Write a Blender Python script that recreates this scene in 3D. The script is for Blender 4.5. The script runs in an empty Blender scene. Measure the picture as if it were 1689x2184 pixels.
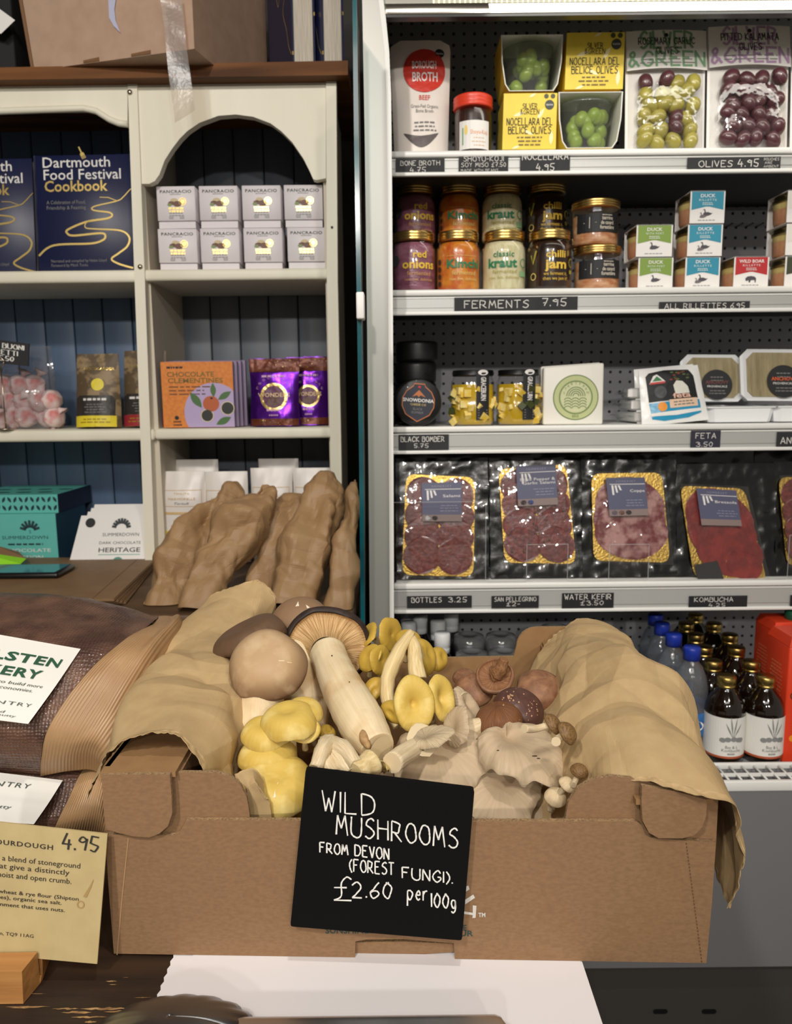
import bpy, bmesh, math, random
from mathutils import Vector, Matrix, noise
from math import sin, cos, pi, atan2, sqrt, radians as R

# ------------------------------------------------------------------ camera, world, lights, exposure
SC = bpy.context.scene
COL = SC.collection
W_, H_, F_ = 1689.0, 2184.0, 1650.0          # frame and focal length in pixels
CAM_Z, PITCH, ROLL = 1.30, R(8.6), R(-0.6)
cd = bpy.data.cameras.new('camera')
cam = bpy.data.objects.new('camera', cd); COL.objects.link(cam)
cd.sensor_fit = 'VERTICAL'; cd.sensor_height = 36.0; cd.lens = 36.0 * F_ / H_
cd.clip_start = 0.02; cd.clip_end = 60
CAM_M = Matrix.Translation((0, 0, CAM_Z)) @ Matrix.Rotation(pi/2 - PITCH, 4, 'X') @ Matrix.Rotation(ROLL, 4, 'Z')
cam.matrix_world = CAM_M
cd.dof.use_dof = True; cd.dof.focus_distance = 0.62; cd.dof.aperture_fstop = 13.0
SC.camera = cam
SC.cycles.transparent_max_bounces = 24

wd = bpy.data.worlds.new('room_air'); SC.world = wd; wd.use_nodes = True
bg = wd.node_tree.nodes['Background']; bg.inputs[0].default_value = (1.0, 0.90, 0.78, 1); bg.inputs[1].default_value = 0.24

def lamp(name, loc, target, power, size, col=(1.0, 0.88, 0.72), angle=80, blend=0.6):
    l = bpy.data.lights.new(name, 'SPOT'); l.energy = power; l.color = col
    l.shadow_soft_size = size; l.spot_size = R(angle); l.spot_blend = blend
    o = bpy.data.objects.new(name, l); COL.objects.link(o); o.location = loc
    o.rotation_euler = (Vector(target) - Vector(loc)).to_track_quat('-Z', 'Y').to_euler()
    return o
def panel(name, loc, target, power, sx, sy, col=(1.0, 0.9, 0.78)):
    l = bpy.data.lights.new(name, 'AREA'); l.energy = power; l.color = col
    l.shape = 'RECTANGLE'; l.size = sx; l.size_y = sy
    o = bpy.data.objects.new(name, l); COL.objects.link(o); o.location = loc
    o.rotation_euler = (Vector(target) - Vector(loc)).to_track_quat('-Z', 'Y').to_euler()
    return o
WARM = (1.0, 0.945, 0.87)
lamp('ceiling_spot', (-0.62, -0.95, 2.55), (0.05, 0.9, 0.95), 43, 0.04, WARM)
lamp('ceiling_spot', (0.12, 0.25, 2.62), (0.0, 0.72, 0.95), 27, 0.04, WARM, angle=60)
lamp('ceiling_spot', (0.75, -0.95, 2.5), (0.45, 1.3, 1.35), 23, 0.05, WARM)
lamp('ceiling_spot', (-0.55, -0.75, 2.5), (-0.5, 1.5, 1.5), 44, 0.05, WARM)
lamp('ceiling_spot', (0.85, -2.9, 2.45), (0.45, 1.3, 1.2), 104, 0.06, WARM, angle=55)
lamp('ceiling_spot', (-0.35, -2.9, 2.45), (-0.5, 1.5, 1.45), 92, 0.06, WARM, angle=50)
panel('ceiling_strip', (0.0, -1.5, 2.7), (0.0, 0.9, 1.0), 12, 1.6, 0.5, WARM)
panel('cabinet_canopy_light', (0.62, 1.22, 1.865), (0.62, 1.42, 1.4), 0.9, 0.95, 0.05, (1.0, 0.97, 0.86))
SC.view_settings.view_transform = 'Standard'; SC.view_settings.look = 'None'
SC.view_settings.exposure = 0.0; SC.view_settings.gamma = 1.0
try: SC.view_settings.use_curve_mapping = False
except Exception: pass

# ------------------------------------------------------------------ pixel -> world helpers
CAM_I = CAM_M.to_3x3()
def ray(px, py):
    return CAM_I @ Vector(((px - W_/2) / F_, -(py - H_/2) / F_, -1.0))
def P(px, py, Y=None, z=None, X=None):
    d = ray(px, py)
    if Y is not None: t = Y / d.y
    elif z is not None: t = (z - CAM_Z) / d.z
    else: t = X / d.x
    return Vector((d.x*t, d.y*t, CAM_Z + d.z*t))
def PX(n, Y, z):                                  # metres that n pixels span at that place
    return n * (Y*cos(PITCH) + (CAM_Z - z)*sin(PITCH)) / F_

# ------------------------------------------------------------------ materials
def lin(c):
    return tuple(((x/255)/12.92 if x/255 <= 0.04045 else ((x/255 + 0.055)/1.055)**2.4) for x in c)
MATS = {}
def M(name, col=None, rough=0.6, metal=0.0, var=None, vscale=40, bump=0.0, bscale=200, coat=0.0, vstretch=(1,1,1),
      emit=None, estr=0.0, trans=0.0, sss=0.0, coords='Object', spec=0.5, vlo=0.35, vhi=0.65, detail=4.0, bstretch=None):
    if name in MATS: return MATS[name]
    m = bpy.data.materials.new(name); m.use_nodes = True; MATS[name] = m
    nt = m.node_tree; b = nt.nodes['Principled BSDF']
    c = lin(col) + (1,)
    b.inputs['Base Color'].default_value = c
    b.inputs['Roughness'].default_value = rough; b.inputs['Metallic'].default_value = metal
    b.inputs['Specular IOR Level'].default_value = spec
    if coat: b.inputs['Coat Weight'].default_value = coat; b.inputs['Coat Roughness'].default_value = 0.06
    if trans: b.inputs['Transmission Weight'].default_value = trans
    if sss:
        b.inputs['Subsurface Weight'].default_value = sss; b.inputs['Subsurface Radius'].default_value = (0.006, 0.004, 0.002)
        b.inputs['Subsurface Scale'].default_value = 1.0
    if emit: b.inputs['Emission Color'].default_value = lin(emit) + (1,); b.inputs['Emission Strength'].default_value = estr
    if var or bump:
        tc = nt.nodes.new('ShaderNodeTexCoord')
        def mapped(st, sc):
            mp = nt.nodes.new('ShaderNodeMapping'); mp.inputs['Scale'].default_value = [s*sc for s in st]
            nt.links.new(tc.outputs[coords], mp.inputs[0])
            n = nt.nodes.new('ShaderNodeTexNoise'); n.inputs['Scale'].default_value = 1.0; n.inputs['Detail'].default_value = detail
            nt.links.new(mp.outputs[0], n.inputs['Vector']); return n
        if var:
            n = mapped(vstretch, vscale); r = nt.nodes.new('ShaderNodeValToRGB')
            r.color_ramp.elements[0].position = vlo; r.color_ramp.elements[1].position = vhi
            r.color_ramp.elements[0].color = c; r.color_ramp.elements[1].color = lin(var) + (1,)
            nt.links.new(n.outputs[0], r.inputs[0]); nt.links.new(r.outputs[0], b.inputs['Base Color'])
        if bump:
            n = mapped(bstretch or vstretch, bscale); bp = nt.nodes.new('ShaderNodeBump')
            bp.inputs['Strength'].default_value = bump; bp.inputs['Distance'].default_value = 0.002
            nt.links.new(n.outputs[0], bp.inputs['Height']); nt.links.new(bp.outputs[0], b.inputs['Normal'])
    return m
def clear(name, tint=(255,255,255), k=1.0, rough=0.05, bump=0.0, bscale=60, haze=0.0):
    """thin clear glass or film: see-through with a fresnel gloss (and a little milkiness)"""
    if name in MATS: return MATS[name]
    m = bpy.data.materials.new(name); m.use_nodes = True; MATS[name] = m; nt = m.node_tree
    nt.nodes.clear(); N = nt.nodes.new; L = nt.links.new
    out = N('ShaderNodeOutputMaterial'); mx = N('ShaderNodeMixShader'); tr = N('ShaderNodeBsdfTransparent'); gl = N('ShaderNodeBsdfGlossy')
    fr = N('ShaderNodeLayerWeight'); fr.inputs[0].default_value = 0.5
    pw = N('ShaderNodeMath'); pw.operation = 'POWER'; pw.inputs[1].default_value = 4.0
    mu = N('ShaderNodeMath'); mu.operation = 'MULTIPLY_ADD'; mu.inputs[1].default_value = 0.8; mu.inputs[2].default_value = 0.04 * k; mu.use_clamp = True
    tr.inputs[0].default_value = lin(tint) + (1,); gl.inputs['Roughness'].default_value = rough
    L(fr.outputs['Facing'], pw.inputs[0]); L(pw.outputs[0], mu.inputs[0]); L(mu.outputs[0], mx.inputs[0])
    base = tr
    if haze:
        df = N('ShaderNodeBsdfDiffuse'); df.inputs[0].default_value = (0.9, 0.9, 0.9, 1)
        m2 = N('ShaderNodeMixShader'); m2.inputs[0].default_value = haze; L(tr.outputs[0], m2.inputs[1]); L(df.outputs[0], m2.inputs[2]); base = m2
    L(base.outputs[0], mx.inputs[1]); L(gl.outputs[0], mx.inputs[2]); L(mx.outputs[0], out.inputs[0])
    if bump:
        tc = N('ShaderNodeTexCoord'); n = N('ShaderNodeTexNoise'); n.inputs['Scale'].default_value = bscale
        bp = N('ShaderNodeBump'); bp.inputs['Strength'].default_value = bump; bp.inputs['Distance'].default_value = 0.004
        L(tc.outputs['Object'], n.inputs['Vector']); L(n.outputs[0], bp.inputs['Height'])
        for q in (gl, fr): L(bp.outputs[0], q.inputs['Normal'])
    return m
def uvmat(name, c1, c2, n_u=90, n_v=3, bump=0.35, rough=0.6, sss=0.15, rim=None, rimpos=0.9, ctr=None, lo=0.35, hi=0.65, coat=0.0, blotch=None, bsc=60, fade=0.0):
    """skin of a mushroom: streaks that run from the stem outwards (uv: u round, v outwards), optionally another colour towards the rim or centre"""
    if name in MATS: return MATS[name]
    m = bpy.data.materials.new(name); m.use_nodes = True; MATS[name] = m; nt = m.node_tree; N = nt.nodes.new; L = nt.links.new
    b = nt.nodes['Principled BSDF']; b.inputs['Roughness'].default_value = rough; b.inputs['Specular IOR Level'].default_value = 0.35
    if coat: b.inputs['Coat Weight'].default_value = coat; b.inputs['Coat Roughness'].default_value = 0.25
    if sss: b.inputs['Subsurface Weight'].default_value = sss; b.inputs['Subsurface Radius'].default_value = (0.005, 0.003, 0.0015); b.inputs['Subsurface Scale'].default_value = 1.0
    uv = N('ShaderNodeUVMap'); mp = N('ShaderNodeMapping'); mp.inputs['Scale'].default_value = (n_u, n_v, 1); L(uv.outputs[0], mp.inputs[0])
    n = N('ShaderNodeTexNoise'); n.inputs['Scale'].default_value = 1.0; n.inputs['Detail'].default_value = 3; L(mp.outputs[0], n.inputs['Vector'])
    sp = N('ShaderNodeSeparateXYZ'); L(uv.outputs[0], sp.inputs[0]); hgt = n.outputs[0]
    if fade:                                         # streaks only near the rim
        a = N('ShaderNodeMath'); a.operation = 'SUBTRACT'; a.inputs[1].default_value = 0.5; L(n.outputs[0], a.inputs[0])
        e = N('ShaderNodeMath'); e.operation = 'POWER'; e.inputs[1].default_value = fade; L(sp.outputs[1], e.inputs[0])
        f = N('ShaderNodeMath'); f.operation = 'MULTIPLY_ADD'; f.inputs[2].default_value = 0.5; L(a.outputs[0], f.inputs[0]); L(e.outputs[0], f.inputs[1]); hgt = f.outputs[0]
    r = N('ShaderNodeValToRGB'); r.color_ramp.elements[0].position = lo; r.color_ramp.elements[1].position = hi
    r.color_ramp.elements[0].color = lin(c1) + (1,); r.color_ramp.elements[1].color = lin(c2) + (1,); L(hgt, r.inputs[0])
    col = r.outputs[0]
    def over(colr, a, bb):
        nonlocal col
        mr = N('ShaderNodeMapRange'); mr.inputs[1].default_value = a; mr.inputs[2].default_value = bb; L(sp.outputs[1], mr.inputs[0])
        mx = N('ShaderNodeMix'); mx.data_type = 'RGBA'; L(mr.outputs[0], mx.inputs[0]); L(col, mx.inputs[6]); mx.inputs[7].default_value = lin(colr) + (1,); col = mx.outputs[2]
    if rim: over(rim, rimpos - 0.25, rimpos + 0.05)
    if ctr: over(ctr, 0.45, 0.0)
    if blotch:
        tc = N('ShaderNodeTexCoord'); n2 = N('ShaderNodeTexNoise'); n2.inputs['Scale'].default_value = bsc; n2.inputs['Detail'].default_value = 5; L(tc.outputs['Object'], n2.inputs['Vector'])
        mr = N('ShaderNodeMapRange'); mr.inputs[1].default_value = 0.48; mr.inputs[2].default_value = 0.68; L(n2.outputs[0], mr.inputs[0])
        mx = N('ShaderNodeMix'); mx.data_type = 'RGBA'; L(mr.outputs[0], mx.inputs[0]); L(col, mx.inputs[6]); mx.inputs[7].default_value = lin(blotch) + (1,); col = mx.outputs[2]
    L(col, b.inputs['Base Color'])
    bp = N('ShaderNodeBump'); bp.inputs['Strength'].default_value = bump; bp.inputs['Distance'].default_value = 0.0015
    L(hgt, bp.inputs['Height']); L(bp.outputs[0], b.inputs['Normal'])
    return m

def crinkle(m, scale, strength, dist=0.002):
    """fine sharp wrinkles on paper"""
    nt = m.node_tree; N = nt.nodes.new; L = nt.links.new; b = nt.nodes['Principled BSDF']; tc = N('ShaderNodeTexCoord')
    n = N('ShaderNodeTexNoise'); n.noise_type = 'RIDGED_MULTIFRACTAL'; n.inputs['Scale'].default_value = scale; n.inputs['Detail'].default_value = 1.0; n.inputs['Offset'].default_value = 1.0; n.inputs['Gain'].default_value = 2.0
    L(tc.outputs['Object'], n.inputs['Vector']); bp = N('ShaderNodeBump'); bp.inputs['Strength'].default_value = strength; bp.inputs['Distance'].default_value = dist; bp.invert = True
    L(n.outputs[0], bp.inputs['Height'])
    old = b.inputs['Normal'].links
    if old: L(old[0].from_socket, bp.inputs['Normal'])
    L(bp.outputs[0], b.inputs['Normal']); return m

# ------------------------------------------------------------------ mesh builder
def crspline(pts, n):
    """Catmull-Rom through points (tuples of any length), n samples per span"""
    out = []; k = len(pts)
    for i in range(k - 1):
        p0, p1, p2, p3 = pts[max(i-1, 0)], pts[i], pts[i+1], pts[min(i+2, k-1)]
        for s in range(n):
            t = s / n
            out.append(tuple(0.5*((2*b) + (-a+c)*t + (2*a-5*b+4*c-d)*t*t + (-a+3*b-3*c+d)*t**3) for a, b, c, d in zip(p0, p1, p2, p3)))
    out.append(tuple(pts[-1])); return out
TXT = {}
def text_mesh(s, bold=0.0, shear=0.0, space=1.0):
    key = (s, bold, shear, space)
    if key not in TXT:
        c = bpy.data.curves.new('t', 'FONT'); c.body = s; c.size = 1.0; c.offset = bold; c.shear = shear; c.space_character = space
        c.resolution_u = 2; c.fill_mode = 'FRONT'
        o = bpy.data.objects.new('t', c); COL.objects.link(o)
        dg = bpy.context.evaluated_depsgraph_get(); me = o.evaluated_get(dg).to_mesh()
        vs = [v.co.copy() for v in me.vertices]; fs = [tuple(p.vertices) for p in me.polygons]
        o.evaluated_get(dg).to_mesh_clear(); bpy.data.objects.remove(o); bpy.data.curves.remove(c)
        x0 = min((v.x for v in vs), default=0); x1 = max((v.x for v in vs), default=1)
        TXT[key] = (vs, fs, x0, x1)
    return TXT[key]
HAND = dict(A='00 49 80|23 63', B='00 09|~09 68 66 05|~05 75 72 60 00', C='~87 69 38 04 21 50 82', D='00 09|~09 68 85 61 00', E='79 09 00 70|05 55', F='79 09 00|05 55',
  G='~87 69 38 04 21 50 82 84|84 54', H='00 09|80 89|05 85', I='00 09', J='~69 62 40 11', K='00 09|79 04 80', L='09 00 70', M='00 19 43 79 90', N='00 09 70 79',
  O='~59 28 04 21 50 82 85 78 49', P='00 09|~09 68 66 54 04', Q='~59 28 04 21 50 82 85 78 49|52 80', R='00 09|~09 68 66 54 04|24 80', S='~78 59 28 16 45 73 61 30 01', T='40 49|09 89',
  U='~09 02 30 60 82 89', V='09 40 79', W='09 20 46 60 89', X='00 79|09 70', Y='09 45 79|45 40', Z='09 79 00 70')
HAND.update({'0': '~49 17 03 30 52 66 48 29', '1': '00 09', '2': '~07 39 67 54 00|00 70', '3': '~08 39 67 35|~35 73 50 01', '4': '39 03 73|50 56', '5': '69 19 05|~05 54 63 40 01',
  '6': '~69 25 03 20 62 54 24 03', '7': '09 69 20|14 54', '8': '~58 29 17 45 62 30 02 24 67 58', '9': '~66 38 06 35 66|67 50', '.': '00 01', '-': '04 44', '(': '~39 06 03 3a', ')': '~09 36 33 0a',
  '£': '~78 59 37 32 00|00 70|05 55', 'p': '05 0c|~05 35 53 20 02', 'e': '~03 43 35 14 02 20 41', 'r': '00 05|~03 25 45', 'g': '~45 15 03 20 42 45 4a 2c 0b', '&': '~70 17 39 47 02 20 63', "'": '09 07', ',': '01 0a', '/': '00 69', '!': '09 03|00 01'})
def hand_strokes(s):
    x = 0.0; out = []
    for ch in s:
        if ch == ' ': x += 0.55; continue
        g = HAND.get(ch)
        if not g: x += 0.5; continue
        wmax = 0
        for st in g.split('|'):
            sm = st.startswith('~'); toks = st.strip('~').split(); pts = []
            for t in toks:
                yy = int(t[1]) if t[1].isdigit() else -(ord(t[1]) - 96)
                pts.append((int(t[0]) / 9 * 0.8, yy / 9)); wmax = max(wmax, int(t[0]) / 9 * 0.8)
            if sm and len(pts) > 2: pts = crspline(pts, 4)
            if sm: out.append([(x + a, b) for a, b in pts])
            else: out += [[(x + pts[i][0], pts[i][1]), (x + pts[i+1][0], pts[i+1][1])] for i in range(len(pts)-1)]      # straight strokes keep sharp corners
        x += wmax + 0.27
    return out, x - 0.27

def world_of(o):
    m = o.matrix_basis.copy()
    while o.parent: o = o.parent; m = o.matrix_basis @ m
    return m
class MB:
    def __init__(s): s.v = []; s.f = []; s.m = []; s.s = []; s.uv = []; s.mats = []
    def mi(s, mat):
        if mat not in s.mats: s.mats.append(mat)
        return s.mats.index(mat)
    def add(s, vs, fs, mat, smooth=False, uvs=None):
        o = len(s.v); s.v += [tuple(v) for v in vs]; i = s.mi(mat)
        for k, f in enumerate(fs):
            s.f.append(tuple(o + a for a in f)); s.m.append(i); s.s.append(smooth)
            s.uv.append([uvs[a] for a in f] if uvs else None)
        return s
    def box(s, x0, x1, y0, y1, z0, z1, mat, bev=0.0, seg=2):
        bm = bmesh.new(); bmesh.ops.create_cube(bm, size=1)
        for v in bm.verts: v.co = Vector(((x0+x1)/2 + v.co.x*(x1-x0), (y0+y1)/2 + v.co.y*(y1-y0), (z0+z1)/2 + v.co.z*(z1-z0)))
        if bev: bmesh.ops.bevel(bm, geom=bm.edges[:], offset=bev, segments=seg, profile=0.5, affect='EDGES')
        bm.verts.index_update(); s.add([v.co for v in bm.verts], [[v.index for v in f.verts] for f in bm.faces], mat, bool(bev)); bm.free(); return s
    def hexa(s, front, back, mat):
        """solid between two loops of the same length"""
        n = len(front); vs = list(front) + list(back)
        fs = [tuple(range(n)), tuple(range(2*n-1, n-1, -1))] + [(i, i+n, (i+1) % n + n, (i+1) % n) for i in range(n)]
        return s.add(vs, fs, mat)
    def prism(s, pts, d, mat):
        """outline (points in space) pushed along vector d"""
        d = Vector(d); return s.hexa([Vector(p) for p in pts], [Vector(p) + d for p in pts], mat)
    def lathe(s, prof, mat, n=32, c=(0,0,0), smooth=True, ax=None, rad=None, hfun=None, caps=True):
        """prof: (r, z) list; ax: 3x3 matrix; rad(theta, t): radius factor; hfun(theta, t, r): height offset"""
        vs = []; uvs = []; k = len(prof)
        for j, (r, z) in enumerate(prof):
            t = j / (k - 1)
            for i in range(n):
                a = 2*pi*i/n; rr = r * (rad(a, t) if rad else 1); zz = z + (hfun(a, t, r) if hfun else 0)
                p = Vector((rr*sin(a), -rr*cos(a), zz)); vs.append(p); uvs.append((i/n, t))
        if ax: vs = [ax @ p for p in vs]
        vs = [p + Vector(c) for p in vs]
        o = len(s.v); s.v += [tuple(p) for p in vs]; mi = s.mi(mat)
        for j in range(k - 1):
            for i in range(n):
                q = [j*n+i, j*n+(i+1) % n, (j+1)*n+(i+1) % n, (j+1)*n+i]
                s.f.append(tuple(o+a for a in q)); s.m.append(mi); s.s.append(smooth)
                u1 = (i+1)/n; s.uv.append([uvs[q[0]], (u1, uvs[q[1]][1]), (u1, uvs[q[2]][1]), uvs[q[3]]])
        for j, rev in ((0, True), (k-1, False)):
            if caps and prof[j][0] > 1e-5:
                q = [o + j*n + i for i in range(n)]; s.f.append(tuple(q[::-1] if rev else q)); s.m.append(mi); s.s.append(False); s.uv.append([(0.5, j/(k-1))]*n)
        return s
    def tube(s, path, radii, mat, n=10, smooth=True, caps=True, flat=1.0, rough=0.0, seed=0):
        """path: points; radii: one or list; flat: squash of the section"""
        path = [Vector(p) for p in path]; k = len(path)
        if not isinstance(radii, (list, tuple)): radii = [radii]*k
        up = Vector((0.13, 0.27, 0.95)); vs = []; uvs = []
        for j in range(k):
            t = (path[min(j+1, k-1)] - path[max(j-1, 0)]).normalized()
            a = t.cross(up)
            if a.length < 0.05: a = t.cross(Vector((1, 0, 0)))
            a.normalize(); b = a.cross(t)
            up = b
            for i in range(n):
                th = 2*pi*i/n; r = radii[j] * (1 + (rough * noise.noise(Vector((cos(th)*1.5, sin(th)*1.5, j*0.35 + seed))) if rough else 0))
                vs.append(path[j] + a*cos(th)*r + b*sin(th)*r*flat); uvs.append((i/n, j/(k-1)))
        o = len(s.v); s.v += [tuple(p) for p in vs]; mi = s.mi(mat)
        for j in range(k-1):
            for i in range(n):
                q = [j*n+i, j*n+(i+1) % n, (j+1)*n+(i+1) % n, (j+1)*n+i]
                s.f.append(tuple(o+a for a in q)); s.m.append(mi); s.s.append(smooth)
                s.uv.append([uvs[q[0]], ((i+1)/n, uvs[q[1]][1]), ((i+1)/n, uvs[q[2]][1]), uvs[q[3]]])
        if caps:
            for j, rev in ((0, True), (k-1, False)):
                q = [o + j*n + i for i in range(n)]; s.f.append(tuple(q if not rev else q[::-1])); s.m.append(mi); s.s.append(False); s.uv.append([(0.5, j/(k-1))]*n)
        return s
    def grid(s, fn, nu, nv, mat, smooth=True, closed_u=False):
        vs = [fn(i/nu, j/nv) for j in range(nv+1) for i in range(nu+1)]
        uvs = [(i/nu, j/nv) for j in range(nv+1) for i in range(nu+1)]
        fs = [(j*(nu+1)+i, j*(nu+1)+i+1, (j+1)*(nu+1)+i+1, (j+1)*(nu+1)+i) for j in range(nv) for i in range(nu)]
        return s.add(vs, fs, mat, smooth, uvs)
    def poly(s, pts, mat, mapf=None):
        if mapf is not None and getattr(mapf, 'curved', 0):       # on a curved skin: cut the outline finely first
            bm = bmesh.new(); vs = [bm.verts.new((p[0], p[1], 0)) for p in pts]; bm.faces.new(vs); bmesh.ops.triangulate(bm, faces=bm.faces[:])
            for _ in range(5):
                es = [e for e in bm.edges if e.calc_length() > mapf.curved]
                if not es: break
                bmesh.ops.subdivide_edges(bm, edges=es, cuts=1); bmesh.ops.triangulate(bm, faces=[f for f in bm.faces if len(f.verts) > 3])
            bm.verts.index_update(); s.add([mapf(v.co.x, v.co.y) for v in bm.verts], [[v.index for v in f.verts] for f in bm.faces], mat); bm.free(); return s
        pts = [mapf(*p) for p in pts] if mapf else pts
        return s.add(pts, [tuple(range(len(pts)))], mat)
    def ell(s, u, v, ru, rv, mat, mapf, n=24):
        return s.poly([(u + ru*cos(2*pi*i/n), v + rv*sin(2*pi*i/n)) for i in range(n)], mat, mapf)
    def rect(s, u0, v0, u1, v1, mat, mapf, n=1):
        for i in range(n):
            a = u0 + (u1-u0)*i/n; b = u0 + (u1-u0)*(i+1)/n
            s.poly([(a, v0), (b, v0), (b, v1), (a, v1)], mat, mapf)
        return s
    def ring(s, u, v, ru, rv, w, mat, mapf, n=28):
        for i in range(n):
            a, b = 2*pi*i/n, 2*pi*(i+1)/n
            s.poly([(u+ru*cos(a), v+rv*sin(a)), (u+ru*cos(b), v+rv*sin(b)), (u+(ru-w)*cos(b), v+(rv-w)*sin(b)), (u+(ru-w)*cos(a), v+(rv-w)*sin(a))], mat, mapf)
        return s
    def ribbon(s, pts, w, mat, mapf, taper=False):
        """flat stroke of width w along 2-D points"""
        n = len(pts); L_, R_ = [], []
        for i in range(n):
            a, b = pts[max(i-1, 0)], pts[min(i+1, n-1)]; dx, dy = b[0]-a[0], b[1]-a[1]; d = sqrt(dx*dx+dy*dy) or 1
            ww = (w[i] if isinstance(w, (list, tuple)) else w) / 2
            L_.append((pts[i][0]-dy/d*ww, pts[i][1]+dx/d*ww)); R_.append((pts[i][0]+dy/d*ww, pts[i][1]-dx/d*ww))
        vs = [mapf(*p) for p in L_] + [mapf(*p) for p in R_]
        return s.add(vs, [(i, i+n, i+1+n, i+1) for i in range(n-1)], mat)
    def text(s, t, u, v, size, mat, mapf, align='C', width=None, bold=0.0, shear=0.0, space=1.0, vert=False):
        """size: letter size in map units; width: squeeze or stretch to this width; u, v: baseline anchor"""
        vs, fs, x0, x1 = text_mesh(t, bold, shear, space); sx = size
        if width: sx = width / max(x1 - x0, 1e-6)
        off = {'L': -x0, 'C': -(x0+x1)/2, 'R': -x1}[align]
        q = [(((p.x + off)*sx), p.y*size) for p in vs]
        q = [mapf(u + b, v - a) if vert else mapf(u + a, v + b) for a, b in q]
        return s.add(q, fs, mat)
    def hand(s, t, u, v, size, mat, mapf, align='L', w=0.09, width=None, slope=0.0, jit=0.02, seed=1):
        st, tw = hand_strokes(t); rng = random.Random(seed); sx = (width / tw) if width else size
        off = {'L': 0, 'C': -tw*sx/2, 'R': -tw*sx}[align]
        for k, line in enumerate(st):
            jx, jy = (lambda a, b: jit*sin(a*9.1+b*5.3+seed)), (lambda a, b: jit*cos(a*7.3+b*8.9+seed))
            pts = [(u + off + (a + jx(a, b))*sx, v + (b + jy(a, b) + slope*a)*size) for a, b in line]
            # each hand stroke: ribbon with its own ends
            (a0, b0), (a1, b1) = pts[0], pts[1]; d = sqrt((a1-a0)**2+(b1-b0)**2) or 1; pts[0] = (a0-(a1-a0)/d*w*size*0.4, b0-(b1-b0)/d*w*size*0.4)
            s.ribbon(pts, w*size, mat, (lambda a, b, k=k: mapf(a, b, k)) if getattr(mapf, 'layered', False) else mapf)
        return s
    def build(s, name, parent=None, loc=None, local=True, mods=None):
        """loc: origin; local=False says the points are in world space and are brought to the origin (or the parent's place)"""
        me = bpy.data.meshes.new(name); vs = s.v
        if not local:
            o3 = world_of(parent).inverted() if parent else Matrix.Translation(-Vector(loc or (0,0,0)))
            vs = [tuple(o3 @ Vector(v)) for v in vs]
        me.from_pydata(vs, [], s.f); me.update()
        for m in s.mats: me.materials.append(m)
        me.polygons.foreach_set('material_index', s.m); me.polygons.foreach_set('use_smooth', s.s)
        if any(s.uv):
            l = me.uv_layers.new(name='UVMap'); flat = []
            for f, u in zip(s.f, s.uv):
                for k in range(len(f)): flat += list(u[k]) if u else [0.0, 0.0]
            l.data.foreach_set('uv', flat)
        o = bpy.data.objects.new(name, me); COL.objects.link(o)
        if parent: o.parent = parent
        elif loc is not None: o.location = loc
        for m in (mods or []):
            md = o.modifiers.new(m[0], m[0])
            for k, val in m[1].items(): setattr(md, k, val)
        return o
SOLID = lambda t, off=-1: ('SOLIDIFY', dict(thickness=t, offset=off))
def tag(o, label, cat, group=None):
    o['label'] = label; o['category'] = cat
    if group: o['group'] = group
    return o
def struct(o): o['kind'] = 'structure'; return o
def thing(name, label, cat, loc=(0,0,0), rot=(0,0,0), group=None):
    o = bpy.data.objects.new(name, None); COL.objects.link(o); o.empty_display_size = 0.02
    m = Matrix.Translation(Vector(loc)) @ Matrix.Rotation(rot[2], 4, 'Z') @ Matrix.Rotation(rot[0], 4, 'X') @ Matrix.Rotation(rot[1], 4, 'Y')
    o.matrix_basis = m
    return tag(o, label, cat, group)
def dup(root, label, loc, rot=(0,0,0), group=None, scale=None):
    r = root.copy(); COL.objects.link(r)
    r.matrix_basis = Matrix.Translation(Vector(loc)) @ Matrix.Rotation(rot[2], 4, 'Z') @ Matrix.Rotation(rot[0], 4, 'X') @ Matrix.Rotation(rot[1], 4, 'Y')
    r['label'] = label
    if group: r['group'] = group
    for ch in list(root.children):
        c = ch.copy(); COL.objects.link(c); c.parent = r
        for g in list(ch.children):
            d = g.copy(); COL.objects.link(d); d.parent = c
    return r
def flat(y, du=0.0, dv=0.0, eps=0.0004):
    """front face of a thing: u across, v up, standing proud of the plane y"""
    return lambda u, v, k=0: Vector((u + du, y - eps, v + dv))
def onback(y, eps=0.0004): return lambda u, v, k=0: Vector((-u, y + eps, v))
def ontop(z, eps=0.0004): return lambda u, v, k=0: Vector((u, v, z + eps))
def onside(x, eps=0.0004): return lambda u, v, k=0: Vector((x + eps, u, v))
def cyl(r, eps=0.0005): return lambda u, v, k=0: Vector(((r+eps)*sin(u/r), -(r+eps)*cos(u/r), v))
def quad(a, b, c, d, eps=0.0006):
    """(0,0)=a (1,0)=b (1,1)=c (0,1)=d"""
    a, b, c, d = map(Vector, (a, b, c, d)); n = (b - a).cross(d - a).normalized() * eps
    return lambda u, v, k=0: a*(1-u)*(1-v) + b*u*(1-v) + c*u*v + d*(1-u)*v + n
def curved(f, d=0.006): f.curved = d; return f
def lift(mapf, n, e): n = Vector(n)*e; return lambda u, v, k=0: mapf(u, v) + n
def fbm(p, s, oc=3):
    a, t, q = 1.0, 0.0, Vector(p)*s
    for _ in range(oc): t += a*noise.noise(q); q = q*2.1 + Vector((3.1, 1.7, 5.3)); a *= 0.5
    return t
def crease(p, s):
    """sharp folds: 0 at a fold line"""
    return sum(abs(noise.noise(Vector(p)*s*k + Vector((k*7, 3, 1)))) / k for k in (1.0, 2.0, 4.0))
_FD = {}
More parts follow.
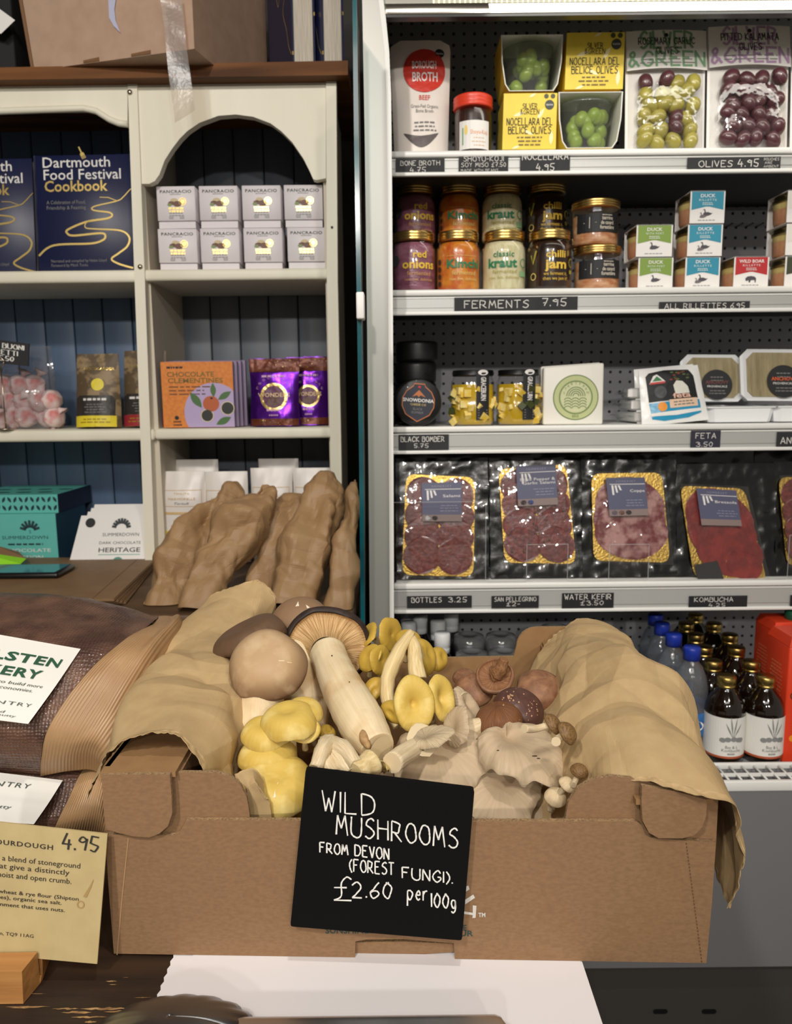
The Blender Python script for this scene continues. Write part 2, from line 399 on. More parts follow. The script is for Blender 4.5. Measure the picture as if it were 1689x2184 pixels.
def folds(p, seed, f=11.0, n=4, mask=True):
    """creased paper: flat facets that meet in sharp ridges, about -0.5 .. 0.5"""
    if (seed, n) not in _FD:
        rg = random.Random(int(seed*17) + n); _FD[(seed, n)] = [(Vector((rg.gauss(0,1), rg.gauss(0,1), rg.gauss(0,1))).normalized(), rg.uniform(.6,1.5), rg.uniform(0,9)) for _ in range(n)]
    h = 0.0; p = Vector(p)
    for d, k, ph in _FD[(seed, n)]:
        s = p.dot(d)*f*k + 0.5*noise.noise(p*f*.45 + Vector((ph, 2, 5))) + ph
        t = abs((s % 1.0) - 0.5)*2 - 0.5
        m = min(1.0, max(0.0, noise.noise(p*f*.6 + Vector((5, ph, 1)))*1.6 + .55)) if mask else 1.0
        h += t*m/k
    return h/n*1.6
def bicubic(rows, sub):
    """rows of control points -> function (u, v) through them"""
    fine = [crspline([tuple(p) for p in r], sub) for r in rows]; nu = len(fine[0]) - 1
    cols = [crspline([f[i] for f in fine], sub) for i in range(nu+1)]; nv = len(cols[0]) - 1
    def fn(u, v):
        x, y = min(u*nu, nu - 1e-6), min(v*nv, nv - 1e-6); i, j = int(x), int(y); fx, fy = x-i, y-j
        a, b, c, d = Vector(cols[i][j]), Vector(cols[i+1][j]), Vector(cols[i][j+1]), Vector(cols[i+1][j+1])
        return a*(1-fx)*(1-fy) + b*fx*(1-fy) + c*(1-fx)*fy + d*fx*fy
    return fn
# ================================================================== materials used widely
m_white = M('white_enamel', (238,238,234), 0.35)
m_silver = M('silver_trim', (168,167,162), 0.38, 0.35)
m_rail = M('rail_grey', (186,187,184), 0.4, 0.2)
m_chrome = M('chrome', (205,200,190), 0.12, 1.0)
m_black = M('black_plastic', (14,14,15), 0.35)
m_blackmat = M('black_matt', (17,17,18), 0.75, bump=0.15, bscale=600)
m_chalk = M('chalk_white', (236,234,228), 0.8)
m_paint = M('cream_paint', (236,232,214), 0.5, var=(226,221,202), vscale=9, bump=0.08, bscale=50, vstretch=(1,1,0.2))
m_gold = M('gold_foil', (226,188,110), 0.28, 1.0)
m_ink = M('ink_black', (28,27,26), 0.6)
m_grey_ink = M('ink_grey', (120,118,116), 0.6)
m_paperwhite = M('white_card', (236,233,230), 0.55)
m_glass = clear('clear_glass', k=1.3, rough=0.03)
m_film = clear('clear_film', k=2.6, rough=0.08, bump=0.5, bscale=45)
m_shelf_film = clear('clear_plastic', k=1.2, rough=0.1)
FRY, FBK = 1.32, 1.64            # shelf fronts and back panel of the chilled cabinet
S1, S2, S3, S4, S5 = 1.6858, 1.4696, 1.2450, 0.9723, 0.690
DRY, DBK = 1.50, 1.74            # dresser front and its back boards
D1, D2, D3 = 1.5385, 1.2412, 0.9660

# ================================================================== room
m_floor = M('floor_tiles', (70,64,58), 0.5, var=(54,50,46), vscale=4)
struct(MB().box(-3, 3, -3, 2.1, -0.05, 0, m_floor).build('floor'))
struct(MB().box(-3, 3, 2.0, 2.1, 0, 2.8, M('dark_wall', (60,57,54), 0.8, var=(50,48,46), vscale=3)).build('wall_back'))
struct(MB().box(-3, 3, -3, 2.1, 2.8, 2.85, M('ceiling_white', (190,184,175), 0.9, bump=0.1, bscale=60)).build('ceiling'))
struct(MB().box(-2.2, -2.1, -0.5, 2.0, 0, 2.8, M('side_wall', (150,142,130), 0.8, bump=0.1, bscale=60)).build('wall_left'))

# ================================================================== chilled display cabinet
fr = thing('display_fridge', 'tall open-fronted grey chilled display cabinet with four shelves of food', 'fridge', (0.42, 1.4, 0))
XL, XR = P(838, 700, Y=FRY).x, 0.92
def part(mb, name, par=fr): return mb.build(name, par, local=False)
m_peg = M('pegboard_grey', (152,152,157), 0.55, 0.2)
nt = m_peg.node_tree; N = nt.nodes.new; L = nt.links.new
tc = N('ShaderNodeTexCoord'); mp = N('ShaderNodeMapping'); mp.inputs['Scale'].default_value = (1/0.0205, 0, 1/0.0205); L(tc.outputs['Object'], mp.inputs[0])
fc = N('ShaderNodeVectorMath'); fc.operation = 'FRACTION'; L(mp.outputs[0], fc.inputs[0])
sb = N('ShaderNodeVectorMath'); sb.operation = 'SUBTRACT'; sb.inputs[1].default_value = (0.5, 0, 0.5); L(fc.outputs[0], sb.inputs[0])
ln = N('ShaderNodeVectorMath'); ln.operation = 'LENGTH'; L(sb.outputs[0], ln.inputs[0])
lt = N('ShaderNodeMath'); lt.operation = 'LESS_THAN'; lt.inputs[1].default_value = 0.15; L(ln.outputs['Value'], lt.inputs[0])
mx = N('ShaderNodeMix'); mx.data_type = 'RGBA'; L(lt.outputs[0], mx.inputs[0]); mx.inputs[6].default_value = lin((152,152,157)) + (1,); mx.inputs[7].default_value = lin((8,8,9)) + (1,)
L(mx.outputs[2], nt.nodes['Principled BSDF'].inputs['Base Color'])
part(MB().box(XL-0.02, XR, FBK, FBK+0.01, 0.55, 2.1, m_peg), 'back_panel')
# left end wall: silver face, white edge, dark inside
edge = [(772,-20),(805,-20),(812,40),(820,110),(824,200),(826,400),(828,700),(831,1310),(833,1700),(836,2250),(800,2250),(790,1500),(786,1000),(783,700),(778,300)]
part(MB().prism([P(x, y, Y=1.24) for x, y in edge], (0, 0.42, 0), m_silver), 'end_wall')
trim = [(805,-20),(815,-20),(823,40),(830,110),(834,200),(836,400),(838,700),(840,1310),(842,1700),(845,2250),(836,2250),(833,1700),(831,1310),(828,700),(826,400),(824,200),(820,110),(812,40)]
part(MB().prism([P(x, y, Y=1.238) for x, y in trim], (0, 0.03, 0), m_white), 'edge_trim')
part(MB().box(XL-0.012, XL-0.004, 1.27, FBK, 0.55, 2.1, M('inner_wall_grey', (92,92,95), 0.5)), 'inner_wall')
def shelf(z, zb, y0px=None):
    mb = MB(); x0 = P(834, 700, Y=FRY).x
    mb.box(x0+0.004, XR, FRY+0.004, FBK, z-0.014, z, m_white, 0.002)
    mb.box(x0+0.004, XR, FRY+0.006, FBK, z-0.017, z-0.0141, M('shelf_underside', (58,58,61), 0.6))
    mb.box(x0, XR, FRY-0.006, FRY+0.010, z-0.0085, z+0.0015, m_white, 0.0025)
    so = part(mb, 'shelf')
    r = MB(); r.box(x0, XR, FRY-0.001, FRY+0.004, zb, z-0.010, m_rail)
    r.box(x0, XR, FRY-0.006, FRY+0.002, zb-0.001, zb+0.005, m_white, 0.0015)
    r.box(x0, XR, FRY-0.0025, FRY, z-0.0125, z-0.010, m_white)
    r.box(x0, XR, FRY-0.0022, FRY-0.001, zb+0.011, zb+0.0118, m_silver)
    part(r, 'price_rail', so)
for z, zb in ((S1, 1.6499), (S2, 1.431), (S3, 1.2012), (S4, 0.9215)): shelf(z, zb)
part(MB().box(XL, XR, FBK-0.03, FBK-0.001, S1-0.055, S1-0.03, m_peg), 'shelf_bracket')
# canopy with lit ribbed cover
zc = 1.8607
part(MB().box(XL-0.012, XR, 1.248, 1.29, 1.906, 2.2, M('canopy_grey', (120,118,112), 0.5)).box(XL-0.012, XR, 1.29, 1.66, 2.02, 2.2, M('canopy_inner', (170,168,158), 0.5)), 'canopy')
m_diff = M('lit_cover', (186,184,168), 0.5, emit=(250,246,214), estr=0.12); m_ribl = M('lit_rib', (240,238,215), 0.5, emit=(255,250,205), estr=0.75)
md = MB(); xr0 = P(925, 30, Y=1.25).x
md.box(XL-0.010, xr0, 1.2515, 1.262, zc+0.010, 1.906, M('cover_plain', (176,174,164), 0.5)).box(xr0, XR, 1.2515, 1.262, zc+0.010, 1.906, m_diff)
for i in range(110):
    xx = xr0 + i*0.0078
    md.tube([(xx, 1.2515, zc+0.012), (xx, 1.2515, 1.906)], 0.0013, m_ribl, 5, caps=False)
part(md, 'light_cover')
part(MB().box(XL-0.012, XR, 1.246, 1.258, zc-0.002, zc+0.013, m_chrome, 0.001), 'chrome_strip')
part(MB().box(XL-0.012, XR, 1.247, 1.262, zc-0.0055, zc-0.002, m_black), 'canopy_lip')
# bottom deck with white wire grille, front panel, kick plate
zd = P(1600, 1668, Y=1.13).z
part(MB().box(XL-0.05, XR, 1.187, FBK, S5-0.02, S5, M('deck_grey', (150,150,152), 0.5)), 'deck')
g = MB(); g.box(XL-0.05, XR, 1.126, 1.134, zd-0.014, zd+0.003, m_white, 0.002)
g.box(XL-0.05, XR, 1.183, 1.189, zd-0.006, zd+0.004, m_white, 0.001); g.box(XL-0.05, XR, 1.155, 1.158, zd-0.004, zd+0.001, m_white)
for i in range(44):
    xx = XL + 0.02*i
    g.tube([(xx, 1.131, zd), (xx+0.0, 1.187, zd)], 0.0017, m_white, 6)
part(g, 'vent_grille')
part(MB().box(XL-0.05, XR, 1.135, 1.183, zd-0.08, zd-0.07, m_black), 'vent_tray')
part(MB().box(XL-0.05, XR, 1.128, 1.15, 0.3784, zd-0.013, M('panel_grey', (128,128,130), 0.45, 0.1)), 'front_panel')
kk = MB(); kk.box(XL-0.05, XR, 1.15, 1.165, 0.0, 0.3784, M('kick_grey', (70,67,64), 0.5))
for px in (1408, 1512):
    c = P(px, 2157, Y=1.15); pts = [(c.x + sx*0.0078 + 0.0045*cos(a), c.z + 0.0045*sin(a)) for sx, a0 in ((1, -pi/2), (-1, pi/2)) for a in [a0 + pi*k/8 for k in range(9)]]
    kk.poly([(x, 1.1494, z) for x, z in pts], m_black)
part(kk, 'kick_plate')
# price labels in the rails
m_slate = M('label_slate', (44,44,47), 0.7, var=(36,36,39), vscale=60)
m_slate2 = M('label_ink', (26,26,29), 0.7)
def rail_tag(x0, y0, x1, y1, lines, label, group, mat=m_slate):
    a, b = P(x0, y1, Y=FRY-0.004), P(x1, y0, Y=FRY-0.004); w, h = b.x - a.x, b.z - a.z
    t = MB(); t.box(0, w, -0.0008, 0.0, 0, h, mat); mf = flat(-0.0008)
    for k, (s, u, v, size, wd) in enumerate(lines): t.hand(s, u*w, v*h, size*h, m_chalk, mf, 'C', 0.105, wd*w, seed=k+len(s))
    o = t.build('price_label', None, (a.x, FRY-0.004, a.z)); tag(o, label, 'price label', group); return t, o
G = 'handwritten price labels on the cabinet shelf rails'
rail_tag(844,338,948,371, [('BONE BROTH', .5,.55,.3,.8), ('4.75', .45,.08,.34,.32)], 'dark price label reading bone broth on the top shelf rail', G)
rail_tag(978,330,1084,371, [('SHOYU-KOJI', .5,.66,.26,.8), ('SOY MISO £7.50', .5,.36,.22,.9), ('MADE WITH BEANS', .42,.1,.14,.75)], 'price label with three chalk lines about soy miso on the top rail', G)
rail_tag(1109,322,1216,371, [('NOCELLARA', .5,.62,.3,.92), ('4.95', .5,.14,.3,.36)], 'price label for nocellara olives, standing proud of the top rail', G)
rail_tag(1465,334,1665,362, [('OLIVES', .3,.2,.5,.36), ('4.95', .65,.2,.6,.22), ('POUCHES', .9,.68,.2,.16), ('ARE', .87,.4,.18,.08), ('AMBIENT', .9,.1,.18,.16)], 'wide price label reading olives 4.95 under the olive pouches', G)
rail_tag(969,632,1232,669, [('FERMENTS', .34,.33,.46,.52), ('7.95', .81,.42,.46,.19)], 'long price label reading ferments 7.95 under the jars', G)
rail_tag(1405,642,1599,668, [('ALL RILLETTES 6.95', .5,.38,.46,.88)], 'long price label reading all rillettes 6.95 under the sleeved jars', G)
rail_tag(850,926,957,960, [('BLACK BOMBER', .48,.54,.32,.86), ('5.75', .45,.14,.26,.28)], 'price label reading black bomber below the black cheese', G)
rail_tag(1472,918,1537,958, [('FETA', .5,.58,.28,.68), ('3.50', .46,.14,.24,.56)], 'small price label reading feta 3.50', G, M('label_purple', (44,42,58), 0.7))
rail_tag(1655,920,1760,955, [('ANCHOVY', .5,.25,.4,.84)], 'price label for the anchovies, cut by the edge of the view', G)
t_, o_ = rail_tag(868,1270,1006,1297, [('BOTTLES', .3,.48,.4,.46), ('3.25', .78,.48,.4,.28)], 'price label reading bottles 3.25 with a small down arrow', G, m_slate2)
rail_tag(1048,1270,1149,1297, [('SAN PELLEGRINO', .5,.56,.34,.88), ('£2-', .46,.18,.32,.28)], 'price label with a long drink name and £2 on the bottom rail', G, m_slate2)
rail_tag(1198,1264,1309,1297, [('WATER KEFIR', .5,.58,.34,.9), ('£3.50', .58,.2,.28,.44)], 'price label reading water kefir on the bottom rail', G, m_slate2)
rail_tag(1468,1270,1594,1300, [('KOMBUCHA', .42,.58,.32,.66), ('4.25', .48,.2,.26,.28)], 'price label reading kombucha 4.25 above the brown bottles', G, m_slate2)
rail_tag(1684,1268,1790,1298, [], 'price label at the far end of the bottom rail above the orange cartons', G, m_slate2)

# ================================================================== upright glass pane between dresser and cabinet
gp = thing('glass_screen', 'upright glass pane with a teal edge between dresser and cabinet', 'glass screen', (-0.055, 1.1, 0))
m_teal = M('glass_edge_teal', (20,96,104), 0.15, coat=0.6, var=(10,60,70), vscale=8)
ge = [(751,-30),(760,-30),(765,300),(771,650),(776,1000),(778,1330),(780,1500),(771,1500),(769,1330),(766,1000),(761,650),(755,300)]
part(MB().prism([P(x, y, Y=1.10) for x, y in ge], (0, 0.004, 0), m_teal), 'glass_edge', gp)
pa = [P(756,-30,Y=1.10), P(761,300,Y=1.10), P(766,650,Y=1.10), P(771,1000,Y=1.10), P(775,1500,Y=1.10)]
g = MB(); m_pane = clear('pane_glass', (214,232,230), k=0.8, rough=0.02)
g.add([p + Vector((0,0.004,0)) for p in pa] + [p + Vector((0,0.13,0)) for p in pa], [(i, i+1, i+6, i+5) for i in range(4)], m_pane); part(g, 'glass_pane', gp)
c = P(768, 653, Y=1.095); part(MB().box(c.x-0.005, c.x+0.006, 1.085, 1.115, c.z-0.018, c.z+0.018, m_paperwhite, 0.002), 'clip', gp)

# ================================================================== dresser
dr = thing('dresser', 'cream painted dresser with arched top, shelves and blue boarded back', 'dresser', (-0.5, 1.6, 0))
def dp(pts, Y, d, mat, name): return part(MB().prism([P(x, y, Y=Y) for x, y in pts], (0, d, 0), mat), name, dr)
XA, XB = -1.15, P(706, 600, Y=DRY).x           # runs out of the picture on the far side
m_top = M('stained_pine', (124,80,44), 0.65, var=(78,48,26), vscale=6, vstretch=(0.5,4,6), spec=0.2, detail=6)
zt = P(400, 172, Y=1.47).z; zt2 = 1.877
a, b = P(0,172,Y=1.47), P(742,160,Y=1.47); a2, b2 = P(0,149,Y=1.47), P(742,129,Y=1.47)
sl = MB(); ax = XA - a.x
front = [Vector((XA, 1.47, a.z)), b, b2, Vector((XA, 1.47, a2.z))]
sl.hexa(front, [p + Vector((0, 0.36, 0)) for p in front], m_top); part(sl, 'top_board', dr)
dp([(-520,186),(272,180),(272,266),(255,264),(235,256),(207,238),(180,232),(-520,240)], DRY, 0.02, m_paint, 'frieze')
bd = [P(x, y, Y=DRY-0.002) for x, y in [(-500,240),(0,238),(120,234),(180,232),(207,238),(235,256),(255,264),(274,266)]]
part(MB().tube([p + Vector((0,-0.002,0)) for p in bd], 0.006, m_paint, 8), 'bead_moulding', dr)
arch = [(292,178),(695,165),(695,380),(675,384),(668,382),(661,366),(647,338),(623,303),(600,280),(577,263),(540,249),(503,244),(465,247),(425,262),(400,279),(383,296),(367,317),(351,342),(340,372),(330,386),(318,392),(302,392)]
dp(arch, DRY+0.002, 0.02, m_paint, 'arched_panel')
dp([(272,178),(292,177),(309,600),(330,1190),(337,1240),(316,1240),(309,1190),(287,600)], DRY-0.003, 0.024, m_paint, 'post')
dp([(695,163),(717,162),(720,600),(727,930),(731,1190),(732,1240),(710,1240),(708,1190),(704,930),(697,600)], DRY-0.003, 0.024, m_paint, 'post')
m_side = M('inside_paint', (206,196,178), 0.55, bump=0.06, bscale=60)
xm = P(315, 700, Y=DRY).x; xr = P(715, 600, Y=DRY).x
part(MB().box(xm-0.018, xm+0.004, DRY+0.02, DBK, D3, zt, m_side), 'divider', dr)
part(MB().box(xr-0.02, xr+0.0, DRY+0.02, DBK+0.02, D3, zt, m_side), 'side_panel', dr)
def board(name, x0, x1, z, th):
    part(MB().box(x0, x1, DRY+0.002, DBK, z-th, z-0.001, m_paint, 0.006, 3), name, dr)
board('shelf', XA, xm-0.006, D1, 0.024); board('shelf', xm-0.004, xr-0.012, D1, 0.022)
board('shelf', XA, xm+0.0, D2, 0.024); board('shelf', xm+0.0, xr-0.012, D2, 0.022)
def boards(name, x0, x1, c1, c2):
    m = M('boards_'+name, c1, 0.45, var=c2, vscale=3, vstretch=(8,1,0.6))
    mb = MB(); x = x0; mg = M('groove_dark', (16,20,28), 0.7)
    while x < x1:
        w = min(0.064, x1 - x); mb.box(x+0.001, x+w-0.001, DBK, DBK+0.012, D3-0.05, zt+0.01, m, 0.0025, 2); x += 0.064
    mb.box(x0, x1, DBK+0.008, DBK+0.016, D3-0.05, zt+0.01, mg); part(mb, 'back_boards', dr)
boards('blue', XA, xm-0.012, (88,108,136), (80,100,126)); boards('blue_warm_lit', xm, xr-0.01, (98,104,114), (90,96,106))  # arched bay: same blue boards, warmer light put into the colour as grey
m_ledge = M('ledge_brown', (92,68,44), 0.6, var=(70,50,32), vscale=7, vstretch=(1,4,4))
part(MB().box(XA, -0.068, 1.165, DBK, D3-0.03, D3-0.001, m_ledge, 0.003), 'worktop', dr)
part(MB().box(XA, -0.085, 1.19, DBK, 0.0, D3-0.03, m_side), 'base_cabinet', dr)
m_screw = M('screw_steel', (190,180,160), 0.25, 1.0)
def knob(px, py):
    c = P(px, py, Y=DRY-0.003); mb = MB(); mb.lathe([(0.0001,0.004),(0.003,0.0035),(0.0045,0.002),(0.005,0)], m_screw, 14, c, ax=Matrix.Rotation(pi/2, 3, 'X')); part(mb, 'screw_head', dr)
knob(277, 197); knob(299, 569)
for px, py in ((708, 485),): 
    c = P(px, py, Y=DRY-0.0034); part(MB().ell(0, 0, 0.0025, 0.0025, m_ink, lambda u, v: c + Vector((u, 0, v))), 'peg_hole', dr)

# ================================================================== counter table
ct = thing('counter_table', 'dark worn plank counter table under the mushroom box', 'table', (-0.4, 0.55, 0))
m_plank = M('dark_plank', (66,44,26), 0.5, var=(30,20,13), vscale=5, vstretch=(0.8,9,9), bump=0.35, bscale=70, bstretch=(0.12,1,1), coat=0.0, detail=8, vlo=0.3, vhi=0.7)
XE = 0.128
tb = MB(); y = -0.25; 
for w in (0.2, 0.21, 0.245, 0.22, 0.22, 0.2):
    tb.box(-1.25, XE, y+0.0008, y+w-0.0008, 0.865, 0.9048, m_plank, 0.0025); y += w
part(tb, 'table_top', ct)
rng = random.Random(4); m_scr = M('bare_wood', (190,150,98), 0.7, var=(120,88,54), vscale=120)
sc = MB(); mf = ontop(0.9048, 0.0003)
def chip(x, y, L_, w, seed):
    r = random.Random(seed); n = 12; top = [(x + L_*i/n, y + w*abs(sin(pi*i/n))*r.uniform(0.2, 1)) for i in range(n+1)]
    bot = [(x + L_*i/n, y - w*abs(sin(pi*i/n))*r.uniform(0.2, 1)) for i in range(n, -1, -1)]; sc.poly(top + bot, m_scr, mf)
for k, (px, py, L_, w) in enumerate([(10,2148,0.03,0.0008),(110,2152,0.018,0.0011),(130,2160,0.02,0.0016),(170,2152,0.032,0.0018),(220,2158,0.02,0.0012),(150,2170,0.025,0.001),(225,2093,0.008,0.0008),(232,2100,0.006,0.0005),(285,2128,0.012,0.0004),(20,2150,0.02,0.0006),(180,2180,0.008,0.0012),(60,2120,0.012,0.0003),(262,2085,0.004,0.0004)]):
    p = P(px, py, z=0.905); chip(p.x, p.y, L_, w, k)
part(sc, 'worn_patch', ct)['kind'] = 'stuff'
part(MB().box(-1.2, XE-0.006, -0.22, 1.0, 0.79, 0.8645, M('table_apron', (44,31,20), 0.6)), 'apron', ct)
for sx, sy in ((-1.15, -0.18), (0.06, -0.18), (-1.15, 0.95), (0.06, 0.95)):
    part(MB().box(sx-0.03, sx+0.03, sy-0.03, sy+0.03, 0, 0.79, M('table_leg', (40,28,18), 0.6), 0.004), 'leg', ct)
# ================================================================== goods in the chilled cabinet
def ink(c, r=0.5): return M('ink_%d_%d_%d' % tuple(c), c, r)
def lines_of(mb, n, u, v, w, dv, h, mat, mf, seed=0, align='C'):
    """rows of print too small to read: broken dashes"""
    r = random.Random(seed)
    for i in range(n):
        ww = w * r.uniform(0.7, 1.0); x = u - ww/2 if align == 'C' else u
        end = x + ww
        while x < end - 0.001:
            l = min(r.uniform(0.08, 0.22) * w, end - x); mb.rect(x, v - i*dv, x + l, v - i*dv + h, mat, mf); x += l + 0.04*w
def pouch(par, name, w, h, t, mat, hw=None, prof=None, wr=0.0015, seed=0, nu=18, nv=22, extra=None, pw=0.75):
    """stand-up bag; returns the map of its front (x across, z up)"""
    hw = hw or (lambda v: 1.0); prof = prof or (lambda v: 1 - v**2.2)
    def th(x, v):
        a = min(abs(2*x/(w*hw(v))), 1.0); return t/2 * max(0.0, 1 - a**2.2)**pw * max(prof(v), 0.012)
    def wrk(x, z): return wr * fbm((x + seed*1.3, seed*2.1, z), 38) if wr else 0
    def front(x, z, k=0, e=0.0):
        v = min(max(z/h, 0), 1); return Vector((x, -th(x, v) - 0.0006 - wrk(x, z) - e, z))
    def fn(sgn):
        def f(u, v):
            x = (u - 0.5)*w*hw(v); z = v*h; d = th(x, v)
            return Vector((x, front(x, z).y, z)) if sgn < 0 else Vector((x, d + 0.0006, z))
        return f
    mb = MB(); mb.grid(fn(-1), nu, nv, mat); mb.grid(lambda u, v: fn(1)(1-u, v), nu, nv, mat)
    if extra: extra(mb, lambda x, z, k=0: front(x, z, 0, 0.0007 + 0.0004*k) , front)
    mb.build(name, par); return curved(lambda x, z, k=0: front(x, z, 0, 0.0009))
def lay(front, k): return curved(lambda x, z, q=0: front(x, z, 0, 0.0006 + 0.0005*k))
def place(px, Y, z): return Vector((P(px, 700, Y=Y).x if False else P(px, Y2PY(Y, z), Y=Y).x, Y, z))
def Y2PY(Y, z):
    d = CAM_M.inverted() @ Vector((0, Y, z)); return H_/2 - d.y/(-d.z)*F_

# ------------------------------------------------ top shelf
Y = 1.375; z = S1 + 0.0015
w = PX(116, Y, z+0.08); hgt = P(900, 78, Y=Y).z - z
m_pw = M('pouch_white', (232,222,214), 0.4, bump=0.1, bscale=40)
t = thing('broth_pouch', 'white stand-up pouch of beef bone broth with a big red disc', 'pouch', place(898, Y, z), (R(-4), 0, 0))
def deco(mb, mf, fr_):
    a, b, c = lay(fr_, 1), lay(fr_, 2), lay(fr_, 3)
    red = ink((206,52,38)); mb.ell(0.006, hgt*0.73, w*0.385, w*0.41, red, a, 32)
    mb.text('BOROUGH', 0.006, hgt*0.745, w*0.2, m_paperwhite, b, width=w*0.44, bold=0.015); mb.text('BROTH', 0.007, hgt*0.635, w*0.24, m_paperwhite, b, width=w*0.46, bold=0.015)
    mb.text('BEEF', 0.006, hgt*0.475, w*0.12, red, a, width=w*0.2, bold=0.01)
    mb.text('Grass-Fed Organic', 0.006, hgt*0.41, w*0.085, m_grey_ink, a, width=w*0.5); mb.text('Bone Broth', 0.006, hgt*0.37, w*0.085, m_grey_ink, a, width=w*0.32)
    lines_of(mb, 3, 0.006, hgt*0.28, w*0.5, hgt*0.032, hgt*0.012, m_grey_ink, a, 3)
    bowl = [(-w*0.32, hgt*0.2)] + [(-w*0.32 + w*0.64*i/12, hgt*(0.205 - 0.03*sin(pi*i/12))) for i in range(13)] + [(w*0.32 - w*0.64*i/12, hgt*(0.2 - 0.12*sin(pi*i/12))) for i in range(1, 12)]
    mb.poly(bowl, ink((92,82,82)), a)
    mb.ell(w*0.35, hgt*0.88, w*0.085, w*0.085, m_ink, a); mb.text('taste', w*0.35, hgt*0.87, w*0.06, m_paperwhite, b, width=w*0.13)
pouch(t, 'bag', w*1.12, hgt, 0.042, m_pw, hw=lambda v: (0.88 + 0.12*v) * (1 if v < 0.93 else 1 - 0.35*((v-0.93)/0.07)**2), extra=deco, seed=2)

def lid(par, r, z0, h, mat, name='lid', grooves=3):
    pr = [(r*0.3, z0), (r*0.97, z0)]
    for k in range(grooves): a = z0 + h*(k+0.1)/ (grooves+0.3); pr += [(r*1.0, a), (r*1.03, a + h*0.1), (r*1.0, a + h*0.22)]
    pr += [(r*1.01, z0+h*0.93), (r*0.95, z0+h), (0.0001, z0+h)]
    return MB().lathe(pr, mat, 40).build(name, par)
def jar(name, label, cat, loc, r, h, lidh, content, mlid, deco=None, rot=0, group=None, shoulder=0.16, fill=0.9, neck=0.82, lr=None, stuffname='contents'):
    t = thing(name, label, cat, loc, (0, 0, rot), group); b = h - lidh
    gl = [(0.0001,0.001),(r*0.86,0.0),(r*0.97,h*0.03),(r,h*0.08),(r,b*(1-shoulder)-0.002),(r*0.97,b*(1-shoulder*0.6)),(r*neck*1.03,b*(1-shoulder*0.15)),(r*neck,b),(r*neck,b+lidh*0.4)]
    go = MB().lathe(gl, m_glass, 40).build('glass', t)
    q = r - 0.0016; top = b*fill
    co = [(0.0001,0.0025),(q*0.85,0.0022),(q*0.97,h*0.035),(q,h*0.085)]
    sh = b*(1-shoulder)
    if top > sh: co += [(q, sh-0.004), (q*0.965, b*(1-shoulder*0.6)-0.001), (q*(neck*1.02 if top > b*(1-shoulder*0.2) else 0.93), top)]
    else: co += [(q, top)]
    co += [(q*0.5, top+0.001), (0.0001, top+0.0005)]
    MB().lathe(co, content, 40).build(stuffname, t)
    lid(t, lr or r*neck*1.06, b+0.001, lidh, mlid)
    if deco:
        d = MB(); deco(d, cyl(r, 0.0005), cyl(r, 0.0009)); d.build('label', go)
    return t
Y = 1.37; r = PX(40, Y, S1+0.04); hj = P(1008, 212, Y=Y).z - z
m_dkcont = M('dark_paste', (38,18,14), 0.35, var=(62,30,22), vscale=90, coat=0.4)
def d_(mb, a, b):
    mb.rect(-r*0.85, hj*0.1, r*0.85, hj*0.56, m_paperwhite, a, 8); mb.text('Shoyu-Koji', r*0.25, hj*0.34, r*0.3, ink((232,150,90)), b, width=r*0.95)
    lines_of(mb, 3, r*0.25, hj*0.27, r*0.8, hj*0.06, hj*0.015, ink((226,190,160)), b, 4); mb.rect(-r*0.66, hj*0.17, -r*0.6, hj*0.45, ink((90,160,90)), b); mb.ell(-r*0.45, hj*0.41, r*0.09, hj*0.08, ink((240,210,120)), b)
jar('miso_jar', 'dark jar of soy miso with a red lid beside the broth pouch', 'jar', place(1008, Y, z), r, hj, hj*0.2, m_dkcont, M('lid_red', (222,66,42), 0.35), d_, fill=0.97, shoulder=0.1, neck=0.93, lr=r*1.02)

# olive packs: card sleeve round a tub; either the printed face or the open end shows
m_yel = M('sleeve_yellow', (236,208,70), 0.5, var=(228,198,58), vscale=20); m_sl_in = M('sleeve_inside', (226,224,216), 0.6)
m_olg = M('olive_green', (168,184,84), 0.3, var=(144,170,66), vscale=60, sss=0.2, coat=0.5)
m_tub = clear('tub_plastic', (235,240,225), k=1.3, rough=0.12, haze=0.06)
olive_proto = []
def olive(par, c, rx, rz, mat, rot=(0,0,0), name='olive'):
    key = mat.name
    me = None
    for k, m in olive_proto:
        if k == key: me = m
    if me is None:
        o = MB().lathe([(0.0001,-1),(0.3,-0.96),(0.58,-0.82),(0.82,-0.57),(0.97,-0.22),(1,0.1),(0.93,0.45),(0.74,0.74),(0.45,0.93),(0.18,0.99),(0.0001,1)], mat, 16).build(name, par); olive_proto.append((key, o.data))
    else:
        o = bpy.data.objects.new(name, me); COL.objects.link(o); o.parent = par
    o.location = c; o.scale = (rx, rx, rz); o.rotation_euler = rot; return o
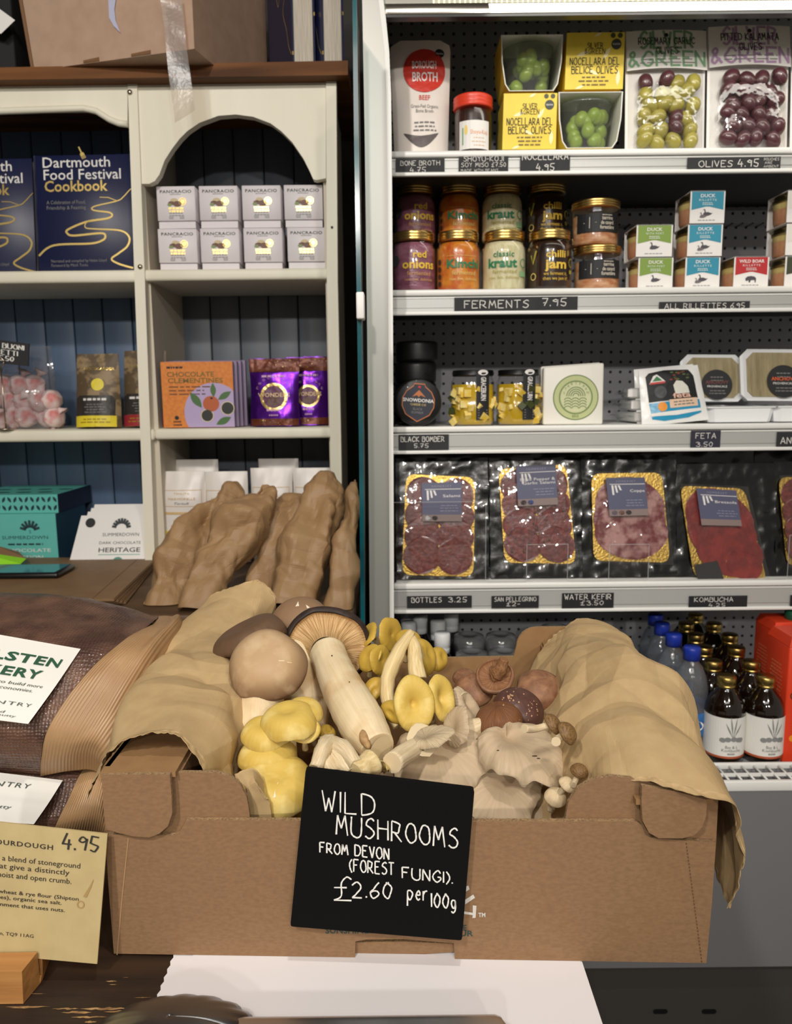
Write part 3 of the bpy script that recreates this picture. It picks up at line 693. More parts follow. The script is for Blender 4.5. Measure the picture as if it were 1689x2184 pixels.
def olive_pack(px0, px1, pyt, pyb, Y, face, label, seed):
    zb, zt_ = P((px0+px1)/2, pyb, Y=Y).z, P((px0+px1)/2, pyt, Y=Y).z
    w = PX(px1-px0, Y, (zb+zt_)/2); h = zt_ - zb; D = 0.085
    t = thing('olive_pack', label, 'olive pack', (P((px0+px1)/2, (pyt+pyb)/2, Y=Y).x, Y + D/2, zb), (0,0,0), 'yellow sleeved packs of green olives on the top shelf')
    y0 = -D/2; mb = MB()
    u = [(-w*0.36, 0.0), (w*0.36, 0.0), (w*0.43, h*0.12), (w*0.485, h*0.5), (w*0.5, h*0.97), (-w*0.5, h*0.97), (-w*0.485, h*0.5), (-w*0.43, h*0.12)]
    if face:
        q = [(-w*0.5, 0.0005), (w*0.49, 0.0005), (w*0.5, h*0.985), (-w*0.48, h*0.985)]
        mb.prism([(x, y0+0.002, zz) for x, zz in q], (0, 0.0012, 0), m_yel)
        mb.prism([(x*0.97, y0+0.0034, max(zz*0.97, 0.001)) for x, zz in q], (0, D-0.006, 0), m_yel)
        f = flat(y0+0.002); f2 = flat(y0+0.002, eps=0.0008); k_ = m_ink
        leaf = ink((246,232,180))
        for (a, b, l, an) in ((-w*0.2, h*0.62, w*0.22, 0.3), (w*0.2, h*0.62, w*0.24, 1.0), (-w*0.02, h*0.3, w*0.2, -0.5), (w*0.4, h*0.2, w*0.25, 1.5), (w*0.05, h*0.95, w*0.16, 0.5), (-w*0.25, h*0.04, w*0.16, 0.3)):
            pts = [(a + l*(s-0.5)*cos(an) - l*0.14*sin(pi*s)*sg*sin(an), min(max(b + l*(s-0.5)*sin(an) + l*0.14*sin(pi*s)*sg*cos(an), 0.001), h*0.98)) for sg, rg in ((1, range(9)), (-1, range(8, -1, -1))) for s in [i/8 for i in rg]]
            mb.poly(pts, leaf, f)
        mb.hand('SILVER', 0, h*0.72, h*0.085, k_, f2, 'C', 0.11, w*0.27); mb.hand('&GREEN', 0, h*0.62, h*0.085, k_, f2, 'C', 0.11, w*0.34)
        mb.hand('NOCELLARA DEL', 0, h*0.43, h*0.12, k_, f2, 'C', 0.115, w*0.84); mb.hand('BELICE OLIVES', 0, h*0.28, h*0.12, k_, f2, 'C', 0.115, w*0.78)
        lines_of(mb, 3, 0, h*0.2, w*0.55, h*0.065, h*0.025, ink((110,90,30)), f2, seed)
        mb.ell(w*0.36, h*0.78, w*0.085, w*0.085, ink((52,56,50)), f); mb.text('taste', w*0.36, h*0.765, w*0.06, m_paperwhite, f2, width=w*0.13)
        for q in (0.30, 0.42): mb.ell(w*q, h*0.93, w*0.042, w*0.042, ink((70,70,40)), f)
    else:
        n = len(u); inner = [(x*0.965, zz*0.975 + h*0.012) for x, zz in u]
        vs = [Vector((x, yy, zz)) for yy in (y0, y0 + D) for x, zz in u] + [Vector((x, yy, zz)) for yy in (y0, y0 + D) for x, zz in inner]
        for i in range(n):
            j = (i+1) % n; mb.add([vs[i], vs[j], vs[n+j], vs[n+i]], [(0,1,2,3)], m_yel); mb.add([vs[2*n+i], vs[2*n+j], vs[3*n+j], vs[3*n+i]], [(3,2,1,0)], m_sl_in)
            mb.add([vs[i], vs[j], vs[2*n+j], vs[2*n+i]], [(3,2,1,0)], m_sl_in)
    mb.build('sleeve', t)
    if not face:
        rb, rt = w*0.335, w*0.40; hh = h*0.80
        MB().lathe([(0.0001,0.002),(rb*0.94,0.0015),(rb,0.006),(rt,hh),(rt*1.06,hh+0.001),(rt*1.06,hh+0.006),(rt*0.9,hh+0.009),(0.0001,hh+0.009)], m_tub, 36).build('tub', t)
        rg = random.Random(seed); ro = w*0.105
        for k in range(22):
            a = rg.uniform(-1.9, 1.9) if k < 14 else rg.uniform(0, 2*pi); zz = 0.004 + ro + (hh*0.62)*rg.random(); rr = (rb + (rt-rb)*zz/hh) - ro*1.1
            if k >= 14: zz = hh*0.66; rr *= rg.uniform(0, .9)
            olive(t, (rr*sin(a), -rr*cos(a), zz), ro, ro*1.14, m_olg, (rg.uniform(-.6,.6), rg.uniform(-.6,.6), 0))
    return t
olive_pack(1072,1188,196,318,1.345,True,'yellow printed olive pack standing under the upper open tub','1')
olive_pack(1068,1200,70,194,1.347,False,'open-ended olive pack showing its tub, on top of a yellow face',2)
olive_pack(1190,1327,192,316,1.345,False,'open-ended olive pack with green olives, standing on the shelf beside the pouches',3)
olive_pack(1206,1332,66,190,1.347,True,'yellow printed olive pack resting on top of an open tub',4)

m_olp = M('olive_pale', (176,166,82), 0.3, var=(150,140,60), vscale=50, coat=0.6); m_olk = M('olive_plum', (98,52,58), 0.35, var=(62,34,44), vscale=60, coat=0.6)
m_oly = M('olive_yellow', (206,176,60), 0.3, var=(180,120,40), vscale=40, coat=0.6)
m_back = M('pouch_back_white', (228,224,220), 0.35)
def olive_pouch(px0, px1, pyt, pyb, Y, title, ctitle, label, mats, seed, wt=None):
    zb, zt_ = S1 + 0.0015, P((px0+px1)/2, pyt, Y=Y).z; w = PX(px1-px0, Y, (zb+zt_)/2); h = zt_ - zb
    t = thing('olive_pouch', label, 'olive pouch', (P((px0+px1)/2, pyb, Y=Y).x, Y, zb), (R(-5), 0, 0), 'white backed see-through olive pouches')
    mb = MB(); n = 20
    mb.box(-w/2, w/2, 0.0, 0.0015, 0, h, m_back, 0.0007); mb.build('back_card', t)
    rg = random.Random(seed); ro = w*0.092
    for k in range(24):
        a, b = k % 4, k // 4; x = (a - 1.5)*w*0.185 + (b % 2)*w*0.05 - w*0.02 + rg.uniform(-.005, .005); zz = h*0.09 + b*h*0.094 + rg.uniform(-.004, .004)
        olive(t, (x, -ro*0.95 - rg.uniform(0, .004), zz), ro, ro*1.22, mats[rg.choice([0,0,0,1]) if len(mats) > 1 else 0], (rg.uniform(-.5,.5), rg.uniform(-1.2,1.2), 0))
    def fil(u, v):
        x = (u-.5)*w*0.94; zz = h*0.02 + v*h*0.66
        d = ro*2.25 * max(0, 1 - abs(2*u-1)**3)**0.6 * max(0, 1 - abs(2*v-1)**4)**0.6
        return Vector((x, -d - 0.001 - 0.0016*abs(fbm((x, seed, zz), 55)), zz))
    MB().grid(fil, 22, 26, m_film).build('window_film', t)
    hd = MB(); d0 = 0.012; hd.grid(lambda u, v: Vector(((u-.5)*w, -d0*(1-v)*(1-0.4*abs(2*u-1)**2) - 0.0012, h*(0.665 + 0.335*v + 0.012*cos(pi*(u-.5))))), 12, 6, m_back)
    hm = lambda e: (lambda x, zz, k=0: Vector((x, -d0*(1-(zz/h-0.665)/0.335)*(1-0.4*abs(2*x/w)**2) - 0.0014 - e, zz)))
    cm = ink(ctitle)
    hd.hand('SILVER', 0, h*0.855, h*0.14, cm, hm(0.0003), 'C', 0.15, w*0.66); hd.hand('&GREEN', 0, h*0.70, h*0.12, cm, hm(0.0003), 'C', 0.17, w*0.94)
    for k, s in enumerate(title): hd.hand(s, 0, h*(0.885 - 0.085*k), h*0.058, m_ink, hm(0.0007), 'C', 0.12, w*(0.7 if len(s) > 7 else 0.27))
    lines_of(hd, 2, 0, h*0.75, w*0.7, h*0.03, h*0.008, m_grey_ink, hm(0.0007), seed); hd.ell(0, h*0.965, 0.0035, 0.0035, m_ink, hm(0.0005), 14)
    hd.build('header', t)
olive_pouch(1332,1503,56,314,1.352,['ROSEMARY GARLIC','OLIVES'],(124,162,124),'see-through pouch of pale olives with green brush lettering',[m_olp, m_olk],5)
olive_pouch(1506,1680,46,308,1.350,['PITTED KALAMATA','OLIVES'],(176,142,178),'see-through pouch of dark purple olives with lilac lettering',[m_olk],6)
olive_pouch(1684,1858,52,308,1.350,['CHILLI','OLIVES'],(214,60,50),'see-through pouch of yellow olives with red lettering, cut off at the edge',[m_oly],7)

# ------------------------------------------------ second shelf: jars of ferments
z = S2 + 0.0015
m_goldlid = M('gold_lid', (206,172,104), 0.3, 1.0)
C = {'red onions': M('pickled_onion', (116,62,84), 0.3, var=(160,104,124), vscale=26, vstretch=(1,1,3.0), bump=0.5, bscale=120, coat=0.5, detail=3),
     'kimchi': M('kimchi_orange', (196,86,26), 0.3, var=(222,150,50), vscale=45, bump=0.5, bscale=120, coat=0.5),
     'kraut': M('sauerkraut', (206,198,150), 0.35, var=(232,226,190), vscale=38, vstretch=(3,3,1), bump=0.5, bscale=140, coat=0.4),
     'chilli jam': M('dark_jam', (34,18,14), 0.25, var=(56,28,16), vscale=50, coat=0.6)}
yel = ink((236,196,70)); grn = ink((38,128,86)); oli = ink((170,160,60)); cr = ink((226,200,120))
def ferment(kind, px, Y, zz, label, h, r, rot=0):
    def d(mb, a, b):
        c2 = yel
        if kind == 'red onions':
            mb.text('red', r*0.25, h*0.56, h*0.16, yel, a, width=r*0.62, bold=0.025); mb.text('onions', r*0.22, h*0.385, h*0.2, yel, a, width=r*1.55, bold=0.03)
            mb.text('fermented', r*0.22, h*0.27, h*0.1, ink((214,160,100)), a, width=r*1.1); mb.text('raw, live, delicious', r*0.22, h*0.18, h*0.07, ink((214,160,100)), a, width=r*1.3)
            mb.ell(-r*0.95, h*0.52, r*0.24, r*0.24, ink((70,70,74)), a)
        elif kind == 'kimchi':
            mb.text('Kimchi', r*0.2, h*0.39, h*0.19, grn, a, width=r*1.6, bold=0.03); mb.text('fermented', r*0.2, h*0.27, h*0.1, cr, a, width=r*1.1); mb.text('raw, live, delicious', r*0.2, h*0.18, h*0.07, cr, a, width=r*1.3)
            mb.rect(-r*0.6, h*0.58, r*0.85, h*0.585, cr, a, 8)
            for k in range(4): mb.ell(-r*1.05, h*(0.5-0.12*k), r*0.12, r*0.12, ink((70,50,40)), a, 12)
        elif kind == 'kraut':
            mb.text('classic', -r*0.15, h*0.56, h*0.13, grn, a, width=r*0.95, bold=0.01); mb.text('kraut', -r*0.2, h*0.39, h*0.21, grn, a, width=r*1.35, bold=0.03)
            mb.text('fermented', -r*0.1, h*0.29, h*0.09, oli, a, width=r*1.1); mb.text('raw, live, delicious', -r*0.1, h*0.2, h*0.07, oli, a, width=r*1.4)
            mb.ring(r*0.85, h*0.46, r*0.2, r*0.2, r*0.035, grn, a); mb.rect(r*0.62, h*0.24, r*1.05, h*0.33, ink((140,180,130)), a, 4)
        else:
            mb.text('chilli', r*0.12, h*0.54, h*0.16, yel, a, width=r*0.9, bold=0.02); mb.text('jam', r*0.12, h*0.36, h*0.21, yel, a, width=r*1.0, bold=0.03)
            mb.text('we ferment it,', r*0.12, h*0.25, h*0.08, yel, a, width=r*1.1); mb.text('then we jam it!', r*0.12, h*0.17, h*0.08, yel, a, width=r*1.15)
            mb.ribbon([(-r*1.1, h*0.6), (-r*0.98, h*0.45), (-r*0.8, h*0.66)], r*0.09, oli, a); mb.ring(-r*0.95, h*0.24, r*0.16, r*0.16, r*0.04, cr, a); mb.ring(r*1.0, h*0.46, r*0.2, r*0.2, r*0.04, oli, a); mb.rect(r*0.85, h*0.28, r*1.12, h*0.34, oli, a, 3)
    return jar('ferment_jar', label, 'jar', Vector((P(px, Y2PY(Y, zz), Y=Y).x, Y, zz)), r, h, h*0.155, C[kind], m_goldlid, d, rot, 'gold lidded jars of ferments', shoulder=0.2, fill=0.97, neck=0.84)
pxs = {'red onions': (883, 884, 886), 'kimchi': (977, 978, 978), 'kraut': (1074, 1072, 1070), 'chilli jam': (1170, 1167, 1164)}
col_ = {'red onions': 'purple pickled red onions', 'kimchi': 'orange kimchi', 'kraut': 'pale shredded kraut', 'chilli jam': 'dark chilli jam'}
hf = (P(980, 497, Y=1.375).z - z)*0.985; rf = PX(47, 1.375, z+0.05)
for kd, (a, b, c) in pxs.items():
    ferment(kd, a, 1.375, z, 'front jar of %s on the shelf edge' % col_[kd], hf, rf)
    ferment(kd, b, 1.475, z, 'lower back jar of %s hidden behind the front one' % col_[kd], hf, rf)
    ferment(kd, c, 1.475, z + hf + 0.0006, 'upper jar of %s in the shade, stacked in the back row' % col_[kd], hf, rf)
# terrines
m_terr = M('terrine_meat', (176,104,58), 0.4, var=(214,170,130), vscale=45, coat=0.5, vstretch=(1,1,3)); m_lab = M('label_black', (26,28,31), 0.6)
def terrine(px, zz, label):
    Y = 1.385; r = PX(48, Y, z+.03); h = P(1270, 531, Y=Y).z - z
    def d(mb, a, b):
        mb.rect(-r*1.1, h*0.28, r*0.95, h*0.68, m_lab, a, 14); g = ink((206,196,180))
        for k, s in enumerate(('terrine', 'de canard', 'forestière')): mb.text(s, r*0.28, h*(0.54 - 0.1*k), h*0.115, g, b, width=r*(0.5 + 0.08*k), bold=0.02)
        mb.rect(-r*0.75, h*0.475, -r*0.2, h*0.485, g, b); mb.rect(-r*0.5, h*0.36, -r*0.47, h*0.6, g, b); lines_of(mb, 1, r*0.28, h*0.63, r*0.5, 0.1, h*0.02, g, b)
    return jar('terrine_jar', label, 'jar', Vector((P(px, Y2PY(Y, zz), Y=Y).x, Y, zz)), r, h, h*0.17, m_terr, m_goldlid, d, 0, 'terrine jars with black labels', shoulder=0.1, fill=0.82, neck=0.97, lr=r*1.02), h
_, ht = terrine(1271, z, 'terrine jar with black label at the bottom of a pair'); terrine(1268, z + ht + 0.0005, 'terrine jar with black label stacked on top of its twin')
# sleeved jars of rillettes
def duck(mb, x, zz, s, mat, mf, other=False):
    body = [(-.5,.0),(-.42,.22),(-.30,.34),(-.34,.55),(-.5,.58),(-.38,.66),(-.24,.64),(-.2,.5),(-.16,.32),(.1,.34),(.42,.22),(.62,.26),(.4,.05),(.1,-.06),(-.3,-.08)]
    mb.poly([(x + a*s, zz + b*s) for a, b in body], mat, mf)
    if other: mb.poly([(x + a*s - s*.5, zz + b*s*.7 - s*.05) for a, b in [(-.4,0),(-.3,.3),(0,.4),(.3,.2),(.5,.3),(.4,0),(0,-.1)]], ink((120,110,110)), mf)
def boar(mb, x, zz, s, mat, mf):
    mb.poly([(x + a*s, zz + b*s) for a, b in [(-.6,.0),(-.62,.2),(-.4,.4),(0,.46),(.4,.38),(.58,.2),(.55,-.25),(.44,-.25),(.4,.02),(.0,.0),(-.1,-.25),(-.22,-.25),(-.28,.02),(-.45,-.1)]], mat, mf)
m_ril = M('rillette_pink', (190,132,100), 0.4, var=(206,160,120), vscale=40, coat=0.6); m_fat = M('rillette_fat', (206,186,120), 0.4, coat=0.5)
m_oldlid = M('pale_gold_lid', (178,164,118), 0.3, 1.0)
def rillette(px0, px1, pyt, pyb, zz, word, word2, colr, beast, label, par_h=None):
    Y = 1.345; w = PX(px1-px0, Y, zz+.03); h = par_h; D = 0.07
    t = thing('rillette_jar', label, 'jar', (P((px0+px1)/2, (pyt+pyb)/2, Y=Y).x, Y + D/2, zz), (0, 0, 0), 'small jars of rillettes in card sleeves')
    mb = MB(); y0 = -D/2
    mb.box(-w/2, w/2, y0, y0+0.001, 0, h, m_paperwhite); mb.box(-w/2, w/2, D/2-0.001, D/2, 0, h, m_paperwhite); mb.box(-w/2, w/2, y0, D/2, h-0.0012, h-0.0002, m_paperwhite); mb.box(-w/2, w/2, y0, D/2, 0.0, 0.001, m_paperwhite)
    f, f2 = flat(y0), flat(y0, eps=0.0008); c = ink(colr)
    mb.poly([(-w*0.46, h*0.97), (-w*0.46, h*0.42), (-w*0.05, h*0.52), (w*0.05, h*0.52), (w*0.46, h*0.42), (w*0.46, h*0.97)], c, f)
    word and mb.text(word, 0, h*0.8, h*0.14, m_paperwhite, f2, width=w*(0.42 if len(word) < 6 else 0.72), bold=0.015); word and mb.text(word2, 0, h*0.69, h*0.09, ink((220,230,225)), f2, width=w*0.5, space=1.3); lines_of(mb, 2, 0, h*0.62, w*0.32, h*0.05, h*0.02, ink((220,230,225)), f2)
    dk = ink((72,68,76))
    (boar if beast == 'boar' else duck)(mb, 0, h*0.26, w*0.26, dk, f); 
    if beast == 'ducks': duck(mb, -w*0.12, h*0.2, w*0.2, ink((110,102,104)), f2)
    lines_of(mb, 1, 0, h*0.1, w*0.55, .1, h*0.02, m_grey_ink, f); mb.build('sleeve', t)
    r = 0.0335; lh = 0.013; b = h - 0.003 - lh
    g = MB().lathe([(0.0001,0.0015),(r*0.9,0.0012),(r*0.97,0.006),(r,b*0.6),(r*0.98,b)], m_ril, 30); g.lathe([(r*0.982,b),(r*0.99,b+0.0005),(r*0.95,b+0.001)], m_fat, 30).build('glass_jar', t)
    MB().lathe([(r*0.985,b*0.74),(r*1.004,b*0.76),(r*1.0,b),(0.001,b)], m_fat, 30).build('fat_layer', t)
    MB().lathe([(r*0.97,b),(r*1.05,b+0.001),(r*1.05,b+lh*0.4),(r*0.99,b+lh*0.5),(r*0.98,b+lh*0.9),(r*0.93,b+lh),(0.0001,b+lh)], m_oldlid, 30).build('lid', t)
    return t
hb = P(1500, 547.5, Y=1.345).z - z
GR, BL, RD = (124,152,60), (40,140,168), (184,36,42)
rillette(1361,1435,547,612,z,'DUCK','WITH PORT',GR,'duck','green sleeved duck rillette jar at the bottom of the green pair',hb); rillette(1357,1434,482,546,z+hb,'DUCK','WITH PORT',GR,'duck','green sleeved duck rillette jar on top of the green pair',hb)
for k, (a, b, s) in enumerate(((1465,1539,'bottom'), (1467,1541,'middle'), (1469,1543,'top'))): rillette(a,b,0,1000-k*2,z+hb*k,'DUCK','RILLETTE',BL,'ducks','blue sleeved duck rillette jar, %s of three' % s,hb)
rillette(1565,1639,547,611,z,'WILD BOAR','RILLETTE',RD,'boar','red sleeved wild boar rillette jar standing alone',hb)
for k, s in enumerate(('bottom', 'middle', 'top')): rillette(1679-2*k,1755-2*k,0,1000,z+hb*k,'','' ,(60,66,44) if k == 0 else (226,222,214),'boar','sleeved jar at the cut edge of the shelf, %s of its stack' % s,hb)

# ------------------------------------------------ third shelf: cheeses
z = S3 + 0.0015
m_wax = M('black_wax', (13,13,14), 0.45, coat=0.25, bump=0.05, bscale=80)
def truckle_mesh(r, h): return [(0.0001,0),(r*0.9,0.0),(r*0.985,h*0.06),(r,h*0.16),(r,h*0.84),(r*0.985,h*0.94),(r*0.9,h),(0.0001,h)]
Y = 1.352; r = PX(50, Y, z+0.04); hh = 0.045
t = thing('cheese_truckle', 'black waxed cheese on its edge with a navy mountain label', 'cheese', place(890, Y, z), (0, 0, R(3)), 'black waxed cheeses')
mb = MB().lathe([(a, b - hh/2) for a, b in truckle_mesh(r, hh)], m_wax, 44, (0, 0, r), ax=Matrix.Rotation(pi/2, 3, 'X')); mb.build('wax_cheese', t)
lb = MB(); navy = ink((34,38,54)); org = ink((188,110,60)); f = lambda e: (lambda u, v, k=0: Vector((u*cos(-.08) - v*sin(-.08), -hh/2 - 0.0006 - e, r + u*sin(-.08) + v*cos(-.08))))
def badge(s): return [(a*s, b*s) for a, b in [(-.3,.8),(-.26,.92),(.26,.92),(.3,.8),(.62,.55),(.8,.2),(.8,-.2),(.6,-.6),(.3,-.78),(.0,-.95),(-.3,-.78),(-.6,-.6),(-.8,-.2),(-.8,.2),(-.62,.55)]]
lb.poly(badge(r*0.86), org, f(0)); lb.poly(badge(r*0.81), navy, f(0.0004)); g = f(0.0008)
lb.poly([(-r*.28,r*.22),(-r*.1,r*.42),(0,r*.52),(r*.12,r*.4),(r*.3,r*.22),(r*.08,r*.3),(0,r*.22),(-r*.08,r*.3)], org, g); lb.rect(-r*.05,r*.6,r*.06,r*.68,ink((200,40,40)),g)
lb.text('SNOWDONIA', 0, r*.02, r*.2, m_paperwhite, g, width=r*1.3, bold=0.02); lb.text('CHEESE CO', 0, -r*.13, r*.12, cr, g, width=r*.66); lb.text('BLACK', 0, -r*.32, r*.14, m_grey_ink, g, width=r*.4); lb.text('BOMBER', 0, -r*.47, r*.14, m_grey_ink, g, width=r*.5)
lb.build('label', t)
Yb = 1.46; rb = PX(44, Yb, z+.1); hb2 = PX(42, Yb, z+.1)*1.02
for k, s in enumerate(('bottom', 'second', 'third', 'topmost')):
    o = MB().lathe(truckle_mesh(rb, hb2), m_wax, 40).build('cheese_truckle', None, place(888 + (2 if k == 3 else -1), Yb, z) + Vector((0, 0, k*(hb2+0.0003))))
    tag(o, 'black waxed cheese lying flat, %s in the stack behind the labelled one' % s, 'cheese', 'black waxed cheeses')
m_oil = M('yellow_oil', (226,188,40), 0.2, coat=0.6, trans=0.35); m_feta = M('white_cheese', (236,220,150), 0.5, var=(228,190,60), vscale=70); m_herb = M('dark_herb', (60,66,20), 0.6)
def marinated(px, label, seed):
    Y = 1.37; r = PX(46, Y, z+.05); h = P(1008, 790, Y=Y).z - z
    t = thing('marinated_cheese_jar', label, 'jar', place(px, Y, z), (0, 0, 0.2*seed), 'faceted jars of cheese in yellow oil'); rg = random.Random(seed)
    n8 = lambda a, tt: 1 + 0.03*cos(8*a)
    MB().lathe([(0.0001,0.001),(r*.9,0.0),(r,0.005),(r,h*.78),(r*.9,h*.85),(r*.88,h*.93)], m_glass, 48, rad=n8).build('glass', t)
    MB().lathe([(0.0001,0.002),(r*.88,0.0015),(r*.965,0.007),(r*.965,h*.74),(0.0001,h*.75)], m_oil, 48, rad=n8).build('oil', t)
    ck = MB()
    for k in range(30):
        a = rg.uniform(-1.7, 1.7); zz = rg.uniform(0.006, h*.66); s = r*rg.uniform(.22, .42); c = Vector((r*.955*sin(a), -r*.955*cos(a), zz)); bm = bmesh.new(); bmesh.ops.create_cube(bm, size=s)
        rot = Matrix.Rotation(rg.uniform(0,3), 3, Vector((rg.random(), rg.random(), rg.random()+.1)).normalized())
        ck.add([c + (rot @ v.co)*0.8 for v in bm.verts], [[v.index for v in f_.verts] for f_ in bm.faces], m_feta if rg.random() < .8 else m_herb); bm.free()
    o = ck.build('cheese_chunks', t); o['kind'] = 'stuff'
    lid(t, r*.93, h*.89, h*.11, m_black, grooves=1)
    lb = MB(); x0, x1 = r*0.05, r*0.68; f = lambda e: (lambda u, v, k=0: Vector(((r*1.02+e)*sin(u/r - 0.2*seed), -(r*1.02+e)*cos(u/r - 0.2*seed), v)))
    lb.rect(x0, h*.1, x1, h*.95, m_lab, f(0.0006), 5); lb.text('GRACEBURN', (x0+x1)/2 - r*.1, h*.87, r*.34, m_paperwhite, f(0.0011), 'L', width=h*.42, vert=True, bold=0.02)
    for k in range(4): lb.rect(x0 + r*.08, h*(.27-.045*k), x1 - r*.08, h*(.285-.045*k), m_grey_ink, f(0.0011))
    lb.ell((x0+x1)/2, h*.95, r*.24, h*.05, m_paperwhite, f(0.001)); lb.build('label', t)
marinated(1008, 'jar of yellow marinated cheese beside the black wax cheese', 1); marinated(1104, 'jar of yellow marinated cheese beside the white wrapped brie', 2)
m_wrap = M('wax_paper_white', (236,233,224), 0.5, bump=0.25, bscale=45); grn2 = ink((112,132,76)); grn3 = ink((188,196,140))
def brie(px0, px1, Y, label, deco):
    w = PX(px1-px0, Y, z+.05); h = PX(122, Y, z+.05); t = thing('wrapped_brie', label, 'cheese', place((px0+px1)/2, Y, z), (R(-2), 0, R(-3)), 'square bries in white paper')
    mb = MB().box(-w/2, w/2, 0, 0.022, 0, h, m_wrap, 0.003, 2); rr = w*.38; c = (0.004, h*.47); f = lambda e: flat(0.0, c[0], c[1], e)
    for v_ in range(len(mb.v)):
        x, y, zz = mb.v[v_]; mb.v[v_] = (x, y, zz + (0.006*max(0, (x + w/2)/w) if zz > h*.6 else 0))
    mb.build('paper_wrapper', t)
    if deco:
        s = MB(); s.ell(0, 0, rr, rr, grn2, f(.0006), 40); s.ell(0, 0, rr*.95, rr*.95, grn3, f(.001), 40); s.ring(0, 0, rr*.74, rr*.74, rr*.05, grn2, f(.0014), 40)
        s.ell(0, 0, rr*.66, rr*.66, ink((206,210,166)), f(.0014), 36)
        for k in range(4): s.add(*(lambda q: (q[0], q[1]))(([f(.0018)(rr*(.42-.09*k)*cos(a), rr*.05 + rr*(.42-.09*k)*sin(a)) for a in [pi*i/14 for i in range(15)]] + [f(.0018)(rr*(.38-.09*k)*cos(a), rr*.05 + rr*(.38-.09*k)*sin(a)) for a in [pi*i/14 for i in range(15)]], [(i, i+1, i+16, i+15) for i in range(14)])), grn2)
        for k in range(4):
            for j in range(3): s.ribbon([(rr*(-.5+.33*j + .15*cos(a)) + rr*.15, -rr*.12 - rr*.12*k + rr*.1*sin(a)) for a in [pi*i/8 for i in range(9)]], rr*.035, grn2, f(.0018))
        for k, ch in enumerate('STARTFARM'):
            a = pi*(.93 - .86*k/8); s.text(ch, rr*.53*cos(a)*1.0, rr*.03 + rr*.53*sin(a), rr*.16, grn2, f(.0018))
        s.text('BRIE', 0, -rr*.88, rr*.16, grn2, f(.0018)); s.build('stamp', t)
brie(1158, 1285, 1.345, 'square white wrapped brie with a round green stamp', True); brie(1152, 1278, 1.372, 'white wrapped brie standing behind the stamped one', False)
# feta packs
m_pk = M('pack_white_gloss', (240,240,238), 0.25, bump=0.2, bscale=50); m_blue = ink((44,150,192), .25)
def feta(px, Y, label, rot, front):
    w, h = PX(132, Y, z+.05), PX(121, Y, z+.05); t = thing('feta_pack', label, 'feta pack', place(px, Y, z), (R(-12), R(-5), rot), 'sealed feta packs')
    def deco(mb, mf, fr_):
        a, b, c = lay(fr_, 1), lay(fr_, 2), lay(fr_, 3); H = h
        mb.poly([(-w*.42,H*.4),(-w*.42,H*.86),(-w*.36,H*.92),(-w*.1,H*.95),(w*.3,H*.92),(w*.37,H*.8),(w*.40,H*.4)], m_lab, a)
        mb.poly([(-w*.42,H*.38),(w*.42,H*.38),(w*.43,H*.14),(w*.2,H*.07),(-w*.2,H*.05),(-w*.40,H*.1)], m_blue, a)
        mb.poly([(-w*.43,H*.2),(w*.43,H*.22),(w*.43,H*.17),(0,H*.13),(-w*.43,H*.15)], m_paperwhite, b)
        mb.rect(-w*.1, H*.26, w*.38, H*.41, ink((232,200,172)), b); lines_of(mb, 2, w*.14, H*.35, w*.36, H*.05, H*.02, m_grey_ink, c); mb.ell(-w*.22, H*.3, w*.075, w*.075, ink((236,150,40)), b)
        mb.poly([(-w*.38,H*.72),(-w*.3,H*.86),(-w*.24,H*.88),(-w*.12,H*.74)], m_paperwhite, b); mb.poly([(-w*.33,H*.76),(-w*.25,H*.85),(-w*.17,H*.76)], ink((40,120,60)), c); mb.rect(-w*.37,H*.71,-w*.13,H*.745,ink((200,60,60)),c)
        mb.ell(-w*.22, H*.56, w*.1, w*.1, ink((70,72,74)), b); mb.poly([(w*.02,H*.5),(w*.0,H*.66),(w*.06,H*.74),(w*.16,H*.72),(w*.24,H*.62),(w*.26,H*.5)], ink((226,224,214)), b)
        mb.text('feta', w*.12, H*.43, H*.13, ink((236,190,170)), c, width=w*.3, bold=0.02)
        rg = random.Random(3)
        for k in range(14): x, zz = w*rg.uniform(-.05,.3), H*rg.uniform(.76,.9); mb.ell(x, zz, w*.03, w*.014, ink(rg.choice([(96,110,60),(130,60,50),(70,84,48)])), b, 8)
    pouch(t, 'bag', w*1.06, h, 0.02, m_pk, prof=lambda v: 1 - abs(2*v-1)**6, hw=lambda v: 1.06 - .12*v, extra=deco if front else None, seed=4, wr=.001)
feta(1440, 1.352, 'upright feta pack with black and blue print facing out', R(4), True); feta(1430, 1.392, 'feta pack tucked right behind the printed one', R(4), False)
m_clearpk = M('vacuum_pack', (214,216,214), 0.2, coat=0.6, bump=0.4, bscale=60)
for k in range(3):
    Y = 1.43; c = place(1372, Y, z); s = thing('feta_pack', 'flat lying feta pack, %s of three beside the upright one' % ('bottom','middle','top')[k], 'feta pack', c + Vector((0, 0, 0.021*k)), (0, 0, R(6 - 7*k)), 'sealed feta packs')
    MB().box(-0.036, 0.05, -0.045, 0.045, 0.001, 0.0195, m_clearpk, 0.006, 2).build('cheese_block', s)
    q = MB(); q.grid(lambda u, v: Vector((-0.048 + 0.014*u, -0.047 + 0.094*v, 0.0105 + 0.003*sin(9*v + k))), 3, 8, m_film); q.box(-0.0362, -0.02, -0.0456, -0.0444, 0.004, 0.017, m_paperwhite).build('sealed_edge', s)
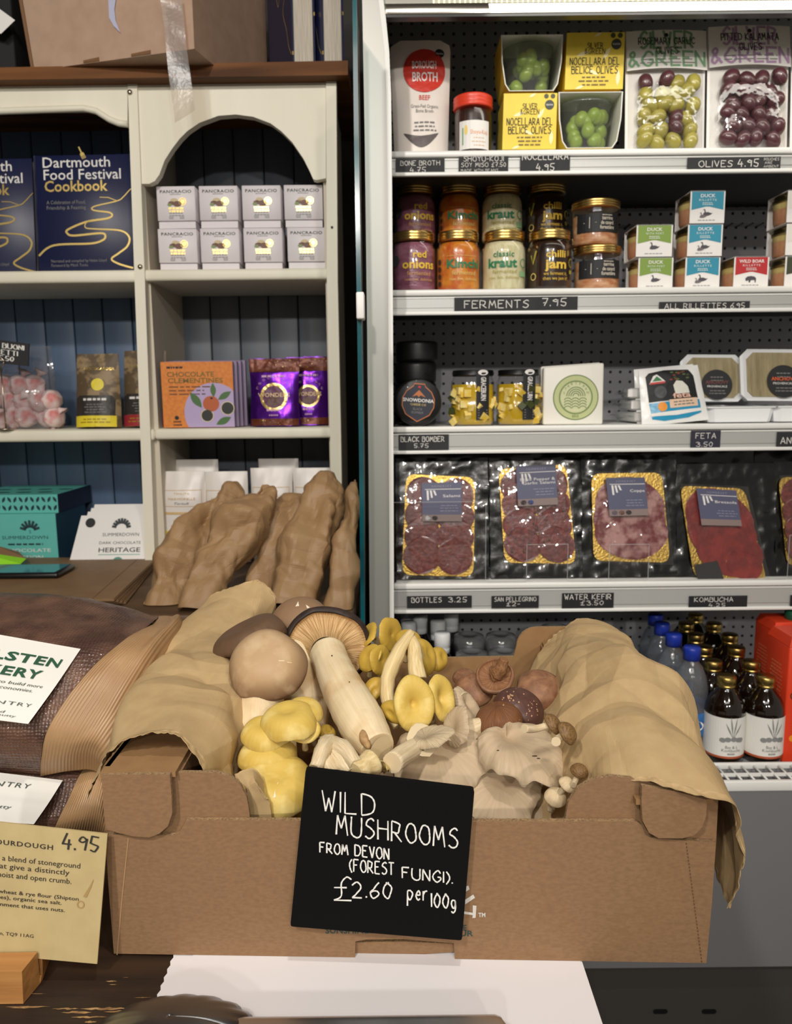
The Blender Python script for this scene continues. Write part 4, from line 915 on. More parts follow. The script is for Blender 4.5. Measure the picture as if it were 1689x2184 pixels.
# anchovy trays
m_tray = M('tray_white', (234,236,238), 0.3); m_anch = M('anchovy_flesh', (176,162,124), 0.4, var=(142,128,90), vscale=12, vstretch=(7,1,1), coat=0.6, bump=0.3, bscale=60)
def anchovy(px0, px1, pyt, pyb, Y, label, mark, stripe):
    zb = z + 0.036; zt_ = P((px0+px1)/2, pyt, Y=Y+.02).z; w = PX(px1-px0, Y, zb+.05); h = zt_ - zb + .004
    t = thing('anchovy_tray', label, 'fish tray', (P((px0+px1)/2, 860, Y=Y).x, Y, zb), (R(-14), R(1), R(0)), 'white trays of anchovies')
    mb = MB(); ot = [(-w/2+.012,0),(w/2-.012,0),(w/2,.012),(w/2,h-.014),(w/2-.014,h),(-w/2+.014,h),(-w/2,h-.014),(-w/2,.012)]
    mb.hexa([Vector((x, 0, y)) for x, y in ot], [Vector((x*.9, .026, h/2 + (y-h/2)*.9)) for x, y in ot], m_tray); mb.build('tray', t)
    fl = MB(); inn = [(x*.82, h/2 + (y-h/2)*.85) for x, y in ot]; fl.hexa([Vector((x, -.003, y)) for x, y in inn], [Vector((x, .002, y)) for x, y in inn], m_anch)
    if stripe: fl.poly([(w*.12,h*.62),(w*.2,h*.66),(w*.4,h*.4),(w*.4,h*.25)], ink((150,70,60)), flat(-.003))
    fl.build('anchovy_fillets', t)
    MB().grid(lambda u, v: Vector(((u-.5)*w*.94, -.0048 - .001*fbm((u*3, v*3, px0), 2), h*.03 + v*h*.94)), 12, 12, m_film).build('cover_film', t)
    lb = MB(); rr = w*.24; cx, cz = (w*.05, h*.34) if stripe is False else (w*.1, h*.36); f = lambda e: flat(-.007, cx, cz, e)
    lb.ell(0, 0, rr, rr, m_lab, f(0), 36); lb.text('ANCHOVY', 0, rr*.05, rr*.3, mark, f(.0005), width=rr*1.5, bold=.02); lb.text('PROVENCALE', 0, -rr*.2, rr*.2, m_paperwhite, f(.0005), width=rr*1.3); lines_of(lb, 2, 0, rr*.45, rr*1.1, rr*.22, rr*.07, m_grey_ink, f(.0005), 3); lines_of(lb, 2, 0, -rr*.45, rr*1.1, rr*.18, rr*.06, m_grey_ink, f(.0005), 5); lb.build('label', t)
anchovy(1452,1588,758,880,1.42,'upright anchovy tray with a dim lettered black label, behind the feta',ink((120,60,60)),False)
anchovy(1580,1728,746,880,1.405,'upright anchovy tray with orange lettering on its black label',ink((226,96,40)),True)
for a, b, s in ((1512,1658,'below the dim labelled one'), (1655,1800,'cut by the edge of the shelf view')):
    Y = 1.352; w = PX(b-a, Y, z); c = P((a+b)/2, 900, Y=Y).x
    t = thing('anchovy_tray', 'white fish tray lying flat on the shelf, '+s, 'fish tray', (c, Y+.055, z), (0,0,0), 'white trays of anchovies')
    ot = [(-w/2+.01,-.05),(w/2-.01,-.05),(w/2,-.04),(w/2,.04),(w/2-.01,.05),(-w/2+.01,.05),(-w/2,.04),(-w/2,-.04)]
    MB().hexa([Vector((x, y, .025)) for x, y in ot], [Vector((x*.92, y*.92, 0.0005)) for x, y in ot], m_tray).build('tray', t)
    MB().box(-w/2-.002, w/2+.002, -.053, .053, .025, .0275, m_tray, .001).build('rim', t)
    MB().grid(lambda u, v: Vector(((u-.5)*w, (v-.5)*.1, .029 + .002*fbm((u*3, v*3, a), 2))), 10, 8, m_film).build('cover_film', t)

# ------------------------------------------------ fourth shelf: sliced meats in black vacuum packs
z = S4 + 0.0015
m_vac = M('black_vacuum_film', (10,10,11), 0.24, coat=0.5, bump=0.3, bscale=55); m_gcard = M('gold_card', (206,170,84), 0.3, 0.9, bump=0.5, bscale=260)
def meatmat(name, c, v, f, sc, det=6):
    m = M(name, c, 0.3, var=v, vscale=sc, coat=0.5, bump=0.25, bscale=150, vlo=.42, vhi=.62, detail=det); return m
m_sal = meatmat('salami', (100,32,31), (132,60,54), None, 150); m_pep = meatmat('pepper_salami', (92,26,28), (128,50,44), None, 140); m_cop = meatmat('coppa', (112,32,38), (184,138,132), None, 46, 2); m_bre = meatmat('bresaola', (116,20,18), (140,34,28), None, 60)
m_bl = M('label_blue_grey', (82,84,112), 0.45); m_bl2 = M('label_taupe', (136,118,114), 0.5); m_pepc = M('peppercorn', (92,84,60), 0.6)
def meat_pack(gold, film, lab, mat, title, label, slices, Y, seed, badges=(), flap=False):
    """gold, film: outlines in picture pixels on the leaning pack; all laid on one plane leaning back"""
    pb = P((gold[2][0]+gold[3][0])/2, 1236, Y=Y); base = Vector((pb.x, Y, z)); lean = R(-9)
    t = thing('meat_pack', label, 'meat pack', base, (lean, 0, 0), 'black vacuum packs of sliced cured meat')
    inv = t.matrix_basis.inverted(); nrm = (t.matrix_basis.to_3x3() @ Vector((0,-1,0)))
    def pl(x, y, d=0.0):                      # pixel to the pack's own plane, d in front of it
        o = Vector((0,0,CAM_Z)); dr_ = ray(x, y); q = base + nrm*d; k = (q - o).dot(nrm)/dr_.dot(nrm); return inv @ (o + dr_*k)
    fm = [pl(x, y) for x, y in film]; mb = MB(); zmin = min(p.z for p in fm); rg = random.Random(seed)
    x0, x1, zt_ = min(p.x for p in fm), max(p.x for p in fm), max(p.z for p in fm)
    def fn(u, v):
        x, zz = x0 + (x1-x0)*u, 0.001 + (zt_-0.001)*v; e = min(u, 1-u, v*1.0, 1-v)
        return Vector((x + .003*noise.noise(Vector((v*6, seed, u*2))), -.001 - .0026*abs(fbm((x, seed, zz), 42)) * (1.5 if e < .16 else .5) - .006*max(0, .2-v), zz))
    mb.grid(fn, 30, 34, m_vac); mb.grid(lambda u, v: Vector((x1 + (x0-x1)*u, .006*sin(pi*u)*sin(pi*v) + .001, 0.001 + (zt_-0.001)*v)), 10, 10, m_vac); mb.build('vacuum_film', t)
    g0 = [pl(x, y, .007) for x, y in gold]
    def rounded(q, r_=.12):
        out = []
        for i in range(4):
            a, b, c = q[i-1], q[i], q[(i+1) % 4]
            for s in range(6): tt = s/5; p, q2 = b.lerp(a, r_*(1-tt)), b.lerp(c, r_*tt); out.append(p.lerp(q2, tt) if True else b)
        return out
    gc_ = MB().prism(rounded(g0), (0, .0012, 0), m_gcard).build('gold_card', t)
    gq = quad(g0[3], g0[2], g0[1], g0[0], 0)
    for k, (u, v, ru, rv) in enumerate(slices):
        sl = MB(); W = (g0[1]-g0[0]).length; Hh = (g0[0]-g0[3]).length; n = 26; ph = rg.uniform(0, 6); d = .0012 + .0006*k
        ring_ = [gq(u + ru*(1 + .03*sin(3*a+ph))*cos(a), v + rv*(1 + .03*cos(2*a+ph))*sin(a)) + Vector((0, -d - .0011*sin(2*a+ph)**2, 0)) for a in [2*pi*i/n for i in range(n)]]
        sl.prism(ring_, (0, .0006, 0), mat); o = sl.build('meat_slice', gc_)
    if 'pepper' in label:
        pc = MB()
        for k in range(22):
            c = gq(rg.uniform(.08,.92), rg.uniform(.1,.9)) + Vector((0, -.0075, 0)); pc.lathe([(0.0001,-.0022),(.0017,-.001),(.0017,.001),(0.0001,.0022)], m_pepc, 7, c)
        pc.build('peppercorns', t)['kind'] = 'stuff'
    MB().grid(lambda u, v: gq(u*1.04-.02, v*1.04-.02) + Vector((0, -.009 - .0022*abs(fbm((u*.2, seed, v*.2), 42)), 0)), 26, 30, m_film).build('clear_film', t)
    l0 = [pl(x, y, .019) for x, y in lab]; lm = MB(); q = quad(l0[3], l0[2], l0[1], l0[0], .0004); q2 = quad(l0[3], l0[2], l0[1], l0[0], .0009)
    lm.prism(l0, (0, .0006, 0), m_bl); lm.rect(0, 0, 1, .17, m_bl2, q)
    for k in range(3): lm.poly([(.12+.08*k,.8),(.17+.08*k,.8),(.175+.1*k,.55+.06*k),(.13+.1*k,.55+.06*k)], m_paperwhite, q)
    lm.rect(.08, .82, .98, .835, m_paperwhite, q); lm.text('SOMERSET', .5, .88, .07, ink((150,150,170)), q, width=.5, space=1.3)
    for k, s in enumerate(title): lm.text(s, .96, .62-.09*k, .1, m_paperwhite, q, 'R', width=.1+.055*len(s))
    lines_of(lm, 3, .68, .40, .55, .07, .015, ink((150,150,176)), q, seed)
    for k, c in enumerate(badges): lm.ell(.14+.18*k, .085, .075, .06, ink(c), q)
    lm.build('label', t)
    if flap: MB().prism([pl(x, y, .012) for x, y in flap], (0, .002, 0), M('black_flap', (16,16,17), .5)).build('torn_flap', t)
    return t
sl8 = [(.27 + .46*(k % 2), .80 - .2*(k//2), .26, .185) for k in range(8)]
K_, B_, O_ = (44,46,50), (60,100,180), (176,108,60)
meat_pack([(866,1011),(1013,1018),(1010,1230),(857,1226)], [(846,978),(1040,978),(1040,1238),(846,1238)], [(899,1030),(984,1028),(985,1112),(901,1112)], m_sal, ['Salami'], 'salami pack nearest the glass pane, slices in two columns', sl8, 1.348, 1, ((226,226,230),K_))
meat_pack([(1063,1000),(1208,990),(1229,1203),(1076,1200)], [(1046,978),(1240,978),(1240,1240),(1046,1240)], [(1100,994),(1185,990),(1190,1076),(1105,1080)], m_pep, ['Black Pepper &','Garlic Salami'], 'pepper salami pack with peppercorns on dark red slices', sl8, 1.349, 2, (K_,B_))
meat_pack([(1261,1010),(1412,1008),(1429,1200),(1266,1196)], [(1242,972),(1440,972),(1440,1242),(1242,1242)], [(1292,1019),(1375,1018),(1383,1099),(1300,1101)], m_cop, ['Coppa'], 'coppa pack with wide marbled pink and red slices', [(.5,.62,.48,.34),(.5,.5,.49,.34),(.5,.36,.49,.33)], 1.348, 3, (B_,O_,K_))
meat_pack([(1450,1036),(1588,1042),(1636,1242),(1480,1232)], [(1440,990),(1650,990),(1655,1244),(1452,1244)], [(1485,1041),(1570,1046),(1582,1122),(1496,1120)], m_bre, ['Bresaola'], 'bresaola pack with deep red slices and a torn black corner', [(.5,.66,.5,.33),(.5,.5,.5,.33),(.55,.33,.47,.29),(.72,.17,.25,.16)], 1.347, 4, (), [(1482,1205),(1530,1196),(1545,1238),(1490,1240)])
meat_pack([(1660,1018),(1800,1016),(1820,1210),(1678,1206)], [(1652,985),(1860,985),(1860,1242),(1652,1242)], [(1700,1030),(1780,1030),(1785,1110),(1705,1110)], m_pep, [], 'cured meat pack cut off by the edge of the view', sl8, 1.348, 5)
for k, px in enumerate((935, 1130, 1330, 1520, 1700)):
    Y = 1.42; w = PX(205, Y, z+.08); h = PX(256 if k != 2 else 266, Y, z+.08)
    o = MB().grid(lambda u, v: Vector(((u-.5)*w, -.012 - .005*abs(fbm((u*.2, k, v*.2), 40)), h*v)), 18, 18, m_vac).grid(lambda u, v: Vector(((.5-u)*w, .012, h*v)), 2, 2, m_vac).build('meat_pack', None, place(px, Y, z)); o.rotation_euler = (R(-6), 0, 0)
    tag(o, 'plain black back of a meat pack, behind the %s pack' % ('salami','pepper salami','coppa','bresaola','cut off')[k], 'meat pack', 'black vacuum packs of sliced cured meat')
def holder(x0, y0, x1, y1, label):
    Y = 1.325; a, b = P(x0, y1, Y=Y), P(x1, y0, Y=Y); m_edge = clear('plastic_edge', (225,228,228), k=1.5, rough=.2, haze=.35)
    mb = MB(); mb.box(a.x, b.x, Y, Y+.001, z, b.z, m_shelf_film)
    for c in ((a.x, a.x+.0008), (b.x-.0008, b.x)): mb.box(c[0], c[1], Y-.0004, Y-.0001, z, b.z, m_edge)
    mb.box(a.x, b.x, Y-.0004, Y-.0001, b.z-.0008, b.z, m_edge)
    o = mb.build('ticket_holder', None, (0,0,0)); tag(o, label, 'ticket holder', 'clear plastic holders on the meat shelf edge')
holder(838,1069,1037,1236,'wide empty clear plastic holder in front of the salami pack'); holder(1122,1160,1212,1240,'small clear plastic holder in front of the pepper salami'); holder(1297,1160,1385,1242,'small clear plastic holder in front of the coppa'); holder(1677,1140,1760,1245,'clear plastic holder at the cut edge of the meat shelf')

# ------------------------------------------------ bottom deck: bottles
z = S5 + 0.0005
def solve(px, py, h):                          # where a bottle of height h stands if its top shows at this pixel
    p = P(px, py, z=z + h); return Vector((p.x, p.y, z))
m_amber = M('amber_glass', (22,10,4), 0.05, coat=1.0); m_klab = M('bottle_label', (230,228,222), 0.55)
m_glid = M('brass_cap', (200,172,100), 0.3, 1.0)
Y0 = 1.232; hk = P(1550, 1438, Y=Y0).z - z; rk = PX(40.5, Y0, z+.06)
kb = thing('brown_bottle', 'front brown bottle with white label beside the water bottle', 'bottle', solve(1550, 1441, hk), (0,0,0), 'brown bottles with brass caps')
bp_ = [(0.0001,.003),(rk*.8,.0),(rk*.97,.004),(rk,.012),(rk,hk*.60),(rk*.95,hk*.67),(rk*.78,hk*.76),(rk*.5,hk*.84),(rk*.4,hk*.88),(rk*.4,hk*.92)]
kg = MB().lathe(bp_, m_amber, 40).build('glass', kb)
MB().lathe([(rk*.43,hk*.875),(rk*.47,hk*.88),(rk*.47,hk*.90),(rk*.44,hk*.905),(rk*.47,hk*.915),(rk*.48,hk*.985),(rk*.44,hk*1.0),(.0001,hk*1.0)], m_glid, 30).build('cap', kb)
lb = MB(); f, f2 = cyl(rk, .0005), cyl(rk, .0009); x0, x1 = -rk*2.4, rk*2.4
lb.rect(x0, hk*.1, x1, hk*.575, m_klab, f, 36); lb.rect(x0, hk*.095, x1, hk*.12, ink((176,84,50)), f2, 36)
gk = ink((138,140,138))
for an, l in ((-.42,.2),(-.12,.26),(.16,.25),(.5,.2)):
    pts = [(rk*.05 + sin(an)*hk*l*s*1.0, hk*.33 + cos(an)*hk*l*s) for s in (0,.25,.5,.75,1)]; lb.ribbon(pts, [.0006,.001,.0026,.002,.0004], gk, f2)
for dx in (-.45,-.2,.1,.35,.5): lb.ell(rk*dx, hk*(.33 - .04*abs(dx)), rk*.16, hk*.03, gk, f2, 12)
lb.text('Bay & L', 0, hk*.215, hk*.05, ink((100,100,100)), f2, width=rk*.62); lb.text('Kombucha', 0, hk*.175, hk*.05, ink((100,100,100)), f2, width=rk*.95); lines_of(lb, 1, 0, hk*.14, rk*.4, .1, hk*.02, gk, f2); lb.build('label', kg)
for (px, py, s) in ((1634,1441,'front brown bottle with white label beside the orange carton'),(1521,1408,'second brown bottle behind the front one by the water'),(1603,1409,'second brown bottle behind the one by the carton'),(1502,1378,'third brown bottle in the row by the water'),(1571,1379,'third brown bottle in the row by the carton'),(1484,1351,'fourth brown bottle in the row by the water'),(1557,1352,'fourth brown bottle in the row by the carton'),(1464,1328,'fifth brown bottle in the row by the water, deep in shade'),(1523,1328,'dim brown bottle standing between the two rows at the back'),(1484,1309,'rearmost brown bottle, only its dim cap showing')):
    dup(kb, s, solve(px, py, hk), (0,0,0.15*sin(px)))
m_pet = clear('water_bottle_plastic', (214,226,238), k=1.6, rough=.06, bump=.3, bscale=40, haze=.10); m_cap = M('blue_cap', (30,54,160), .35); m_wlab = M('water_label', (30,84,150), .35, var=(70,130,190), vscale=60); m_wat = clear('water', (186,210,232), k=.6, rough=.02)
hw_ = P(1476, 1377, Y=1.262).z - z; rw = PX(37, 1.262, z+.08)
wb = thing('water_bottle', 'front clear water bottle with a blue cap beside the brown bottles', 'bottle', solve(1476, 1379, hw_), (0,0,0), 'clear water bottles with blue caps')
wp = [(.0001,.004),(rw*.8,.001),(rw,.01),(rw,hw_*.18),(rw*.95,hw_*.2),(rw,hw_*.22),(rw,hw_*.42),(rw*.96,hw_*.44),(rw,hw_*.46),(rw*.96,hw_*.52),(rw,hw_*.54),(rw*.97,hw_*.62),(rw*.86,hw_*.72),(rw*.62,hw_*.81),(rw*.42,hw_*.86),(rw*.4,hw_*.9)]
wg = MB().lathe(wp, m_pet, 40).build('plastic_body', wb); MB().lathe([(r_*.97, z_) for r_, z_ in wp if z_ < hw_*.7] + [(.0001, hw_*.68)], m_wat, 32).build('water_fill', wb)
MB().lathe([(rw*.40,hw_*.88),(rw*.47,hw_*.882),(rw*.47,hw_*.985),(rw*.43,hw_),(.0001,hw_)], m_cap, 36, rad=lambda a, t: 1 + .012*cos(36*a)).build('cap', wb)
lb = MB(); lb.rect(-rw*3.1, hw_*.2, rw*3.1, hw_*.42, m_wlab, cyl(rw, .0008), 30); lb.ell(0, hw_*.3, rw*.5, hw_*.05, m_paperwhite, cyl(rw, .0012)); lb.build('label', wg)
for px, py, s in ((1437,1351,'second water bottle with a blue cap in the row'),(1412,1328,'third water bottle with a blue cap in the row'),(1398,1309,'rearmost water bottle with a blue cap in shade')): dup(wb, s, solve(px, py, hw_))
m_wcap = M('white_cap', (226,228,228), .4); m_dkb = M('dark_bottle', (16,14,16), .12, coat=.8)
hs = P(943, 1347, Y=1.35).z - z; rs = PX(31, 1.35, z+.08)
ws = thing('white_capped_bottle', 'white capped dark bottle standing furthest forward behind the mushroom box', 'bottle', solve(943, 1349, hs), (0,0,0), 'dark bottles with white caps')
sg_ = MB().lathe([(.0001,.002),(rs*.85,0),(rs,.008),(rs,hs*.58),(rs*.8,hs*.7),(rs*.5,hs*.8),(rs*.46,hs*.88)], m_dkb, 34).build('glass', ws)
MB().lathe([(rs*.46,hs*.8),(rs*.52,hs*.805),(rs*.52,hs*.85),(rs*.48,hs*.86),(rs*.54,hs*.87),(rs*.54,hs*.985),(rs*.48,hs),(.0001,hs)], m_wcap, 40, rad=lambda a, t: 1 + .012*cos(40*a)).build('cap', ws)
lb = MB(); lb.rect(-rs*2.2, hs*.12, rs*2.2, hs*.52, m_paperwhite, cyl(rs, .0006), 26); lb.build('label', sg_)
for px, py, s in ((934,1323,'white capped bottle just behind the foremost one'),(962,1306,'white capped bottle at the back, tall beside the peg board'),(871,1326,'white capped bottle nearest the cabinet end wall'),(896,1310,'shaded white capped bottle behind the one by the end wall'),(868,1300,'dim white capped bottle deepest by the end wall')): dup(ws, s, solve(px, py, hs))
m_can = M('can_metal', (120,122,126), .3, .9); m_canlid = clear('can_cover', (225,228,230), k=2.0, rough=.12, haze=.12)
hc = P(1006, 1374, Y=1.36).z - z; rc = PX(34, 1.36, z+.08)
cn = thing('drinks_can', 'covered drinks can on the front row beside the white capped bottles', 'can', solve(1006, 1388, hc), (0,0,0), 'cans with clear covers')
MB().lathe([(.0001,.004),(rc*.75,.0),(rc,.012),(rc,hc*.82),(rc*.9,hc*.9),(rc*.88,hc*.91),(rc*.84,hc*.88),(.0001,hc*.88)], m_can, 36).build('can_body', cn); MB().lathe([(rc*1.01,hc*.7),(rc*1.02,hc*.9),(rc*.94,hc*.98),(rc*.5,hc),(rc*.45,hc*.985),(.0001,hc*.985)], m_canlid, 36).build('cover', cn)
for px, py, s in ((1076,1387,'covered drinks can on the front row close to the box flap'),(1000,1352,'covered drinks can in the second row behind the first'),(1068,1351,'covered drinks can in the second row close to the box flap'),(1184,1334,'dim covered can deep in the shade'),(1246,1334,'dim covered can deep in the shade beside the lining paper')): dup(cn, s, solve(px, py, hc))
m_or = M('carton_orange', (226,66,34), .4); m_or2 = M('carton_print', (240,150,40), .45); m_gcap = M('green_cap', (20,80,56), .4)
def carton(px0, Y, pyt, w, label):
    zt_ = P(px0, pyt, Y=Y).z; h = zt_ - z; c = P(px0, 1500, Y=Y).x + w/2
    t = thing('juice_carton', label, 'carton', (c, Y + w/2, z), (0,0,0), 'orange juice cartons with green caps')
    mb = MB().box(-w/2, w/2, -w/2, w/2, 0, h*.93, m_or, .003); mb.hexa([Vector((-w/2,-w/2,h*.93)), Vector((w/2,-w/2,h*.93)), Vector((w/2,w/2,h*.93)), Vector((-w/2,w/2,h*.93))], [Vector((-w*.42,-w*.42,h)), Vector((w*.42,-w*.42,h)), Vector((w*.42,w*.42,h)), Vector((-w*.42,w*.42,h))], m_or)
    rg = random.Random(int(px0)); f, f2 = flat(-w/2), flat(-w/2, eps=.0008)
    for k in range(9):
        x, zz, s = rg.uniform(-.3,.3)*w, h*(.2 + .62*k/9), w*rg.uniform(.1,.17); mb.ell(x, zz, s, s*.8, ink((70,24,16)) if k % 3 else m_or2, f, 14); mb.ring(x, zz, s*.8, s*.6, s*.14, m_or2, f2, 14); mb.ell(x, zz, s*.3, s*.3, m_or2, f2, 10)
    sd = lambda u, v, k=0: Vector((-w/2 - .0005, -u, v)); lines_of(mb, 14, 0, h*.75, w*.6, h*.03, h*.008, ink((236,150,110)), sd, 3)
    mb.build('carton_body', t); MB().lathe([(.014,h-.002),(.016,h),(.016,h+.014),(.0135,h+.016),(.0001,h+.016)], m_gcap, 30, (w*.2, -w*.1, 0), rad=lambda a, t_: 1 + .015*cos(30*a)).build('cap', t)
carton(1640, 1.30, 1330, .07, 'orange juice carton with green cap behind the other one'); carton(1676, 1.205, 1362, .075, 'orange juice carton in front, cut off by the edge of the view')
# ================================================================== goods on the dresser
def front_rect(px0, px1, pyt, pyb, Y):
    """centre, base height, width, height of an upright face seen between these pixels"""
    a = P((px0+px1)/2, pyb, Y=Y); b = P((px0+px1)/2, pyt, Y=Y)
    return a.x, a.z, PX(px1-px0, Y, (a.z+b.z)/2), b.z - a.z
# ---- on the top board: carton, dark crate, tape, books
m_carton = M('carton_brown', (184,154,132), 0.65, var=(174,144,122), vscale=30, bump=0.05, bscale=300)
m_carton2 = M('carton_edge', (120,84,52), 0.7)
zt_ = 1.8795; A, B = Vector((-.637,1.485,zt_)), Vector((-.331,1.404,zt_)); back = Vector((.0775,.293,0)); hB = .32
t = thing('cardboard_carton', 'big brown cardboard carton on top of the dresser with tape hanging from it', 'carton', (A+B)/2 + back/2)
mb = MB(); up = Vector((0,0,hB)); fl = Vector((-.03,-.006,0)); q = [A, B, B+back, A+back]
mb.hexa(q, [p + up + (fl if k in (0,3) else Vector((0,0,0))) for k, p in enumerate(q)], m_carton); part(mb, 'carton_body', t)
e = MB(); 
for k0, k1, zz in ((.32,.42,.0),(.62,.74,.0)):
    a, b = A.lerp(B, k0), A.lerp(B, k1); e.hexa([a + Vector((0,-.0015,.001)), b + Vector((0,-.0015,.001)), b + Vector((0,-.0015,.007)), a + Vector((0,-.0015,.005))], [p + Vector((0,.0014,0)) for p in (a + Vector((0,0,.001)), b + Vector((0,0,.001)), b + Vector((0,0,.007)), a + Vector((0,0,.005)))], m_carton2)
e.hexa([A + Vector((-.006,.0,0)), A + Vector((-.001,0,0)), A + up + fl + Vector((-.001,0,0)), A + up + fl + Vector((-.008,0,0))], [p + back for p in (A + Vector((-.006,0,0)), A + Vector((-.001,0,0)), A + up + fl + Vector((-.001,0,0)), A + up + fl + Vector((-.008,0,0)))], m_carton2)
part(e, 'tuck_tab', t)
nB = (B-A).cross(up).normalized()
def onB(px, py, d=.002):
    o = Vector((0,0,CAM_Z)); r_ = ray(px, py); return o + r_*((A + nB*d - o).dot(nB)/r_.dot(nB))
s = MB(); s.prism([onB(*p) for p in ((231,-6),(248,-6),(244,20),(247,45),(257,70),(243,56),(233,38))], nB*.0006, M('lilac_paper', (186,188,214), .6)); part(s, 'paper_scrap', t)
m_tape = clear('tape', (225,215,205), k=1.2, rough=.3, haze=.15, bump=.15, bscale=120)
tp = MB(); q = [P(340,-8,Y=1.392), P(386,-8,Y=1.392), P(394,60,Y=1.394), P(405,155,Y=1.40), P(416,235,Y=1.398), P(373,262,Y=1.396), P(360,160,Y=1.40), P(350,60,Y=1.394)]
rows = [[q[5],q[4]],[q[6],q[3]],[q[7],q[2]],[q[0],q[1]]]; g = bicubic(rows, 6)
tp.grid(lambda u, v: g(u, v) + Vector((0, .002*sin(9*v) + .001*sin(14*v+3*u), 0)), 5, 26, m_tape); o = tp.build('tape_strip', None, q[6], False); tag(o, 'long strip of clear packing tape dangling over the dresser arch', 'tape')
t = thing('dark_crate', 'black crate behind the cardboard carton on the dresser top', 'crate', (-.80,1.62,1.878)); part(MB().box(-1.05,-.69,1.53,1.74,1.878,2.2,m_blackmat,.004), 'crate_body', t)
s = MB(); s.prism([P(x,y,Y=1.5) for x,y in ((-20,5),(32,43),(2,72),(-30,60))], (0,.0008,0), m_paperwhite); part(s, 'paper_tag', t)
m_navy = M('cover_navy', (24,30,66), .42, bump=.05, bscale=300); m_pages = M('page_edges', (214,206,192), .8, var=(176,166,150), vscale=900, vstretch=(1,.02,.02)); m_gf = M('gold_print', (238,208,128), .3, .75)
def top_book(px0, px1, px2, pyb, label):
    """cover seen between px0 and px1, page block between px1 and px2"""
    Yc = 1.5; c = P(px1, pyb, Y=Yc); zb = 1.8795; w = PX(px2-px1, Yc, 1.95)*.86; H = .25; D = .15
    t = thing('cookbook', label, 'book', (c.x, Yc, zb), (0,0,R(24)), 'navy cookbooks on the dresser top')
    MB().box(.003, w-.003, .004, D, .004, H-.004, m_pages).build('pages', t)
    cv = MB().box(0,.003,0,D+.004,0,H,m_navy).box(w-.003,w,0,D+.004,0,H,m_navy).box(0,w,D,D+.004,0,H,m_navy); sd = lambda u, v, k=0: Vector((-.0005, u, v))
    cv.ribbon(crspline([(.004,.03),(.02,.05),(.03,.08),(.05,.12),(.03,.15),(.06,.17),(.08,.14),(.1,.19)], 5), .002, m_gf, sd); cv.box(-.0004,.002,-.0006,.0,.028,.034,m_gf).box(w-.002,w+.0004,-.0006,.0,.1,.106,m_gf); cv.build('cover', t)
top_book(624,624,684,128,'navy cookbook on top of the dresser with its page edges facing out'); top_book(686,688,745,128,'second navy cookbook on top of the dresser, at the board end')
# ---- upper shelf: two cookbooks leaning back
m_wht = M('print_white', (224,222,220), .5)
def cookbook(x0, x1, yt, yb, Y, label, rot=0):
    cx, zb, w, h = front_rect(x0, x1, yt, yb, Y); zb = D1 + .0005; h = h/cos(R(6)); w *= 1.0
    t = thing('cookbook', label, 'book', (cx, Y, zb), (R(-6), R(-.6), rot), 'navy cookbooks on the upper shelf'); T = .022
    MB().box(-w/2+.004, w/2-.003, .003, T-.003, .003, h-.003, m_pages).build('pages', t)
    mb = MB().box(-w/2, w/2, 0, .003, 0, h, m_navy, .0008, 1).box(-w/2, w/2, T-.003, T, 0, h, m_navy).box(-w/2, -w/2+.003, 0, T, 0, h, m_navy)
    f, f2 = flat(0, eps=.0006), flat(0, eps=.001); S = w/205.0
    X = lambda x: (x-182.5)*S; Z = lambda y: (570-y)*S*1.02      # picture pixels on the cover
    mb.text('Dartmouth', X(99), Z(356), 31*S, m_wht, f, 'L', width=143*S, bold=.006); mb.text('Food Festival', X(100), Z(381), 31*S, m_wht, f, 'L', width=164*S, bold=.006); mb.text('Cookbook', X(101), Z(405), 32*S, m_gf, f, 'L', width=134*S, bold=.016)
    for k, s in enumerate(('A Celebration of Food,', 'Friendship & Feasting')): mb.text(s, X(104), Z(431+11*k), 11*S, m_grey_ink, f, 'L', width=83*S)
    for k, s in enumerate(('Narrated and compiled by Helen Lloyd', 'Foreword by Mitch Tonks')): mb.text(s, X(109), Z(551+9*k), 9*S, m_grey_ink, f, 'L', width=(118-40*k)*S)
    K = lambda p: (X(p[0]*780/1689), Z(p[1]*400/866 + 280))
    a = [(620,262),(605,275),(580,300),(550,318),(445,340),(440,357),(510,368),(525,382),(500,395),(405,408),(320,440),(315,457),(345,468),(470,460),(490,475),(475,492),(420,505),(250,510),(180,555)]
    b = [(430,402),(402,415),(402,435),(450,441),(560,450),(600,480),(590,520),(550,550),(515,575),(540,595),(590,612),(630,622)]
    for pts, w_ in ((a, 4.2), (b, 3.8)):
        pp = [p for p in crspline([K(p) for p in pts], 6) if -w/2 < p[0] < w/2]; mb.ribbon(pp, [S*w_*(.3 + .7*min(1, i/len(pp)*2.2)) for i in range(len(pp))], m_gf, f)
    mb.ribbon([K(p) for p in ((470,300),(510,302),(550,318))], 1.5*S, m_gf, f)
    fx, fz = X(180), Z(322); ca, sa = cos(.42), sin(.42); fr_ = lambda u, v, k=0: f2(fx + (u*ca - v*sa)*S, fz + (u*sa + v*ca)*S)
    mb.ribbon([(0,8),(0,-6)], 3, m_gf, fr_); mb.poly([(-4,-6),(4,-6),(4.5,-12),(-4.5,-12)], m_gf, fr_)
    for k in (-3.6,-1.2,1.2,3.6): mb.ribbon([(k,-11),(k,-19)], 1.3, m_gf, fr_)
    mb.build('cover', t)
cookbook(80,287,315,572,1.525,'navy cookbook with gold river cover standing next to the dresser post'); cookbook(-128,78,318,574,1.56,'navy cookbook with gold river cover, partly hidden behind the other copy')
